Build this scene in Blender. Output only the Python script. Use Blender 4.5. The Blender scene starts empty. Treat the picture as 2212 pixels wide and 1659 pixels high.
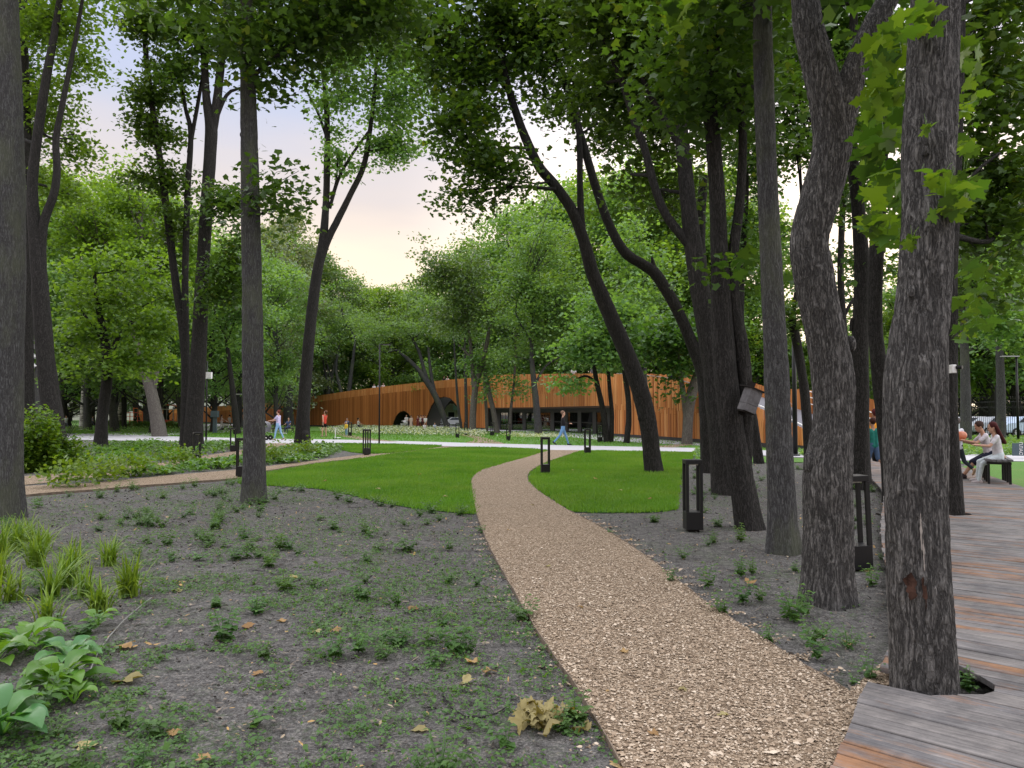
import bpy, bmesh, math, random
import numpy as np
from mathutils import Vector, Matrix

R = math.radians
scene = bpy.context.scene
COL = scene.collection
rng = np.random.default_rng(7)
random.seed(7)

# ------------------------------------------------------------------ camera
CAM_H = 1.7
FPX = 1661.6            # focal length in layout units (frame is 2212 x 1659 layout units)
PITCH = math.atan((890 - 829.5) / FPX)
cam_d = bpy.data.cameras.new('camera')
cam_d.sensor_width = 36.0
cam_d.lens = 36.0 * FPX / 2212.0
cam_d.clip_start = 0.05
cam_d.clip_end = 3000
cam = bpy.data.objects.new('camera', cam_d)
COL.objects.link(cam)
cam.location = (0, 0, CAM_H)
cam.rotation_euler = (math.pi / 2 + PITCH, 0, 0)
scene.camera = cam

# ------------------------------------------------------------------ sky and fill sun
FILL_EL = R(66.0)  # set well above the low evening sun, for the fill lamp
SUN_AZ = R(20.0)         # to the right of straight ahead (+Y)
world = bpy.data.worlds.new('World')
scene.world = world
world.use_nodes = True
wn = world.node_tree
wn.nodes.clear()
def wnode(t, **kw):
    n = wn.nodes.new(t)
    for k, v in kw.items():
        setattr(n, k, v)
    return n
w_out = wnode('ShaderNodeOutputWorld')
w_bg = wnode('ShaderNodeBackground')
w_bg.inputs['Strength'].default_value = 0.056
sky = wnode('ShaderNodeTexSky', sky_type='NISHITA')
sky.sun_disc = False
sky.sun_elevation = FILL_EL
sky.sun_rotation = SUN_AZ
sky.air_density = 1.0
sky.dust_density = 2.0
sky.ozone_density = 1.5
# thin evening cloud veil over the clear sky: lavender overhead, peach low down towards the sun
tc = wnode('ShaderNodeTexCoord')
nrm = wnode('ShaderNodeVectorMath', operation='NORMALIZE')
wn.links.new(tc.outputs['Generated'], nrm.inputs[0])
sep = wnode('ShaderNodeSeparateXYZ')
wn.links.new(nrm.outputs[0], sep.inputs[0])
veil = wnode('ShaderNodeValToRGB')
cr = veil.color_ramp
cr.elements[0].position = 0.0;  cr.elements[0].color = (9.6, 7.8, 5.6, 1)
cr.elements[1].position = 1.0;  cr.elements[1].color = (4.2, 4.6, 6.5, 1)
for p, c in ((0.18, (9.2, 7.5, 5.6, 1)), (0.26, (6.4, 5.6, 5.2, 1)), (0.36, (4.7, 4.95, 6.1, 1)), (0.50, (4.1, 4.7, 6.7, 1))):
    e = cr.elements.new(p); e.color = c
nz = wnode('ShaderNodeTexNoise')
nz.inputs['Scale'].default_value = 2.2
nz.inputs['Detail'].default_value = 4.0
mp = wnode('ShaderNodeMapping')
mp.inputs['Scale'].default_value = (1, 1, 5)
wn.links.new(nrm.outputs[0], mp.inputs['Vector'])
wn.links.new(mp.outputs[0], nz.inputs['Vector'])
mad = wnode('ShaderNodeMath', operation='MULTIPLY_ADD')
mad.inputs[1].default_value = 0.14
wn.links.new(nz.outputs[0], mad.inputs[0])
sub = wnode('ShaderNodeMath', operation='SUBTRACT')
sub.inputs[1].default_value = 0.07
wn.links.new(sep.outputs['Z'], sub.inputs[0])
wn.links.new(sub.outputs[0], mad.inputs[2])
wn.links.new(mad.outputs[0], veil.inputs[0])
# brighter glow of the veil around the hidden sun
sdir = Vector((math.sin(SUN_AZ) * math.cos(FILL_EL), math.cos(SUN_AZ) * math.cos(FILL_EL), math.sin(FILL_EL)))
dot = wnode('ShaderNodeVectorMath', operation='DOT_PRODUCT')
gel, gaz = R(11.0), R(19.5)   # where the cloud is brightest, low over the trees
dot.inputs[1].default_value = (math.sin(gaz) * math.cos(gel), math.cos(gaz) * math.cos(gel), math.sin(gel))
wn.links.new(nrm.outputs[0], dot.inputs[0])
glow = wnode('ShaderNodeMapRange', interpolation_type='SMOOTHSTEP')
glow.inputs['From Min'].default_value = 0.88
glow.inputs['From Max'].default_value = 1.0
glow.inputs['To Min'].default_value = 0.0
glow.inputs['To Max'].default_value = 1.0
wn.links.new(dot.outputs['Value'], glow.inputs['Value'])
gcol = wnode('ShaderNodeMix', data_type='RGBA', blend_type='ADD')
gcol.inputs['Factor'].default_value = 1.0
gscale = wnode('ShaderNodeVectorMath', operation='SCALE')
gscale.inputs[0].default_value = (6.0, 4.8, 3.6)
wn.links.new(glow.outputs[0], gscale.inputs['Scale'])
wn.links.new(veil.outputs[0], gcol.inputs[6])
wn.links.new(gscale.outputs[0], gcol.inputs[7])
wmix = wnode('ShaderNodeMix', data_type='RGBA')
wmix.inputs['Factor'].default_value = 0.92
wn.links.new(sky.outputs[0], wmix.inputs[6])
wn.links.new(gcol.outputs[2], wmix.inputs[7])
wn.links.new(wmix.outputs[2], w_bg.inputs['Color'])
wn.links.new(w_bg.outputs[0], w_out.inputs[0])

fill_sun_d = bpy.data.lights.new('sun', 'SUN')
fill_sun_d.energy = 2.8
fill_sun_d.angle = R(155)  # sun lamp spread very wide and raised, added as unseen sky fill
fill_sun_d.color = (1.0, 0.95, 0.91)
sun = bpy.data.objects.new('sun', fill_sun_d)
COL.objects.link(sun)
sun.rotation_euler = (-sdir).to_track_quat('-Z', 'Y').to_euler()

vs = scene.view_settings
vs.view_transform = 'Standard'
vs.look = 'None'
vs.exposure = 1.38
vs.gamma = 1.0
vs.use_curve_mapping = False
scene.render.engine = 'CYCLES'
scene.cycles.use_denoising = True
scene.cycles.max_bounces = 8
scene.cycles.diffuse_bounces = 4
scene.cycles.transmission_bounces = 5
scene.cycles.transparent_max_bounces = 8
scene.cycles.caustics_reflective = False
scene.cycles.caustics_refractive = False

# ------------------------------------------------------------------ layout helpers
_YK = [-400, 38, 50, 62, 74, 86, 98, 110, 123, 160, 2500]
def _dip(y):
    t = min(max((y - 38) / 85.0, 0), 1)
    return -0.6 * t * t * (3 - 2 * t)
_ZK = [_dip(y) for y in _YK]
def gz(y):
    return np.interp(y, _YK, _ZK)
def ray(u, v):
    a = (u - 1106.0) / FPX; b = (829.5 - v) / FPX
    c, s = math.cos(PITCH), math.sin(PITCH)
    return a, c - b * s, s + b * c
def Q(u, v, d):
    """point at depth d (metres ahead of the camera) seen in direction u, v"""
    x, y, z = ray(u, v); t = d / y
    return Vector((x * t, d, CAM_H + z * t))
def G(u, v, lift=0.0):
    """point of the ground (raised by lift) in direction u, v"""
    x, y, z = ray(u, v)
    if z > -1e-4: z = -1e-4
    d = 30.0
    for _ in range(60):
        t = (float(gz(d)) + lift - CAM_H) / z
        d = 0.5 * d + 0.5 * min(y * t, 400)
    t = d / y
    return Vector((x * t, d, float(gz(d)) + lift))
def PXM(d):
    return FPX / d

def hsh(ix, iy, iz, seed):
    n = (ix * 374761393 + iy * 668265263 + iz * 2147483647 + seed * 1274126177) & 0xffffffff
    n = ((n ^ (n >> 13)) * 1274126177) & 0xffffffff
    n = n ^ (n >> 16)
    return (n & 0xffff) / 65535.0
def vnoise(P, seed=0):
    P = np.asarray(P, dtype=np.float64)
    I = np.floor(P).astype(np.int64); f = P - I; f = f * f * (3 - 2 * f)
    out = 0
    for dx in (0, 1):
        for dy in (0, 1):
            for dz in (0, 1):
                w = (f[..., 0] if dx else 1 - f[..., 0]) * (f[..., 1] if dy else 1 - f[..., 1]) * (f[..., 2] if dz else 1 - f[..., 2])
                out = out + w * hsh(I[..., 0] + dx, I[..., 1] + dy, I[..., 2] + dz, seed)
    return out
def fbm(P, seed=0, octv=3):
    P = np.asarray(P, dtype=np.float64); a, o, s = 0.5, 0, 0
    for k in range(octv):
        o = o + a * vnoise(P * 2 ** k, seed + k); s += a; a *= 0.5
    return o / s
def inpoly(X, Y, poly):
    X = np.asarray(X); Y = np.asarray(Y); ins = np.zeros(X.shape, bool)
    n = len(poly); j = n - 1
    for i in range(n):
        xi, yi = poly[i][0], poly[i][1]; xj, yj = poly[j][0], poly[j][1]
        c = ((yi > Y) != (yj > Y)) & (X < (xj - xi) * (Y - yi) / (yj - yi + 1e-12) + xi)
        ins ^= c; j = i
    return ins

# ------------------------------------------------------------------ object helpers
def link(o, parent=None):
    COL.objects.link(o)
    if parent is not None: o.parent = parent
    return o
def tag(o, label=None, cat=None, group=None, kind=None):
    if label: o['label'] = label
    if cat: o['category'] = cat
    if group: o['group'] = group
    if kind: o['kind'] = kind
    return o
def empty(name, loc, label=None, cat=None, group=None, kind=None, rz=0.0):
    o = bpy.data.objects.new(name, None)
    o.empty_display_size = 0.2
    COL.objects.link(o)
    o.location = loc; o.rotation_euler = (0, 0, rz)
    return tag(o, label, cat, group, kind)
def mesh_np(name, V, F, mats, smooth=False, mi=None, attr=None):
    """mesh from arrays; F is (M,k) or a list of index lists"""
    me = bpy.data.meshes.new(name)
    V = np.asarray(V, dtype=np.float32).reshape(-1, 3)
    if isinstance(F, np.ndarray):
        M, k = F.shape
        me.vertices.add(len(V)); me.vertices.foreach_set('co', V.ravel())
        me.loops.add(M * k); me.loops.foreach_set('vertex_index', F.astype(np.int32).ravel())
        me.polygons.add(M)
        me.polygons.foreach_set('loop_start', np.arange(0, M * k, k, dtype=np.int32))
        me.polygons.foreach_set('loop_total', np.full(M, k, dtype=np.int32))
        me.update(calc_edges=True)
    else:
        me.from_pydata([tuple(map(float, v)) for v in V], [], F)
        me.update()
    for m in (mats if isinstance(mats, (list, tuple)) else [mats]):
        me.materials.append(m)
    if mi is not None:
        me.polygons.foreach_set('material_index', np.asarray(mi, dtype=np.int32))
    if smooth:
        me.polygons.foreach_set('use_smooth', np.ones(len(me.polygons), bool))
    if attr is not None:
        a = me.attributes.new('tint', 'FLOAT', 'POINT')
        a.data.foreach_set('value', np.asarray(attr, dtype=np.float32))
    return me
def obj(name, me, parent=None, loc=None):
    o = bpy.data.objects.new(name, me)
    link(o, parent)
    if loc is not None: o.location = loc
    return o
class MB:
    """collects simple solids into one mesh"""
    def __init__(s): s.v = []; s.f = []
    def add(s, V, F):
        b = len(s.v); s.v += [tuple(p) for p in V]; s.f += [[i + b for i in f] for f in F]; return s
    def box(s, c, size, rz=0.0, M=None):
        hx, hy, hz = size[0] / 2, size[1] / 2, size[2] / 2
        P = [Vector((x, y, z)) for x in (-hx, hx) for y in (-hy, hy) for z in (-hz, hz)]
        m = Matrix.Rotation(rz, 3, 'Z') if M is None else M
        return s.add([m @ p + Vector(c) for p in P], [[0, 1, 3, 2], [4, 6, 7, 5], [0, 4, 5, 1], [2, 3, 7, 6], [0, 2, 6, 4], [1, 5, 7, 3]])
    def tube(s, pts, rad, n=8, cap=True):
        pts = [Vector(p) for p in pts]
        if not isinstance(rad, (list, tuple)): rad = [rad] * len(pts)
        V = []; F = []
        up = Vector((0, 0, 1))
        for i, p in enumerate(pts):
            t = (pts[min(i + 1, len(pts) - 1)] - pts[max(i - 1, 0)]).normalized()
            a = t.cross(up if abs(t.z) < 0.95 else Vector((1, 0, 0))).normalized(); b = t.cross(a)
            for k in range(n):
                an = 2 * math.pi * k / n
                V.append(p + (a * math.cos(an) + b * math.sin(an)) * rad[i])
        for i in range(len(pts) - 1):
            for k in range(n):
                F.append([i * n + k, i * n + (k + 1) % n, (i + 1) * n + (k + 1) % n, (i + 1) * n + k])
        if cap:
            F.append(list(range(n))[::-1]); F.append([(len(pts) - 1) * n + k for k in range(n)])
        return s.add(V, F)
    def lathe(s, prof, c=(0, 0, 0), n=16, M=None):
        V = []; F = []
        for r, z in prof:
            for k in range(n):
                an = 2 * math.pi * k / n; p = Vector((r * math.cos(an), r * math.sin(an), z))
                V.append((M @ p if M else p) + Vector(c))
        for i in range(len(prof) - 1):
            for k in range(n):
                F.append([i * n + k, i * n + (k + 1) % n, (i + 1) * n + (k + 1) % n, (i + 1) * n + k])
        F.append(list(range(n))[::-1]); F.append([(len(prof) - 1) * n + k for k in range(n)])
        return s.add(V, F)
    def mesh(s, name, mat, smooth=False):
        return mesh_np(name, s.v, s.f, mat, smooth)
    def build(s, name, mat, parent=None, loc=None, smooth=False, bevel=0.0):
        o = obj(name, s.mesh(name, mat, smooth), parent, loc)
        if bevel:
            m = o.modifiers.new('bevel', 'BEVEL'); m.width = bevel; m.segments = 2; m.limit_method = 'ANGLE'
        return o
def copy_tree(o, parent=None):
    c = o.copy(); COL.objects.link(c); c.parent = parent
    for ch in list(o.children): copy_tree(ch, c)
    return c
def catmull(pts, n):
    """pts (k, m) -> resampled smooth curve with n points"""
    P = np.asarray(pts, dtype=float)
    if len(P) == 2:
        t = np.linspace(0, 1, n)[:, None]; return P[0] * (1 - t) + P[1] * t
    P = np.vstack([2 * P[0] - P[1], P, 2 * P[-1] - P[-2]])
    seg = len(P) - 3
    d = np.linalg.norm(np.diff(P[1:-1, :3], axis=0), axis=1); cum = np.concatenate([[0], np.cumsum(d)])
    s = np.linspace(0, cum[-1], n); out = []
    for x in s:
        i = min(np.searchsorted(cum, x, side='right') - 1, seg - 1); i = max(i, 0)
        t = (x - cum[i]) / max(d[i], 1e-9)
        p0, p1, p2, p3 = P[i], P[i + 1], P[i + 2], P[i + 3]
        out.append(0.5 * (2 * p1 + (p2 - p0) * t + (2 * p0 - 5 * p1 + 4 * p2 - p3) * t * t + (3 * p1 - p0 - 3 * p2 + p3) * t ** 3))
    return np.array(out)

# ------------------------------------------------------------------ materials
class NT:
    def __init__(s, name, rough=0.8, spec=0.3):
        s.m = bpy.data.materials.new(name); s.m.use_nodes = True
        s.t = s.m.node_tree; s.t.nodes.clear()
        s.out = s.n('ShaderNodeOutputMaterial'); s.b = s.n('ShaderNodeBsdfPrincipled')
        s.b.inputs['Roughness'].default_value = rough
        s.b.inputs['Specular IOR Level'].default_value = spec
        s.l(s.b.outputs[0], s.out.inputs[0])
    def n(s, t, **kw):
        x = s.t.nodes.new(t)
        for k, v in kw.items(): setattr(x, k, v)
        return x
    def l(s, a, b): s.t.links.new(a, b)
    def coord(s, kind='Object', scale=(1, 1, 1), loc=None):
        c = s.n('ShaderNodeTexCoord'); m = s.n('ShaderNodeMapping'); m.inputs['Scale'].default_value = scale
        s.l(c.outputs[kind], m.inputs[0]); return m.outputs[0]
    def pos(s, scale=(1, 1, 1)):
        c = s.n('ShaderNodeNewGeometry'); m = s.n('ShaderNodeMapping'); m.inputs['Scale'].default_value = scale
        s.l(c.outputs['Position'], m.inputs[0]); return m.outputs[0]
    def noise(s, vec, scale, detail=4, rough=0.6, dist=0.0):
        x = s.n('ShaderNodeTexNoise'); x.inputs['Scale'].default_value = scale; x.inputs['Detail'].default_value = detail
        x.inputs['Roughness'].default_value = rough; x.inputs['Distortion'].default_value = dist
        if vec is not None: s.l(vec, x.inputs['Vector'])
        return x.outputs[0]
    def voro(s, vec, scale, feature='F1', out='Distance'):
        x = s.n('ShaderNodeTexVoronoi', feature=feature); x.inputs['Scale'].default_value = scale
        s.l(vec, x.inputs['Vector']); return x.outputs[out]
    def ramp(s, fac, stops):
        x = s.n('ShaderNodeValToRGB'); e = x.color_ramp.elements
        e[0].position, e[0].color = stops[0][0], (*stops[0][1], 1); e[1].position, e[1].color = stops[-1][0], (*stops[-1][1], 1)
        for p, c in stops[1:-1]:
            k = e.new(p); k.color = (*c, 1)
        s.l(fac, x.inputs[0]); return x.outputs[0]
    def mix(s, fac, a, b, blend='MIX'):
        x = s.n('ShaderNodeMix', data_type='RGBA', blend_type=blend)
        for i, v in ((0, fac), (6, a), (7, b)):
            if isinstance(v, (int, float)): x.inputs[i].default_value = v
            elif isinstance(v, tuple): x.inputs[i].default_value = (*v, 1)
            else: s.l(v, x.inputs[i])
        return x.outputs[2]
    def math(s, op, a, b=None):
        x = s.n('ShaderNodeMath', operation=op)
        for i, v in ((0, a), (1, b)):
            if v is None: continue
            if isinstance(v, (int, float)): x.inputs[i].default_value = v
            else: s.l(v, x.inputs[i])
        return x.outputs[0]
    def bump(s, h, strength=0.5, dist=0.02, prev=None):
        x = s.n('ShaderNodeBump'); x.inputs['Strength'].default_value = strength; x.inputs['Distance'].default_value = dist
        s.l(h, x.inputs['Height'])
        if prev is not None: s.l(prev, x.inputs['Normal'])
        return x.outputs[0]
    def color(s, c):
        if isinstance(c, tuple): s.b.inputs['Base Color'].default_value = (*c, 1)
        else: s.l(c, s.b.inputs['Base Color'])
        return s
    def normal(s, n): s.l(n, s.b.inputs['Normal']); return s
    def orand(s): return s.n('ShaderNodeObjectInfo').outputs['Random']
    def attr(s, name):
        x = s.n('ShaderNodeAttribute'); x.attribute_name = name; return x.outputs['Fac']

MT = {}
def plain(name, c, rough=0.6, spec=0.4, var=0.12, metal=0.0):
    t = NT(name, rough, spec); v = t.coord()
    nz = t.noise(v, 14, 4)
    lo = tuple(x * (1 - var) for x in c); hi = tuple(min(x * (1 + var), 1) for x in c)
    t.color(t.ramp(nz, [(0.3, lo), (0.7, hi)])); t.b.inputs['Metallic'].default_value = metal
    MT[name] = t.m; return t.m
def bark(name, dark, light, sc=1.0, bumpd=0.02, patch=None, moss=None):
    t = NT(name, 0.92, 0.15)
    def warped(scale, amt, wsc):
        vv = t.n('ShaderNodeVectorMath', operation='ADD'); t.l(t.coord('Object', scale), vv.inputs[0])
        wc = t.n('ShaderNodeTexNoise'); wc.inputs['Scale'].default_value = 1.0; wc.inputs['Detail'].default_value = 3; t.l(t.coord('Object', wsc), wc.inputs['Vector'])
        ws = t.n('ShaderNodeVectorMath', operation='SCALE'); ws.inputs['Scale'].default_value = amt; t.l(wc.outputs['Color'], ws.inputs[0]); t.l(ws.outputs[0], vv.inputs[1]); return vv.outputs[0]
    def ridge(vec, detail):
        n = t.noise(vec, 1.0, detail, 0.55); a = t.math('ABSOLUTE', t.math('SUBTRACT', n, 0.5)); m = t.n('ShaderNodeMapRange'); m.inputs['From Max'].default_value = 0.16; t.l(a, m.inputs[0]); return m.outputs[0]
    r1 = ridge(warped((34 * sc, 34 * sc, 4.2 * sc), 2.5, (7, 7, 5)), 2)
    r2 = ridge(warped((62 * sc, 62 * sc, 11 * sc), 2.0, (15, 15, 12)), 2)
    fine = t.noise(t.coord('Object', (120 * sc, 120 * sc, 50 * sc)), 1.0, 4, 0.7)
    h = t.math('ADD', t.math('MULTIPLY', r1, 0.45), t.math('ADD', t.math('MULTIPLY', r2, 0.3), t.math('MULTIPLY', fine, 0.35)))
    mid = tuple((a * 0.5 + b * 0.5) for a, b in zip(dark, light))
    c = t.ramp(h, [(0.15, tuple(x * 0.4 for x in dark)), (0.42, dark), (0.72, mid), (0.98, light)])
    big = t.noise(t.coord('Object', (2.6, 2.6, 1.0)), 1.0, 5, 0.65)
    c = t.mix(t.math('MULTIPLY', big, 0.55), c, tuple(x * 0.85 for x in dark))
    if patch:
        pm = t.ramp(t.noise(t.coord('Object', (4.2, 4.2, 1.9)), 1.0, 7, 0.72), [(0.58, (0, 0, 0)), (0.68, (1, 1, 1))])
        c = t.mix(t.math('MULTIPLY', pm, t.math('MULTIPLY', r1, 0.7)), c, patch)
    if moss:
        mm = t.ramp(t.noise(t.coord('Object', (1.3, 1.3, 0.6)), 1.0, 5, 0.65), [(0.48, (0, 0, 0)), (0.62, (1, 1, 1))])
        c = t.mix(t.math('MULTIPLY', mm, 0.5), c, moss)
    t.color(c)
    t.normal(t.bump(h, 0.9, bumpd))
    MT[name] = t.m; return t.m
def leafmat(name, a, b, trans=0.42, yellow=None, gloss=0.45):
    t = NT(name, gloss, 0.35)
    tint = t.attr('tint')
    c = t.mix(tint, a, b)
    orr = t.orand()
    c = t.mix(t.math('MULTIPLY', orr, 0.45), c, tuple(x * 0.72 + 0.02 * (i == 0) for i, x in enumerate(b)))
    if yellow:
        ys = t.ramp(tint, [(0.86, (0, 0, 0)), (0.95, (1, 1, 1))]); c = t.mix(t.math('MULTIPLY', ys, 0.7), c, yellow)
    t.color(c)
    tr = t.n('ShaderNodeBsdfTranslucent')
    if name == 'grass_blade':
        wv = t.ramp(t.noise(t.pos(), 0.55, 5, 0.7), [(0.42, (0, 0, 0)), (0.68, (1, 1, 1))]); c = t.mix(t.math('MULTIPLY', wv, 0.55), c, (0.16, 0.25, 0.055)); t.color(c)
    tcx = t.mix(1.0, c, (1.25, 1.15, 0.35), 'MULTIPLY')
    gain = t.n('ShaderNodeVectorMath', operation='SCALE'); gain.inputs['Scale'].default_value = 1.4
    t.l(tcx, gain.inputs[0]); t.l(gain.outputs[0], tr.inputs['Color'])
    ms = t.n('ShaderNodeMixShader'); ms.inputs[0].default_value = trans
    t.l(t.b.outputs[0], ms.inputs[1]); t.l(tr.outputs[0], ms.inputs[2]); t.l(ms.outputs[0], t.out.inputs[0])
    MT[name] = t.m; return t.m

bark('bark_maple', (0.050, 0.048, 0.047), (0.215, 0.208, 0.20), 1.0, 0.02, patch=(0.27, 0.26, 0.255))
bark('bark_grey', (0.048, 0.048, 0.049), (0.145, 0.146, 0.148), 1.2, 0.014, moss=(0.085, 0.095, 0.06))
bark('bark_dark', (0.023, 0.022, 0.021), (0.075, 0.071, 0.068), 1.0, 0.02)
bark('bark_pale', (0.11, 0.10, 0.09), (0.24, 0.225, 0.205), 0.8, 0.02)
def birch():
    t = NT('bark_birch', 0.7, 0.3)
    n = t.noise(t.coord('Object', (1.5, 1.5, 7)), 1.0, 6, 0.7)
    t.color(t.ramp(n, [(0.42, (0.04, 0.037, 0.035)), (0.52, (0.42, 0.41, 0.39)), (0.8, (0.5, 0.49, 0.47))])); MT['bark_birch'] = t.m
birch()
leafmat('leaf_maple', (0.025, 0.072, 0.015), (0.062, 0.140, 0.023), 0.42, yellow=(0.13, 0.17, 0.02))
leafmat('leaf_linden', (0.070, 0.165, 0.050), (0.155, 0.285, 0.092), 0.45)
leafmat('leaf_yellowgreen', (0.070, 0.160, 0.024), (0.155, 0.27, 0.042), 0.48)
leafmat('leaf_bluegreen', (0.050, 0.105, 0.036), (0.10, 0.18, 0.058), 0.4)
leafmat('leaf_silver', (0.09, 0.14, 0.08), (0.17, 0.23, 0.14), 0.35)
leafmat('leaf_fresh', (0.055, 0.14, 0.02), (0.115, 0.21, 0.025), 0.40)
leafmat('leaf_hosta', (0.045, 0.135, 0.02), (0.12, 0.26, 0.035), 0.35, gloss=0.35)
leafmat('leaf_hosta_blue', (0.05, 0.16, 0.05), (0.10, 0.24, 0.07), 0.35, gloss=0.35)
leafmat('leaf_weed', (0.035, 0.100, 0.028), (0.090, 0.190, 0.045), 0.38)
leafmat('leaf_daylily', (0.055, 0.13, 0.015), (0.17, 0.27, 0.03), 0.35)
leafmat('leaf_fern', (0.045, 0.12, 0.012), (0.13, 0.22, 0.02), 0.42)
leafmat('grass_blade', (0.042, 0.145, 0.012), (0.115, 0.28, 0.026), 0.42, gloss=0.6)
leafmat('flower_white', (0.30, 0.36, 0.26), (0.55, 0.6, 0.48), 0.3)
leafmat('leaf_dry', (0.20, 0.11, 0.045), (0.38, 0.26, 0.11), 0.2, gloss=0.8)
leafmat('leaf_straw', (0.20, 0.17, 0.07), (0.33, 0.29, 0.13), 0.2, gloss=0.8)

def soil():
    t = NT('soil', 0.97, 0.1); p = t.pos()
    a = t.noise(p, 55, 6, 0.75); b = t.noise(p, 1.1, 5, 0.6); c = t.voro(p, 70)
    col = t.ramp(a, [(0.32, (0.032, 0.031, 0.030)), (0.47, (0.105, 0.102, 0.098)), (0.59, (0.20, 0.193, 0.184)), (0.73, (0.37, 0.35, 0.325))])
    col = t.mix(t.math('MULTIPLY', b, 0.5), col, (0.060, 0.058, 0.056))
    mm = t.ramp(t.noise(p, 11, 7, 0.8), [(0.36, (0.45, 0.44, 0.43)), (0.52, (1, 1, 1)), (0.68, (1.5, 1.45, 1.36))]); col = t.mix(1.0, col, mm, 'MULTIPLY')
    g = t.ramp(t.noise(p, 0.9, 6, 0.72), [(0.50, (0, 0, 0)), (0.66, (1, 1, 1))])
    g2 = t.ramp(t.noise(p, 34, 3), [(0.45, (0, 0, 0)), (0.6, (1, 1, 1))])
    col = t.mix(t.math('MULTIPLY', t.math('MULTIPLY', g, g2), 0.75), col, (0.065, 0.115, 0.035))
    t.color(col); h = t.math('ADD', a, t.math('MULTIPLY', c, 0.6))
    t.normal(t.bump(h, 0.8, 0.025)); MT['soil'] = t.m
soil()
def gravel():
    t = NT('gravel', 0.95, 0.15); p = t.pos()
    x = t.n('ShaderNodeTexVoronoi', feature='F1'); x.inputs['Scale'].default_value = 62; t.l(p, x.inputs['Vector'])
    sepc = t.n('ShaderNodeSeparateColor'); t.l(x.outputs['Color'], sepc.inputs[0])
    col = t.ramp(sepc.outputs[0], [(0.0, (0.09, 0.064, 0.042)), (0.4, (0.23, 0.172, 0.118)), (0.75, (0.37, 0.295, 0.215)), (1.0, (0.52, 0.44, 0.34))])
    gap = t.ramp(x.outputs['Distance'], [(0.45, (1, 1, 1)), (0.8, (0.35, 0.3, 0.25))])
    col = t.mix(1.0, col, gap, 'MULTIPLY')
    b = t.noise(p, 1.4, 4); col = t.mix(t.math('MULTIPLY', b, 0.4), col, (0.30, 0.225, 0.15))
    t.color(col); inv = t.math('SUBTRACT', 1.0, x.outputs['Distance'])
    t.normal(t.bump(inv, 0.9, 0.02)); MT['gravel'] = t.m
gravel()
def pebble():
    t = NT('pebble', 0.85, 0.25)
    c = t.ramp(t.attr('tint'), [(0.0, (0.06, 0.042, 0.028)), (0.35, (0.20, 0.148, 0.10)), (0.7, (0.36, 0.285, 0.205)), (1.0, (0.55, 0.47, 0.37))])
    c = t.mix(t.math('MULTIPLY', t.noise(t.pos(), 90, 3), 0.35), c, (0.24, 0.17, 0.11)); t.color(c); MT['pebble'] = t.m
pebble()
def litter():
    t = NT('litter', 0.95, 0.1)
    t.color(t.ramp(t.attr('tint'), [(0.0, (0.028, 0.025, 0.024)), (0.45, (0.09, 0.08, 0.072)), (0.8, (0.17, 0.145, 0.12)), (0.93, (0.30, 0.25, 0.19)), (1.0, (0.36, 0.24, 0.10))])); MT['litter'] = t.m
litter()
def paving():
    t = NT('paving', 0.9, 0.2); p = t.pos()
    a = t.noise(p, 60, 4); b = t.noise(p, 0.35, 4)
    c = t.ramp(a, [(0.3, (0.33, 0.327, 0.345)), (0.7, (0.42, 0.416, 0.435))]); c = t.mix(t.math('MULTIPLY', b, 0.35), c, (0.33, 0.325, 0.335))
    t.color(c); MT['paving'] = t.m
paving()
def lawnmat(name, a, b, far=False):
    t = NT(name, 0.95, 0.1); p = t.pos()
    n = t.noise(p, 45, 5, 0.75); w = t.noise(p, 0.8, 4)
    c = t.ramp(n, [(0.3, tuple(x * 0.6 for x in a)), (0.65, b)]); c = t.mix(t.math('MULTIPLY', w, 0.5), c, a)
    if far:
        y = t.ramp(t.noise(p, 0.25, 5, 0.7), [(0.52, (0, 0, 0)), (0.72, (1, 1, 1))]); c = t.mix(t.math('MULTIPLY', y, 0.4), c, (0.17, 0.15, 0.07))
    t.color(c); t.normal(t.bump(n, 0.6, 0.04)); MT[name] = t.m
lawnmat('lawn_soil', (0.030, 0.085, 0.010), (0.050, 0.14, 0.014))
lawnmat('lawn_park', (0.075, 0.165, 0.035), (0.12, 0.24, 0.055), True)
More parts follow.
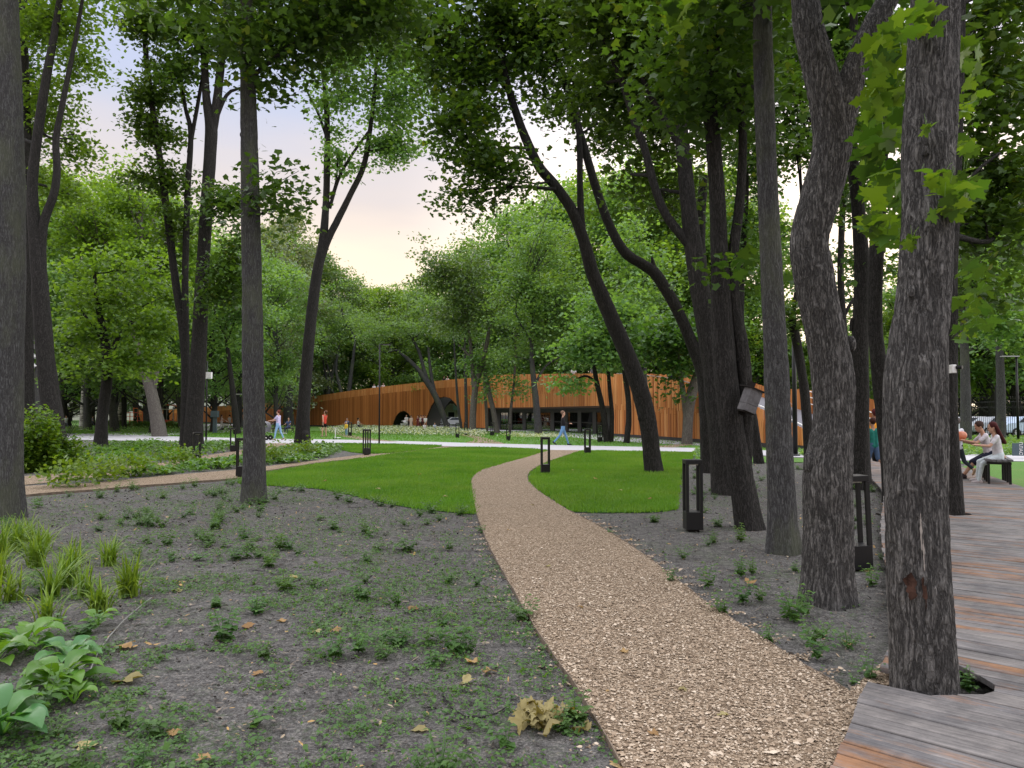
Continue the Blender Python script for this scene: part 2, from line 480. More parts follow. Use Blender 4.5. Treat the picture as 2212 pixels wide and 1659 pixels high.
def wood_deck():
    t = NT('deck_wood', 0.85, 0.2)
    v = t.coord('Object', (1.2, 34, 10)); g = t.noise(v, 1.0, 6, 0.7, 0.6)
    r = t.orand()
    c = t.ramp(g, [(0.25, (0.070, 0.067, 0.068)), (0.5, (0.165, 0.158, 0.156)), (0.75, (0.27, 0.257, 0.25))])
    # patches where the old orange stain is still on the boards
    off = t.n('ShaderNodeCombineXYZ'); t.l(t.math('MULTIPLY', r, 37.0), off.inputs[0]); t.l(t.math('MULTIPLY', r, 11.0), off.inputs[1])
    av = t.n('ShaderNodeVectorMath', operation='ADD'); t.l(t.coord('Object', (0.9, 5, 1)), av.inputs[0]); t.l(off.outputs[0], av.inputs[1])
    o = t.noise(av.outputs[0], 1.0, 6, 0.75)
    thr = t.math('MULTIPLY_ADD', r, 0.16) if False else t.math('ADD', t.math('MULTIPLY', r, 0.30), -0.15)
    om = t.ramp(t.math('ADD', o, thr), [(0.52, (0, 0, 0)), (0.68, (1, 1, 1))])
    oc = t.mix(g, (0.20, 0.085, 0.03), (0.46, 0.215, 0.075))
    c = t.mix(t.math('MULTIPLY', om, 0.75), c, oc)
    st = t.ramp(t.noise(t.pos(), 2.3, 6, 0.75), [(0.38, (0.55, 0.56, 0.58)), (0.6, (1, 1, 1))]); c = t.mix(1.0, c, st, 'MULTIPLY'); pk = t.mix(r, (1.0, 0.97, 0.93), (0.80, 0.81, 0.84)); c = t.mix(1.0, c, pk, 'MULTIPLY')
    t.color(c); t.normal(t.bump(g, 0.5, 0.004)); MT['deck_wood'] = t.m
wood_deck()
def slatwood():
    t = NT('slat_wood', 0.65, 0.3)
    g = t.noise(t.coord('Object', (7, 7, 0.8)), 1.0, 5, 0.7)
    tint = t.attr('tint')
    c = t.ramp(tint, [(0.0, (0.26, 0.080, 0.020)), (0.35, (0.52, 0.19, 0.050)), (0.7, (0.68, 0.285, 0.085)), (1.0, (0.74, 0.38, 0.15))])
    c = t.mix(t.math('MULTIPLY', g, 0.6), c, (0.30, 0.10, 0.028)); t.color(c); MT['slat_wood'] = t.m
slatwood()
plain('black_metal', (0.007, 0.007, 0.008), 0.5, 0.3)
plain('iron_edge', (0.13, 0.10, 0.075), 0.7, 0.3, 0.4)
plain('dark_cladding', (0.030, 0.028, 0.030), 0.55, 0.4)
plain('dark_brown', (0.045, 0.024, 0.014), 0.8, 0.2)
plain('dark_joist', (0.02, 0.018, 0.017), 0.9, 0.1)
plain('concrete', (0.34, 0.34, 0.36), 0.9, 0.2)
plain('ramp_floor', (0.15, 0.15, 0.165), 0.9, 0.2)
plain('white_paint', (0.72, 0.72, 0.72), 0.5, 0.4)
plain('pale_render', (0.50, 0.49, 0.45), 0.9, 0.2)
plain('teal_panel', (0.26, 0.42, 0.42), 0.5, 0.4)
plain('bronze', (0.055, 0.057, 0.062), 0.4, 0.5, 0.3, 0.6)
plain('orange_plastic', (0.62, 0.13, 0.03), 0.5, 0.4)
plain('red_plastic', (0.5, 0.06, 0.04), 0.5, 0.4)
plain('sign_grey', (0.055, 0.085, 0.105), 0.55, 0.4)
plain('grey_board', (0.115, 0.112, 0.118), 0.9, 0.15, 0.25)
plain('exposed_wood', (0.045, 0.025, 0.019), 0.95, 0.05, 0.9)
plain('peeled_wood', (0.25, 0.225, 0.205), 0.9, 0.1, 0.3)
plain('rubber', (0.018, 0.018, 0.018), 0.85, 0.2)
plain('car_glass', (0.02, 0.025, 0.03), 0.08, 0.6)
plain('hose', (0.17, 0.17, 0.16), 0.6, 0.3)
def glassmat():
    t = NT('window_glass', 0.03, 0.5); t.color((0.02, 0.024, 0.028))
    g = t.n('ShaderNodeBsdfGlossy'); g.inputs['Roughness'].default_value = 0.02; g.inputs['Color'].default_value = (0.9, 0.95, 1, 1)
    tr = t.n('ShaderNodeBsdfTransparent'); tr.inputs['Color'].default_value = (0.62, 0.68, 0.70, 1)
    fr = t.n('ShaderNodeFresnel'); fr.inputs['IOR'].default_value = 1.55
    ms = t.n('ShaderNodeMixShader'); t.l(t.math('ADD', fr.outputs[0], 0.08), ms.inputs[0]); t.l(tr.outputs[0], ms.inputs[1]); t.l(g.outputs[0], ms.inputs[2])
    t.l(ms.outputs[0], t.out.inputs[0]); MT['window_glass'] = t.m
glassmat()
def warmlamp():
    t = NT('warm_lamp'); e = t.n('ShaderNodeEmission'); e.inputs[0].default_value = (1.0, 0.72, 0.32, 1); e.inputs[1].default_value = 1.6
    t.l(e.outputs[0], t.out.inputs[0]); MT['warm_lamp'] = t.m
warmlamp()
_cm = {}
def cloth(c, rough=0.85):
    k = tuple(round(x, 3) for x in c)
    if k not in _cm: _cm[k] = plain('cloth_%d' % len(_cm), c, rough, 0.2, 0.15)
    return _cm[k]

# ------------------------------------------------------------------ setting: ground, paths, lawns
def D2W(pts, lift=0.0):
    return [G(u, v, lift) for u, v in pts]
def smooth_closed(parts):
    return parts
def edge(pts, n=None, lift=0.0):
    """smooth world polyline through layout points"""
    w = np.array([[p.x, p.y] for p in D2W(pts, lift)])
    if len(w) < 3: return [tuple(p) for p in w]
    return [tuple(p) for p in catmull(w, n or len(w) * 5)]
def sheet(name, poly, dz, mat, kind='structure', thick=0.0):
    bm = bmesh.new()
    vs = [bm.verts.new((x, y, 0)) for x, y in poly]
    bm.faces.new(vs)
    bmesh.ops.triangulate(bm, faces=bm.faces[:])
    for yk in _YK[1:-1]:
        bmesh.ops.bisect_plane(bm, geom=bm.verts[:] + bm.edges[:] + bm.faces[:], plane_co=(0, yk, 0), plane_no=(0, 1, 0))
    bmesh.ops.recalc_face_normals(bm, faces=bm.faces[:])
    if sum(f.normal.z for f in bm.faces) < 0:
        bmesh.ops.reverse_faces(bm, faces=bm.faces[:])
    for v in bm.verts: v.co.z = float(gz(v.co.y)) + dz
    me = bpy.data.meshes.new(name); bm.to_mesh(me); bm.free(); me.materials.append(mat)
    o = obj(name, me)
    if kind: tag(o, kind=kind)
    return o

# the soil sheet: fine near the camera, coarse towards the horizon
def make_ground():
    xs = np.unique(np.concatenate([np.linspace(-9, 9, 160), np.array([-400, -250, -150, -90, -60, -40, -28, -20, -14, -11, 11, 14, 20, 28, 40, 60, 90, 150, 250, 400])]))
    ys = np.unique(np.concatenate([np.linspace(1.5, 17, 160), np.linspace(17, 38, 60), np.array([-60, -20, -5, 0] + _YK[2:-1] + [250, 400, 900])]))
    X, Y = np.meshgrid(xs, ys)
    Z = gz(Y)
    n = fbm(np.stack([X * 2.2, Y * 2.2, 0 * X], -1), 3, 5) - 0.5
    m = np.clip((12.6 - Y) / 3, 0, 1) * np.clip((9.5 - np.abs(X)) / 1.5, 0, 1) * np.clip(Y / 1.5, 0, 1)
    Z = Z + (n * 0.05 - 0.004) * m
    V = np.stack([X, Y, Z], -1).reshape(-1, 3)
    ny, nx = X.shape
    I = (np.arange(ny - 1)[:, None] * nx + np.arange(nx - 1)[None, :]).ravel()
    F = np.stack([I, I + 1, I + nx + 1, I + nx], -1)
    o = obj('ground', mesh_np('ground', V, F, MT['soil'], True)); tag(o, kind='structure')
    return o
make_ground()

PL = [(1480, 1900), (1420, 1800), (1340, 1659), (1250, 1500), (1170, 1385), (1110, 1282), (1055, 1180), (1030, 1115), (1020, 1060), (1020, 1035), (1038, 1018), (1080, 1004), (1130, 990), (1185, 973)]
PR = [(1255, 974), (1222, 985), (1180, 1000), (1148, 1018), (1140, 1036), (1160, 1060), (1192, 1082), (1230, 1106), (1300, 1143), (1385, 1198), (1480, 1271), (1521, 1304), (1650, 1388), (1740, 1446), (1835, 1503)]
path_main = edge(PL, 70) + edge(PR, 70) + [tuple(G(1860, 1480)[:2]), tuple(G(1905, 1440)[:2]), tuple(G(1960, 1470)[:2]), tuple(G(1990, 1560)[:2]), tuple(G(1800, 1800)[:2]), tuple(G(1760, 1900)[:2])]
sheet('gravel_path', path_main, 0.028, MT['gravel'])

far_edge = [(-250, 926), (153, 937), (437, 944.5), (576, 948), (765, 950.6), (1037, 957.7), (1256, 963), (1524, 968.6), (1650, 973), (1745, 977), (2212, 983), (2600, 986)]
near_edge = [(2600, 1002), (2212, 997), (1745, 989), (1524, 977), (1256, 974), (1037, 966.5), (765, 959), (576, 958), (153, 950), (-250, 946)]
FE = edge(far_edge, 80); NE = edge(near_edge, 80)
# park lawn beyond the promenade
sheet('park_lawn', FE + [(75, 60), (120, 120), (160, 230), (-160, 230), (-120, 120), (-75, 75)], 0.004, MT['lawn_park'])
sheet('promenade', FE + NE, 0.012, MT['paving'])
sheet('promenade_branch', edge([(100, 938.5), (250, 934.5), (328, 931), (395, 929.5), (441, 917), (500, 916), (560, 922), (620, 930)], 40) + edge([(620, 938), (560, 934), (500, 934), (441, 935.5), (393, 939), (328, 940.5), (250, 942), (150, 942)], 40), 0.012, MT['paving'])
# apron of paving in front of the building
sheet('building_apron', edge([(860, 921.5), (960, 924), (1050, 931), (1120, 938), (1200, 942), (1290, 950), (1400, 957.5), (1500, 962), (1640, 971)], 40) + edge([(1640, 962), (1524, 955.5), (1440, 950), (1324, 940), (1250, 934), (1174, 928), (1060, 924.5), (960, 918), (860, 917)], 40), 0.010, MT['concrete'])
# gravel spurs beyond the promenade
sheet('gravel_spur', edge([(715, 935), (735, 941), (760, 947), (790, 951.5)], 20) + edge([(862, 955), (815, 949), (775, 943), (745, 937)], 20), 0.016, MT['gravel'])
sheet('gravel_spur', edge([(985, 939), (1015, 945), (1025, 950), (1005, 957.2)], 20) + edge([(1092, 959.5), (1062, 950), (1040, 944), (1020, 939)], 20), 0.016, MT['gravel'])
sheet('gravel_spur', edge([(1400, 966.3), (1440, 962), (1480, 959)], 10) + edge([(1500, 961), (1475, 964), (1455, 967.4)], 10), 0.016, MT['gravel'])
# gravel walks on the left
WAY1 = edge([(1060, 966.8), (956, 968), (846, 981), (751, 995), (682, 1003), (578, 1020), (519, 1034.8), (420, 1044), (328, 1051), (220, 1060), (109, 1069), (-60, 1083), (-400, 1112)], 64)
WAY1b = edge([(-400, 1080), (-60, 1060), (35, 1051), (131, 1047), (219, 1042), (355, 1028), (440, 1021), (519, 1014), (640, 1000), (760, 985), (860, 973), (950, 964.5)], 60)
sheet('gravel_walk', WAY1 + WAY1b, 0.008, MT['gravel'])
sheet('gravel_walk', edge([(660, 958.5), (600, 969), (519, 985), (437, 999), (355, 1013), (273, 1024), (137, 1040), (35, 1050), (-60, 1056), (-400, 1078)], 50) + edge([(-400, 1058), (-60, 1040), (35, 1031), (137, 1023), (273, 1008), (355, 1000), (437, 986), (519, 973), (570, 962), (580, 957.5)], 50), 0.014, MT['gravel'])

# lawns
LAWN_A = edge([(1183, 974.5), (1125, 992), (1075, 1006), (1034, 1020), (1016, 1036), (1016, 1060), (1025, 1112)], 40) + edge([(1020, 1112), (956, 1106), (874, 1096), (764, 1072), (710, 1060), (640, 1053), (578, 1050), (520, 1047)], 30) + edge([(520, 1037), (578, 1023), (682, 1005), (751, 997), (846, 983), (956, 970), (1060, 968.2), (1150, 971.5)], 40)
LAWN_B = edge([(1258, 975.2), (1226, 987), (1184, 1002), (1153, 1019), (1146, 1036), (1166, 1060), (1197, 1081), (1236, 1107)], 40) + edge([(1300, 1109), (1380, 1108), (1456, 1105), (1462, 1080), (1475, 1016), (1503, 979.5)], 24) + edge([(1440, 978), (1340, 976.5)], 6)
LAWN_C = edge([(723, 959.5), (850, 961.5), (940, 964), (948, 966), (846, 979), (790, 980), (753, 976), (730, 968)], 40)
sheet('lawn', LAWN_A, 0.012, MT['lawn_soil'])
sheet('lawn', LAWN_B, 0.012, MT['lawn_soil'])
sheet('lawn', LAWN_C, 0.016, MT['lawn_soil'])
LAWN_D = edge([(1505, 980), (1660, 987.5), (1760, 991.5), (1900, 994), (2090, 997), (2240, 999)], 20) + edge([(2240, 1040), (2170, 1030), (2090, 1003), (1900, 1004), (1760, 1000), (1640, 1000), (1500, 996)], 20)
sheet('rough_grass', LAWN_D, 0.02, MT['lawn_park'])
DR = [tuple(p) for p in ((10.4, 14.9), (11.6, 17.8), (13.5, 23), (15.9, 30))]
sheet('rough_grass', [(10.3, 14.4), (11.55, 17.7), (13.4, 22.8), (14.0, 24), (20, 25.5), (20, 10), (11.0, 13.0)], 0.021, MT['lawn_park'])

def bbox(poly):
    a = np.array([p[:2] for p in poly]); return a.min(0), a.max(0)
def scatter(poly, n, excl=()):
    lo, hi = bbox(poly); P = np.zeros((0, 2))
    while len(P) < n:
        q = rng.uniform(lo, hi, (n * 2, 2)); k = inpoly(q[:, 0], q[:, 1], poly)
        for e in excl: k &= ~inpoly(q[:, 0], q[:, 1], e)
        P = np.vstack([P, q[k]])
        if len(q[k]) == 0: break
    return P[:n]
def rand_frames(n, tilt):
    """n random rotation matrices: heading uniform, tilt up to the given angle"""
    h = rng.uniform(0, 2 * np.pi, n); t = rng.normal(0, tilt, n); r = rng.normal(0, tilt, n)
    ch, sh, ct, st, cr_, sr = np.cos(h), np.sin(h), np.cos(t), np.sin(t), np.cos(r), np.sin(r)
    Rz = np.zeros((n, 3, 3)); Rz[:, 0, 0] = ch; Rz[:, 0, 1] = -sh; Rz[:, 1, 0] = sh; Rz[:, 1, 1] = ch; Rz[:, 2, 2] = 1
    Rx = np.zeros((n, 3, 3)); Rx[:, 0, 0] = 1; Rx[:, 1, 1] = ct; Rx[:, 1, 2] = -st; Rx[:, 2, 1] = st; Rx[:, 2, 2] = ct
    Ry = np.zeros((n, 3, 3)); Ry[:, 1, 1] = 1; Ry[:, 0, 0] = cr_; Ry[:, 0, 2] = sr; Ry[:, 2, 0] = -sr; Ry[:, 2, 2] = cr_
    return Rz @ Rx @ Ry
def stamp(T, F, M, S, P):
    """stamp template verts T with faces F: rotations M, scales S, positions P"""
    n = len(P); k = len(T)
    S = np.asarray(S); S = S[:, None, None] if S.ndim == 1 else S[:, None, :]
    V = np.einsum('nij,nkj->nki', M, T[None] * S) + P[:, None, :]
    FF = (F[None] + (np.arange(n) * k)[:, None, None]).reshape(-1, F.shape[1])
    return V.reshape(-1, 3), FF

def grass(name, poly, n, h, dz):
    P = scatter(poly, n) + rng.normal(0, 0.045, (n, 2)); y = P[:, 1]
    pos = np.column_stack([P, gz(y) + dz])
    a = rng.uniform(0, 2 * np.pi, n); w = 0.007 + 0.0004 * y
    hh = h * rng.uniform(0.45, 1.35, n) * (0.8 + 0.4 * vnoise(np.column_stack([P * 1.3, 0 * y]), 5))
    lean = rng.normal(0, 0.4, (n, 2)) * hh[:, None]
    d = np.column_stack([np.cos(a), np.sin(a), 0 * a]) * w[:, None]
    tip = pos + np.column_stack([lean, hh])
    V = np.stack([pos - d, pos + d, tip], 1).reshape(-1, 3)
    F = np.arange(3 * n).reshape(-1, 3)
    t = np.clip(0.5 * rng.random(n) + 0.6 * vnoise(np.column_stack([P * 0.7, 0 * y]), 8) - 0.1, 0, 1)
    o = obj(name, mesh_np(name, V, F, MT['grass_blade'], attr=np.repeat(t, 3)))
    tag(o, kind='stuff'); return o
tag(grass('lawn_grass', LAWN_A, 115000, 0.075, 0.008), 'mown bright green grass on the lawn left of the gravel path', 'grass')
tag(grass('lawn_grass', LAWN_B, 85000, 0.075, 0.008), 'mown bright green grass around the base of the leaning tree', 'grass')
tag(grass('lawn_grass', LAWN_C, 22000, 0.085, 0.012), 'small wedge of green grass beside the tall lamp post', 'grass')
_xf = np.array(FE); tag(grass('park_grass', [tuple(p) for p in FE] + [(60, 62), (60, 75), (-70, 85), (-75, 75)], 60000, 0.09, 0.0), 'paler park grass beyond the grey promenade', 'grass')

# --- loose stones of the near gravel, laid on the path sheet
def pebbles():
    poly = [p for p in path_main]
    P = scatter(poly, 250000)
    d = P[:, 1]
    keep = (d > 2.8) & (rng.random(len(P)) < np.clip(1.15 - (d - 3) / 6.5, 0, 1))
    P = P[keep]; n = len(P)
    T = np.array([[1, 0, 0], [0.3, 0.95, 0], [-0.85, 0.6, 0], [-0.8, -0.65, 0], [0.4, -0.9, 0], [0.12, 0.05, 0.72]])
    F = np.array([[0, 1, 5], [1, 2, 5], [2, 3, 5], [3, 4, 5], [4, 0, 5]])
    s = rng.lognormal(math.log(0.0056), 0.42, n); S = np.column_stack([s * rng.uniform(0.9, 1.5, n), s * rng.uniform(0.7, 1.1, n), s * rng.uniform(0.5, 1.0, n)])
    V, FF = stamp(T, F, rand_frames(n, 0.18), S, np.column_stack([P, np.full(n, 0.029) + rng.uniform(0, 0.008, n)]))
    t = np.repeat(np.clip(rng.normal(0.52, 0.30, n), 0, 1), 6)
    o = obj('gravel_stones', mesh_np('gravel_stones', V, FF, MT['pebble'], attr=t))
    tag(o, 'loose tan gravel stones covering the winding path', 'gravel', kind='stuff')
    # stones strewn past the metal edging
    e = edge(PR, 80) ; e = np.array(e); k = e[:, 1] < 13; e = e[k]
    e2 = np.array(edge(PL, 80)); e2 = e2[(e2[:, 1] < 12) & (e2[:, 1] > 2.8)]
    q = np.vstack([e[rng.integers(0, len(e), 1100)] + np.abs(rng.normal(0, 0.13, (1100, 1))) * np.array([[0.8, 0.35]]) + rng.normal(0, 0.04, (1100, 2)),
                   e2[rng.integers(0, len(e2), 500)] - np.abs(rng.normal(0, 0.11, (500, 1))) * np.array([[0.8, 0.3]]) + rng.normal(0, 0.04, (500, 2))])
    n = len(q); s = rng.lognormal(math.log(0.009), 0.3, n)
    V, FF = stamp(T, F, rand_frames(n, 0.3), np.column_stack([s * 1.3, s, s * 0.8]), np.column_stack([q, np.full(n, 0.004)]))
    o = obj('strewn_stones', mesh_np('strewn_stones', V, FF, MT['pebble'], attr=np.repeat(np.clip(rng.normal(0.5, 0.25, n), 0, 1), 6)))
    tag(o, 'tan stones strewn on the soil along the path edging', 'gravel', kind='stuff')
pebbles()

# --- thin steel edging along the gravel
def edging(pts, label, top=0.034):
    e = np.array(pts); mb = MB()
    for i in range(len(e) - 1):
        a, b = Vector((*e[i], 0)), Vector((*e[i + 1], 0)); t = (b - a).normalized(); nrm_ = Vector((-t.y, t.x, 0)) * 0.003
        z0 = float(gz(e[i][1])) - 0.03; z1 = float(gz(e[i][1])) + top + 0.006 * math.sin(i * 1.7)
        z2 = float(gz(e[i + 1][1])) + top + 0.006 * math.sin((i + 1) * 1.7)
        V = [a - nrm_ + Vector((0, 0, z0)), b - nrm_ + Vector((0, 0, z0)), b + nrm_ + Vector((0, 0, z0)), a + nrm_ + Vector((0, 0, z0)),
             a - nrm_ + Vector((0, 0, z1)), b - nrm_ + Vector((0, 0, z2)), b + nrm_ + Vector((0, 0, z2)), a + nrm_ + Vector((0, 0, z1))]
        mb.add(V, [[0, 1, 5, 4], [2, 3, 7, 6], [4, 5, 6, 7], [0, 4, 7, 3], [1, 2, 6, 5]])
    o = mb.build('path_edging', MT['iron_edge']); tag(o, label, 'edging', 'steel edging strips along the gravel')
edging(edge(PR[7:], 40), 'thin rusty edging strip between gravel path and tree trunks')
edging(edge(PL[2:8], 40), 'thin rusty edging strip between gravel path and weedy soil')
edging(WAY1[24:], 'thin edging strip on the soil side of the narrow gravel walk', 0.05)

# --- leaf litter and tiny sprouts on the soil
EXC = [path_main, LAWN_A, LAWN_B, [tuple(p) for p in WAY1 + WAY1b]]
SOIL_L = D2W([(-330, 1900), (-330, 1108), (-60, 1085), (109, 1072), (328, 1054), (519, 1040), (578, 1052), (710, 1062), (874, 1099), (1025, 1114), (1055, 1185), (1110, 1287), (1170, 1390), (1250, 1505), (1340, 1664), (1480, 1900)])
SOIL_L = [(p.x, p.y) for p in SOIL_L]
SOIL_R = [(p.x, p.y) for p in D2W([(1238, 1110), (1456, 1107), (1475, 1018), (1505, 998), (1880, 1004), (1905, 1060), (1915, 1330), (1870, 1440), (1840, 1500), (1650, 1384), (1521, 1300), (1385, 1194)])]
def litterf():
    P = np.vstack([scatter(SOIL_L, 38000), scatter(SOIL_R, 20000)])
    P = P[rng.random(len(P)) < np.clip(1.2 - P[:, 1] / 20, 0.15, 1)]
    n = len(P)
    T = np.array([[-1, -0.45, 0], [0.2, -0.6, 0.12], [1, 0, 0.0], [0.1, 0.55, 0.15], [-0.9, 0.3, 0.05]]); F = np.array([[0, 1, 2, 3, 4]])
    s = rng.lognormal(math.log(0.009), 0.4, n) * (1 + P[:, 1] * 0.03)
    V, FF = stamp(T, F, rand_frames(n, 0.35), np.column_stack([s * rng.uniform(0.8, 1.6, n), s * rng.uniform(0.4, 1, n), s]), np.column_stack([P, 0.004 + 0.008 * rng.random(n)]))
    V[:, 2] += 0.0
    o = obj('leaf_litter', mesh_np('leaf_litter', V, FF, MT['litter'], attr=np.repeat(np.clip(rng.normal(0.5, 0.27, n), 0, 1), 5)))
    tag(o, 'grey and brown bark chips and dead leaf scraps on the bare soil', 'leaf litter', kind='stuff')
    # sprouts
    P = np.vstack([scatter(SOIL_L, 255000), scatter(SOIL_R, 50000)])
    dens = 0.45 * fbm(np.column_stack([P * 0.8, np.zeros(len(P))]), 21, 3) + 0.55 * fbm(np.column_stack([P * 4.5, np.zeros(len(P))]), 23, 3)
    near_left = np.clip((2.5 - P[:, 0]) / 5, 0.15, 1) * np.clip((11 - P[:, 1]) / 6, 0.15, 1)
    P = P[(dens > 0.42) & (rng.random(len(P)) < near_left * np.clip((dens - 0.42) * 4.0, 0, 0.75))]
    n = len(P)
    # each sprout: three small leaves
    P = np.repeat(P, 3, 0) + rng.normal(0, 0.008, (3 * n, 2)); n = len(P)
    T = np.array([[0, 0, 0], [0.5, -0.42, 0.1], [1, 0, 0.0], [0.5, 0.42, 0.1]]); F = np.array([[0, 1, 2, 3]])
    s = rng.lognormal(math.log(0.0165), 0.4, n)
    V, FF = stamp(T, F, rand_frames(n, 0.4), s, np.column_stack([P, 0.008 + 0.022 * rng.random(n)]))
    o = obj('ground_cover', mesh_np('ground_cover', V, FF, MT['leaf_weed'], attr=np.repeat(rng.random(n), 4)))
    tag(o, 'tiny green sprouts spreading over the bare soil', 'ground cover', kind='stuff')
    return n
litterf()

# ------------------------------------------------------------------ boardwalk of loose planks
DECK = 0.12
LPTS = [(-0.15, 1.0), (0.6, 2.2), (1.34, 3.37), (1.97, 4.38), (2.87, 5.85), (4.9, 10.3), (7.2, 15.0), (8.6, 18.5), (10.6, 24), (12.4, 30)]
RPTS = [(2.0, -1.2), (2.9, 0.0), (3.7, 1.2), (4.45, 2.25), (5.5, 3.75), (8.0, 9.6), (10.1, 14.6), (11.35, 17.8), (13.25, 23), (15.2, 28.6)]
HOLES = [(2.56, 4.61, 0.255), tuple(G(2066, 1126)[:2]) + (0.22,)]
def make_deck():
    root = empty('boardwalk', (0, 0, 0), kind='structure')
    root['label'] = 'weathered grey plank boardwalk with orange stain patches'
    L = catmull(np.array([(x, y, 0) for x, y in LPTS]), 400); Rr = catmull(np.array([(x, y, 0) for x, y in RPTS]), 400)
    ll = np.concatenate([[0], np.cumsum(np.linalg.norm(np.diff(L, axis=0), axis=1))])
    N = int(ll[-1] / 0.148)
    cuts = np.linspace(0, 399, N + 1)
    def at(A, i):
        return np.array([np.interp(i, np.arange(400), A[:, k]) for k in range(2)])
    for i in range(N):
        a0, a1 = at(L, cuts[i]), at(L, cuts[i + 1]); b0, b1 = at(Rr, cuts[i]), at(Rr, cuts[i + 1])
        g0 = 0.02; a0 = a0 + (a1 - a0) * 0.03; b0 = b0 + (b1 - b0) * 0.03; a1 = a1 - (a1 - a0) * 0.035; b1 = b1 - (b1 - b0) * 0.035
        c = (a0 + a1 + b0 + b1) / 4; ax = (b0 + b1 - a0 - a1); ax = ax / np.linalg.norm(ax)
        j = random.uniform(-0.012, 0.012)
        a0, a1 = a0 + ax * j, a1 + ax * j
        def seg(t0, t1):   # part of the plank between fractions along near / far long edges
            return [a0 + (b0 - a0) * t0[0], a0 + (b0 - a0) * t1[0], a1 + (b1 - a1) * t1[1], a1 + (b1 - a1) * t0[1]]
        parts = [((0, 0), (1, 1))]
        for hx, hy, hr in HOLES:
            def hit(p, q):
                d = q - p; f = p - np.array([hx, hy]); A = d @ d; B = 2 * f @ d; Cc = f @ f - hr * hr; disc = B * B - 4 * A * Cc
                if disc <= 0: return None
                s = math.sqrt(disc); return (-B - s) / (2 * A), (-B + s) / (2 * A)
            h0, h1 = hit(a0, b0), hit(a1, b1)
            if h0 is None and h1 is None: continue
            m = 0.5
            cen = lambda h: h
            if h0 is None: mm = (h1[0] + h1[1]) / 2; h0 = (mm, mm)
            if h1 is None: mm = (h0[0] + h0[1]) / 2; h1 = (mm, mm)
            if h0[1] < 0 and h1[1] < 0: continue
            parts = [((0, 0), (h0[0], h1[0])), ((h0[1], h1[1]), (1, 1))]
            if hr > 0.252: 
                if 4.36 < (a0[1] + a1[1]) / 2 < 4.80: parts = parts[1:]
        for t0, t1 in parts:
            if t1[0] - t0[0] < 0.01 and t1[1] - t0[1] < 0.01: continue
            q = seg(t0, t1); z1 = DECK + random.uniform(-0.003, 0.003); z0 = z1 - 0.034
            R2 = np.array([[ax[0], ax[1]], [-ax[1], ax[0]]])
            loc = [R2 @ (p - c) for p in q]
            bv = 0.004
            V = [(p[0], p[1], z0) for p in loc] + [(p[0], p[1], z1 - bv) for p in loc]
            cm = sum(loc) / 4
            V += [(p[0], p[1] - math.copysign(bv, p[1] - cm[1]), z1) for p in loc]
            F = [[3, 2, 1, 0]] + [[k, (k + 1) % 4, 4 + (k + 1) % 4, 4 + k] for k in range(4)] + [[4 + k, 4 + (k + 1) % 4, 8 + (k + 1) % 4, 8 + k] for k in range(4)] + [[8, 9, 10, 11]]
            o = obj('plank', mesh_np('plank', V, F, MT['deck_wood']), root)
            o.location = (c[0], c[1], 0); o.rotation_euler = (random.uniform(-0.006, 0.006), 0, math.atan2(ax[1], ax[0]))
    # bearers under the planks
    for f in (0.06, 0.36, 0.66, 0.94):
        W = L * (1 - f) + Rr * f; mb = MB()
        for k in range(0, 396, 6):
            p, q = W[k], W[k + 6]; m_ = (p + q) / 2; d = q - p
            if any((m_[0] - hx) ** 2 + (m_[1] - hy) ** 2 < (hr + 0.12) ** 2 for hx, hy, hr in HOLES): continue
            mb.box((m_[0], m_[1], 0.042), (float(np.linalg.norm(d[:2])) + 0.01, 0.05, 0.08), math.atan2(d[1], d[0]))
        mb.build('bearer', MT['dark_joist'], root)
make_deck()

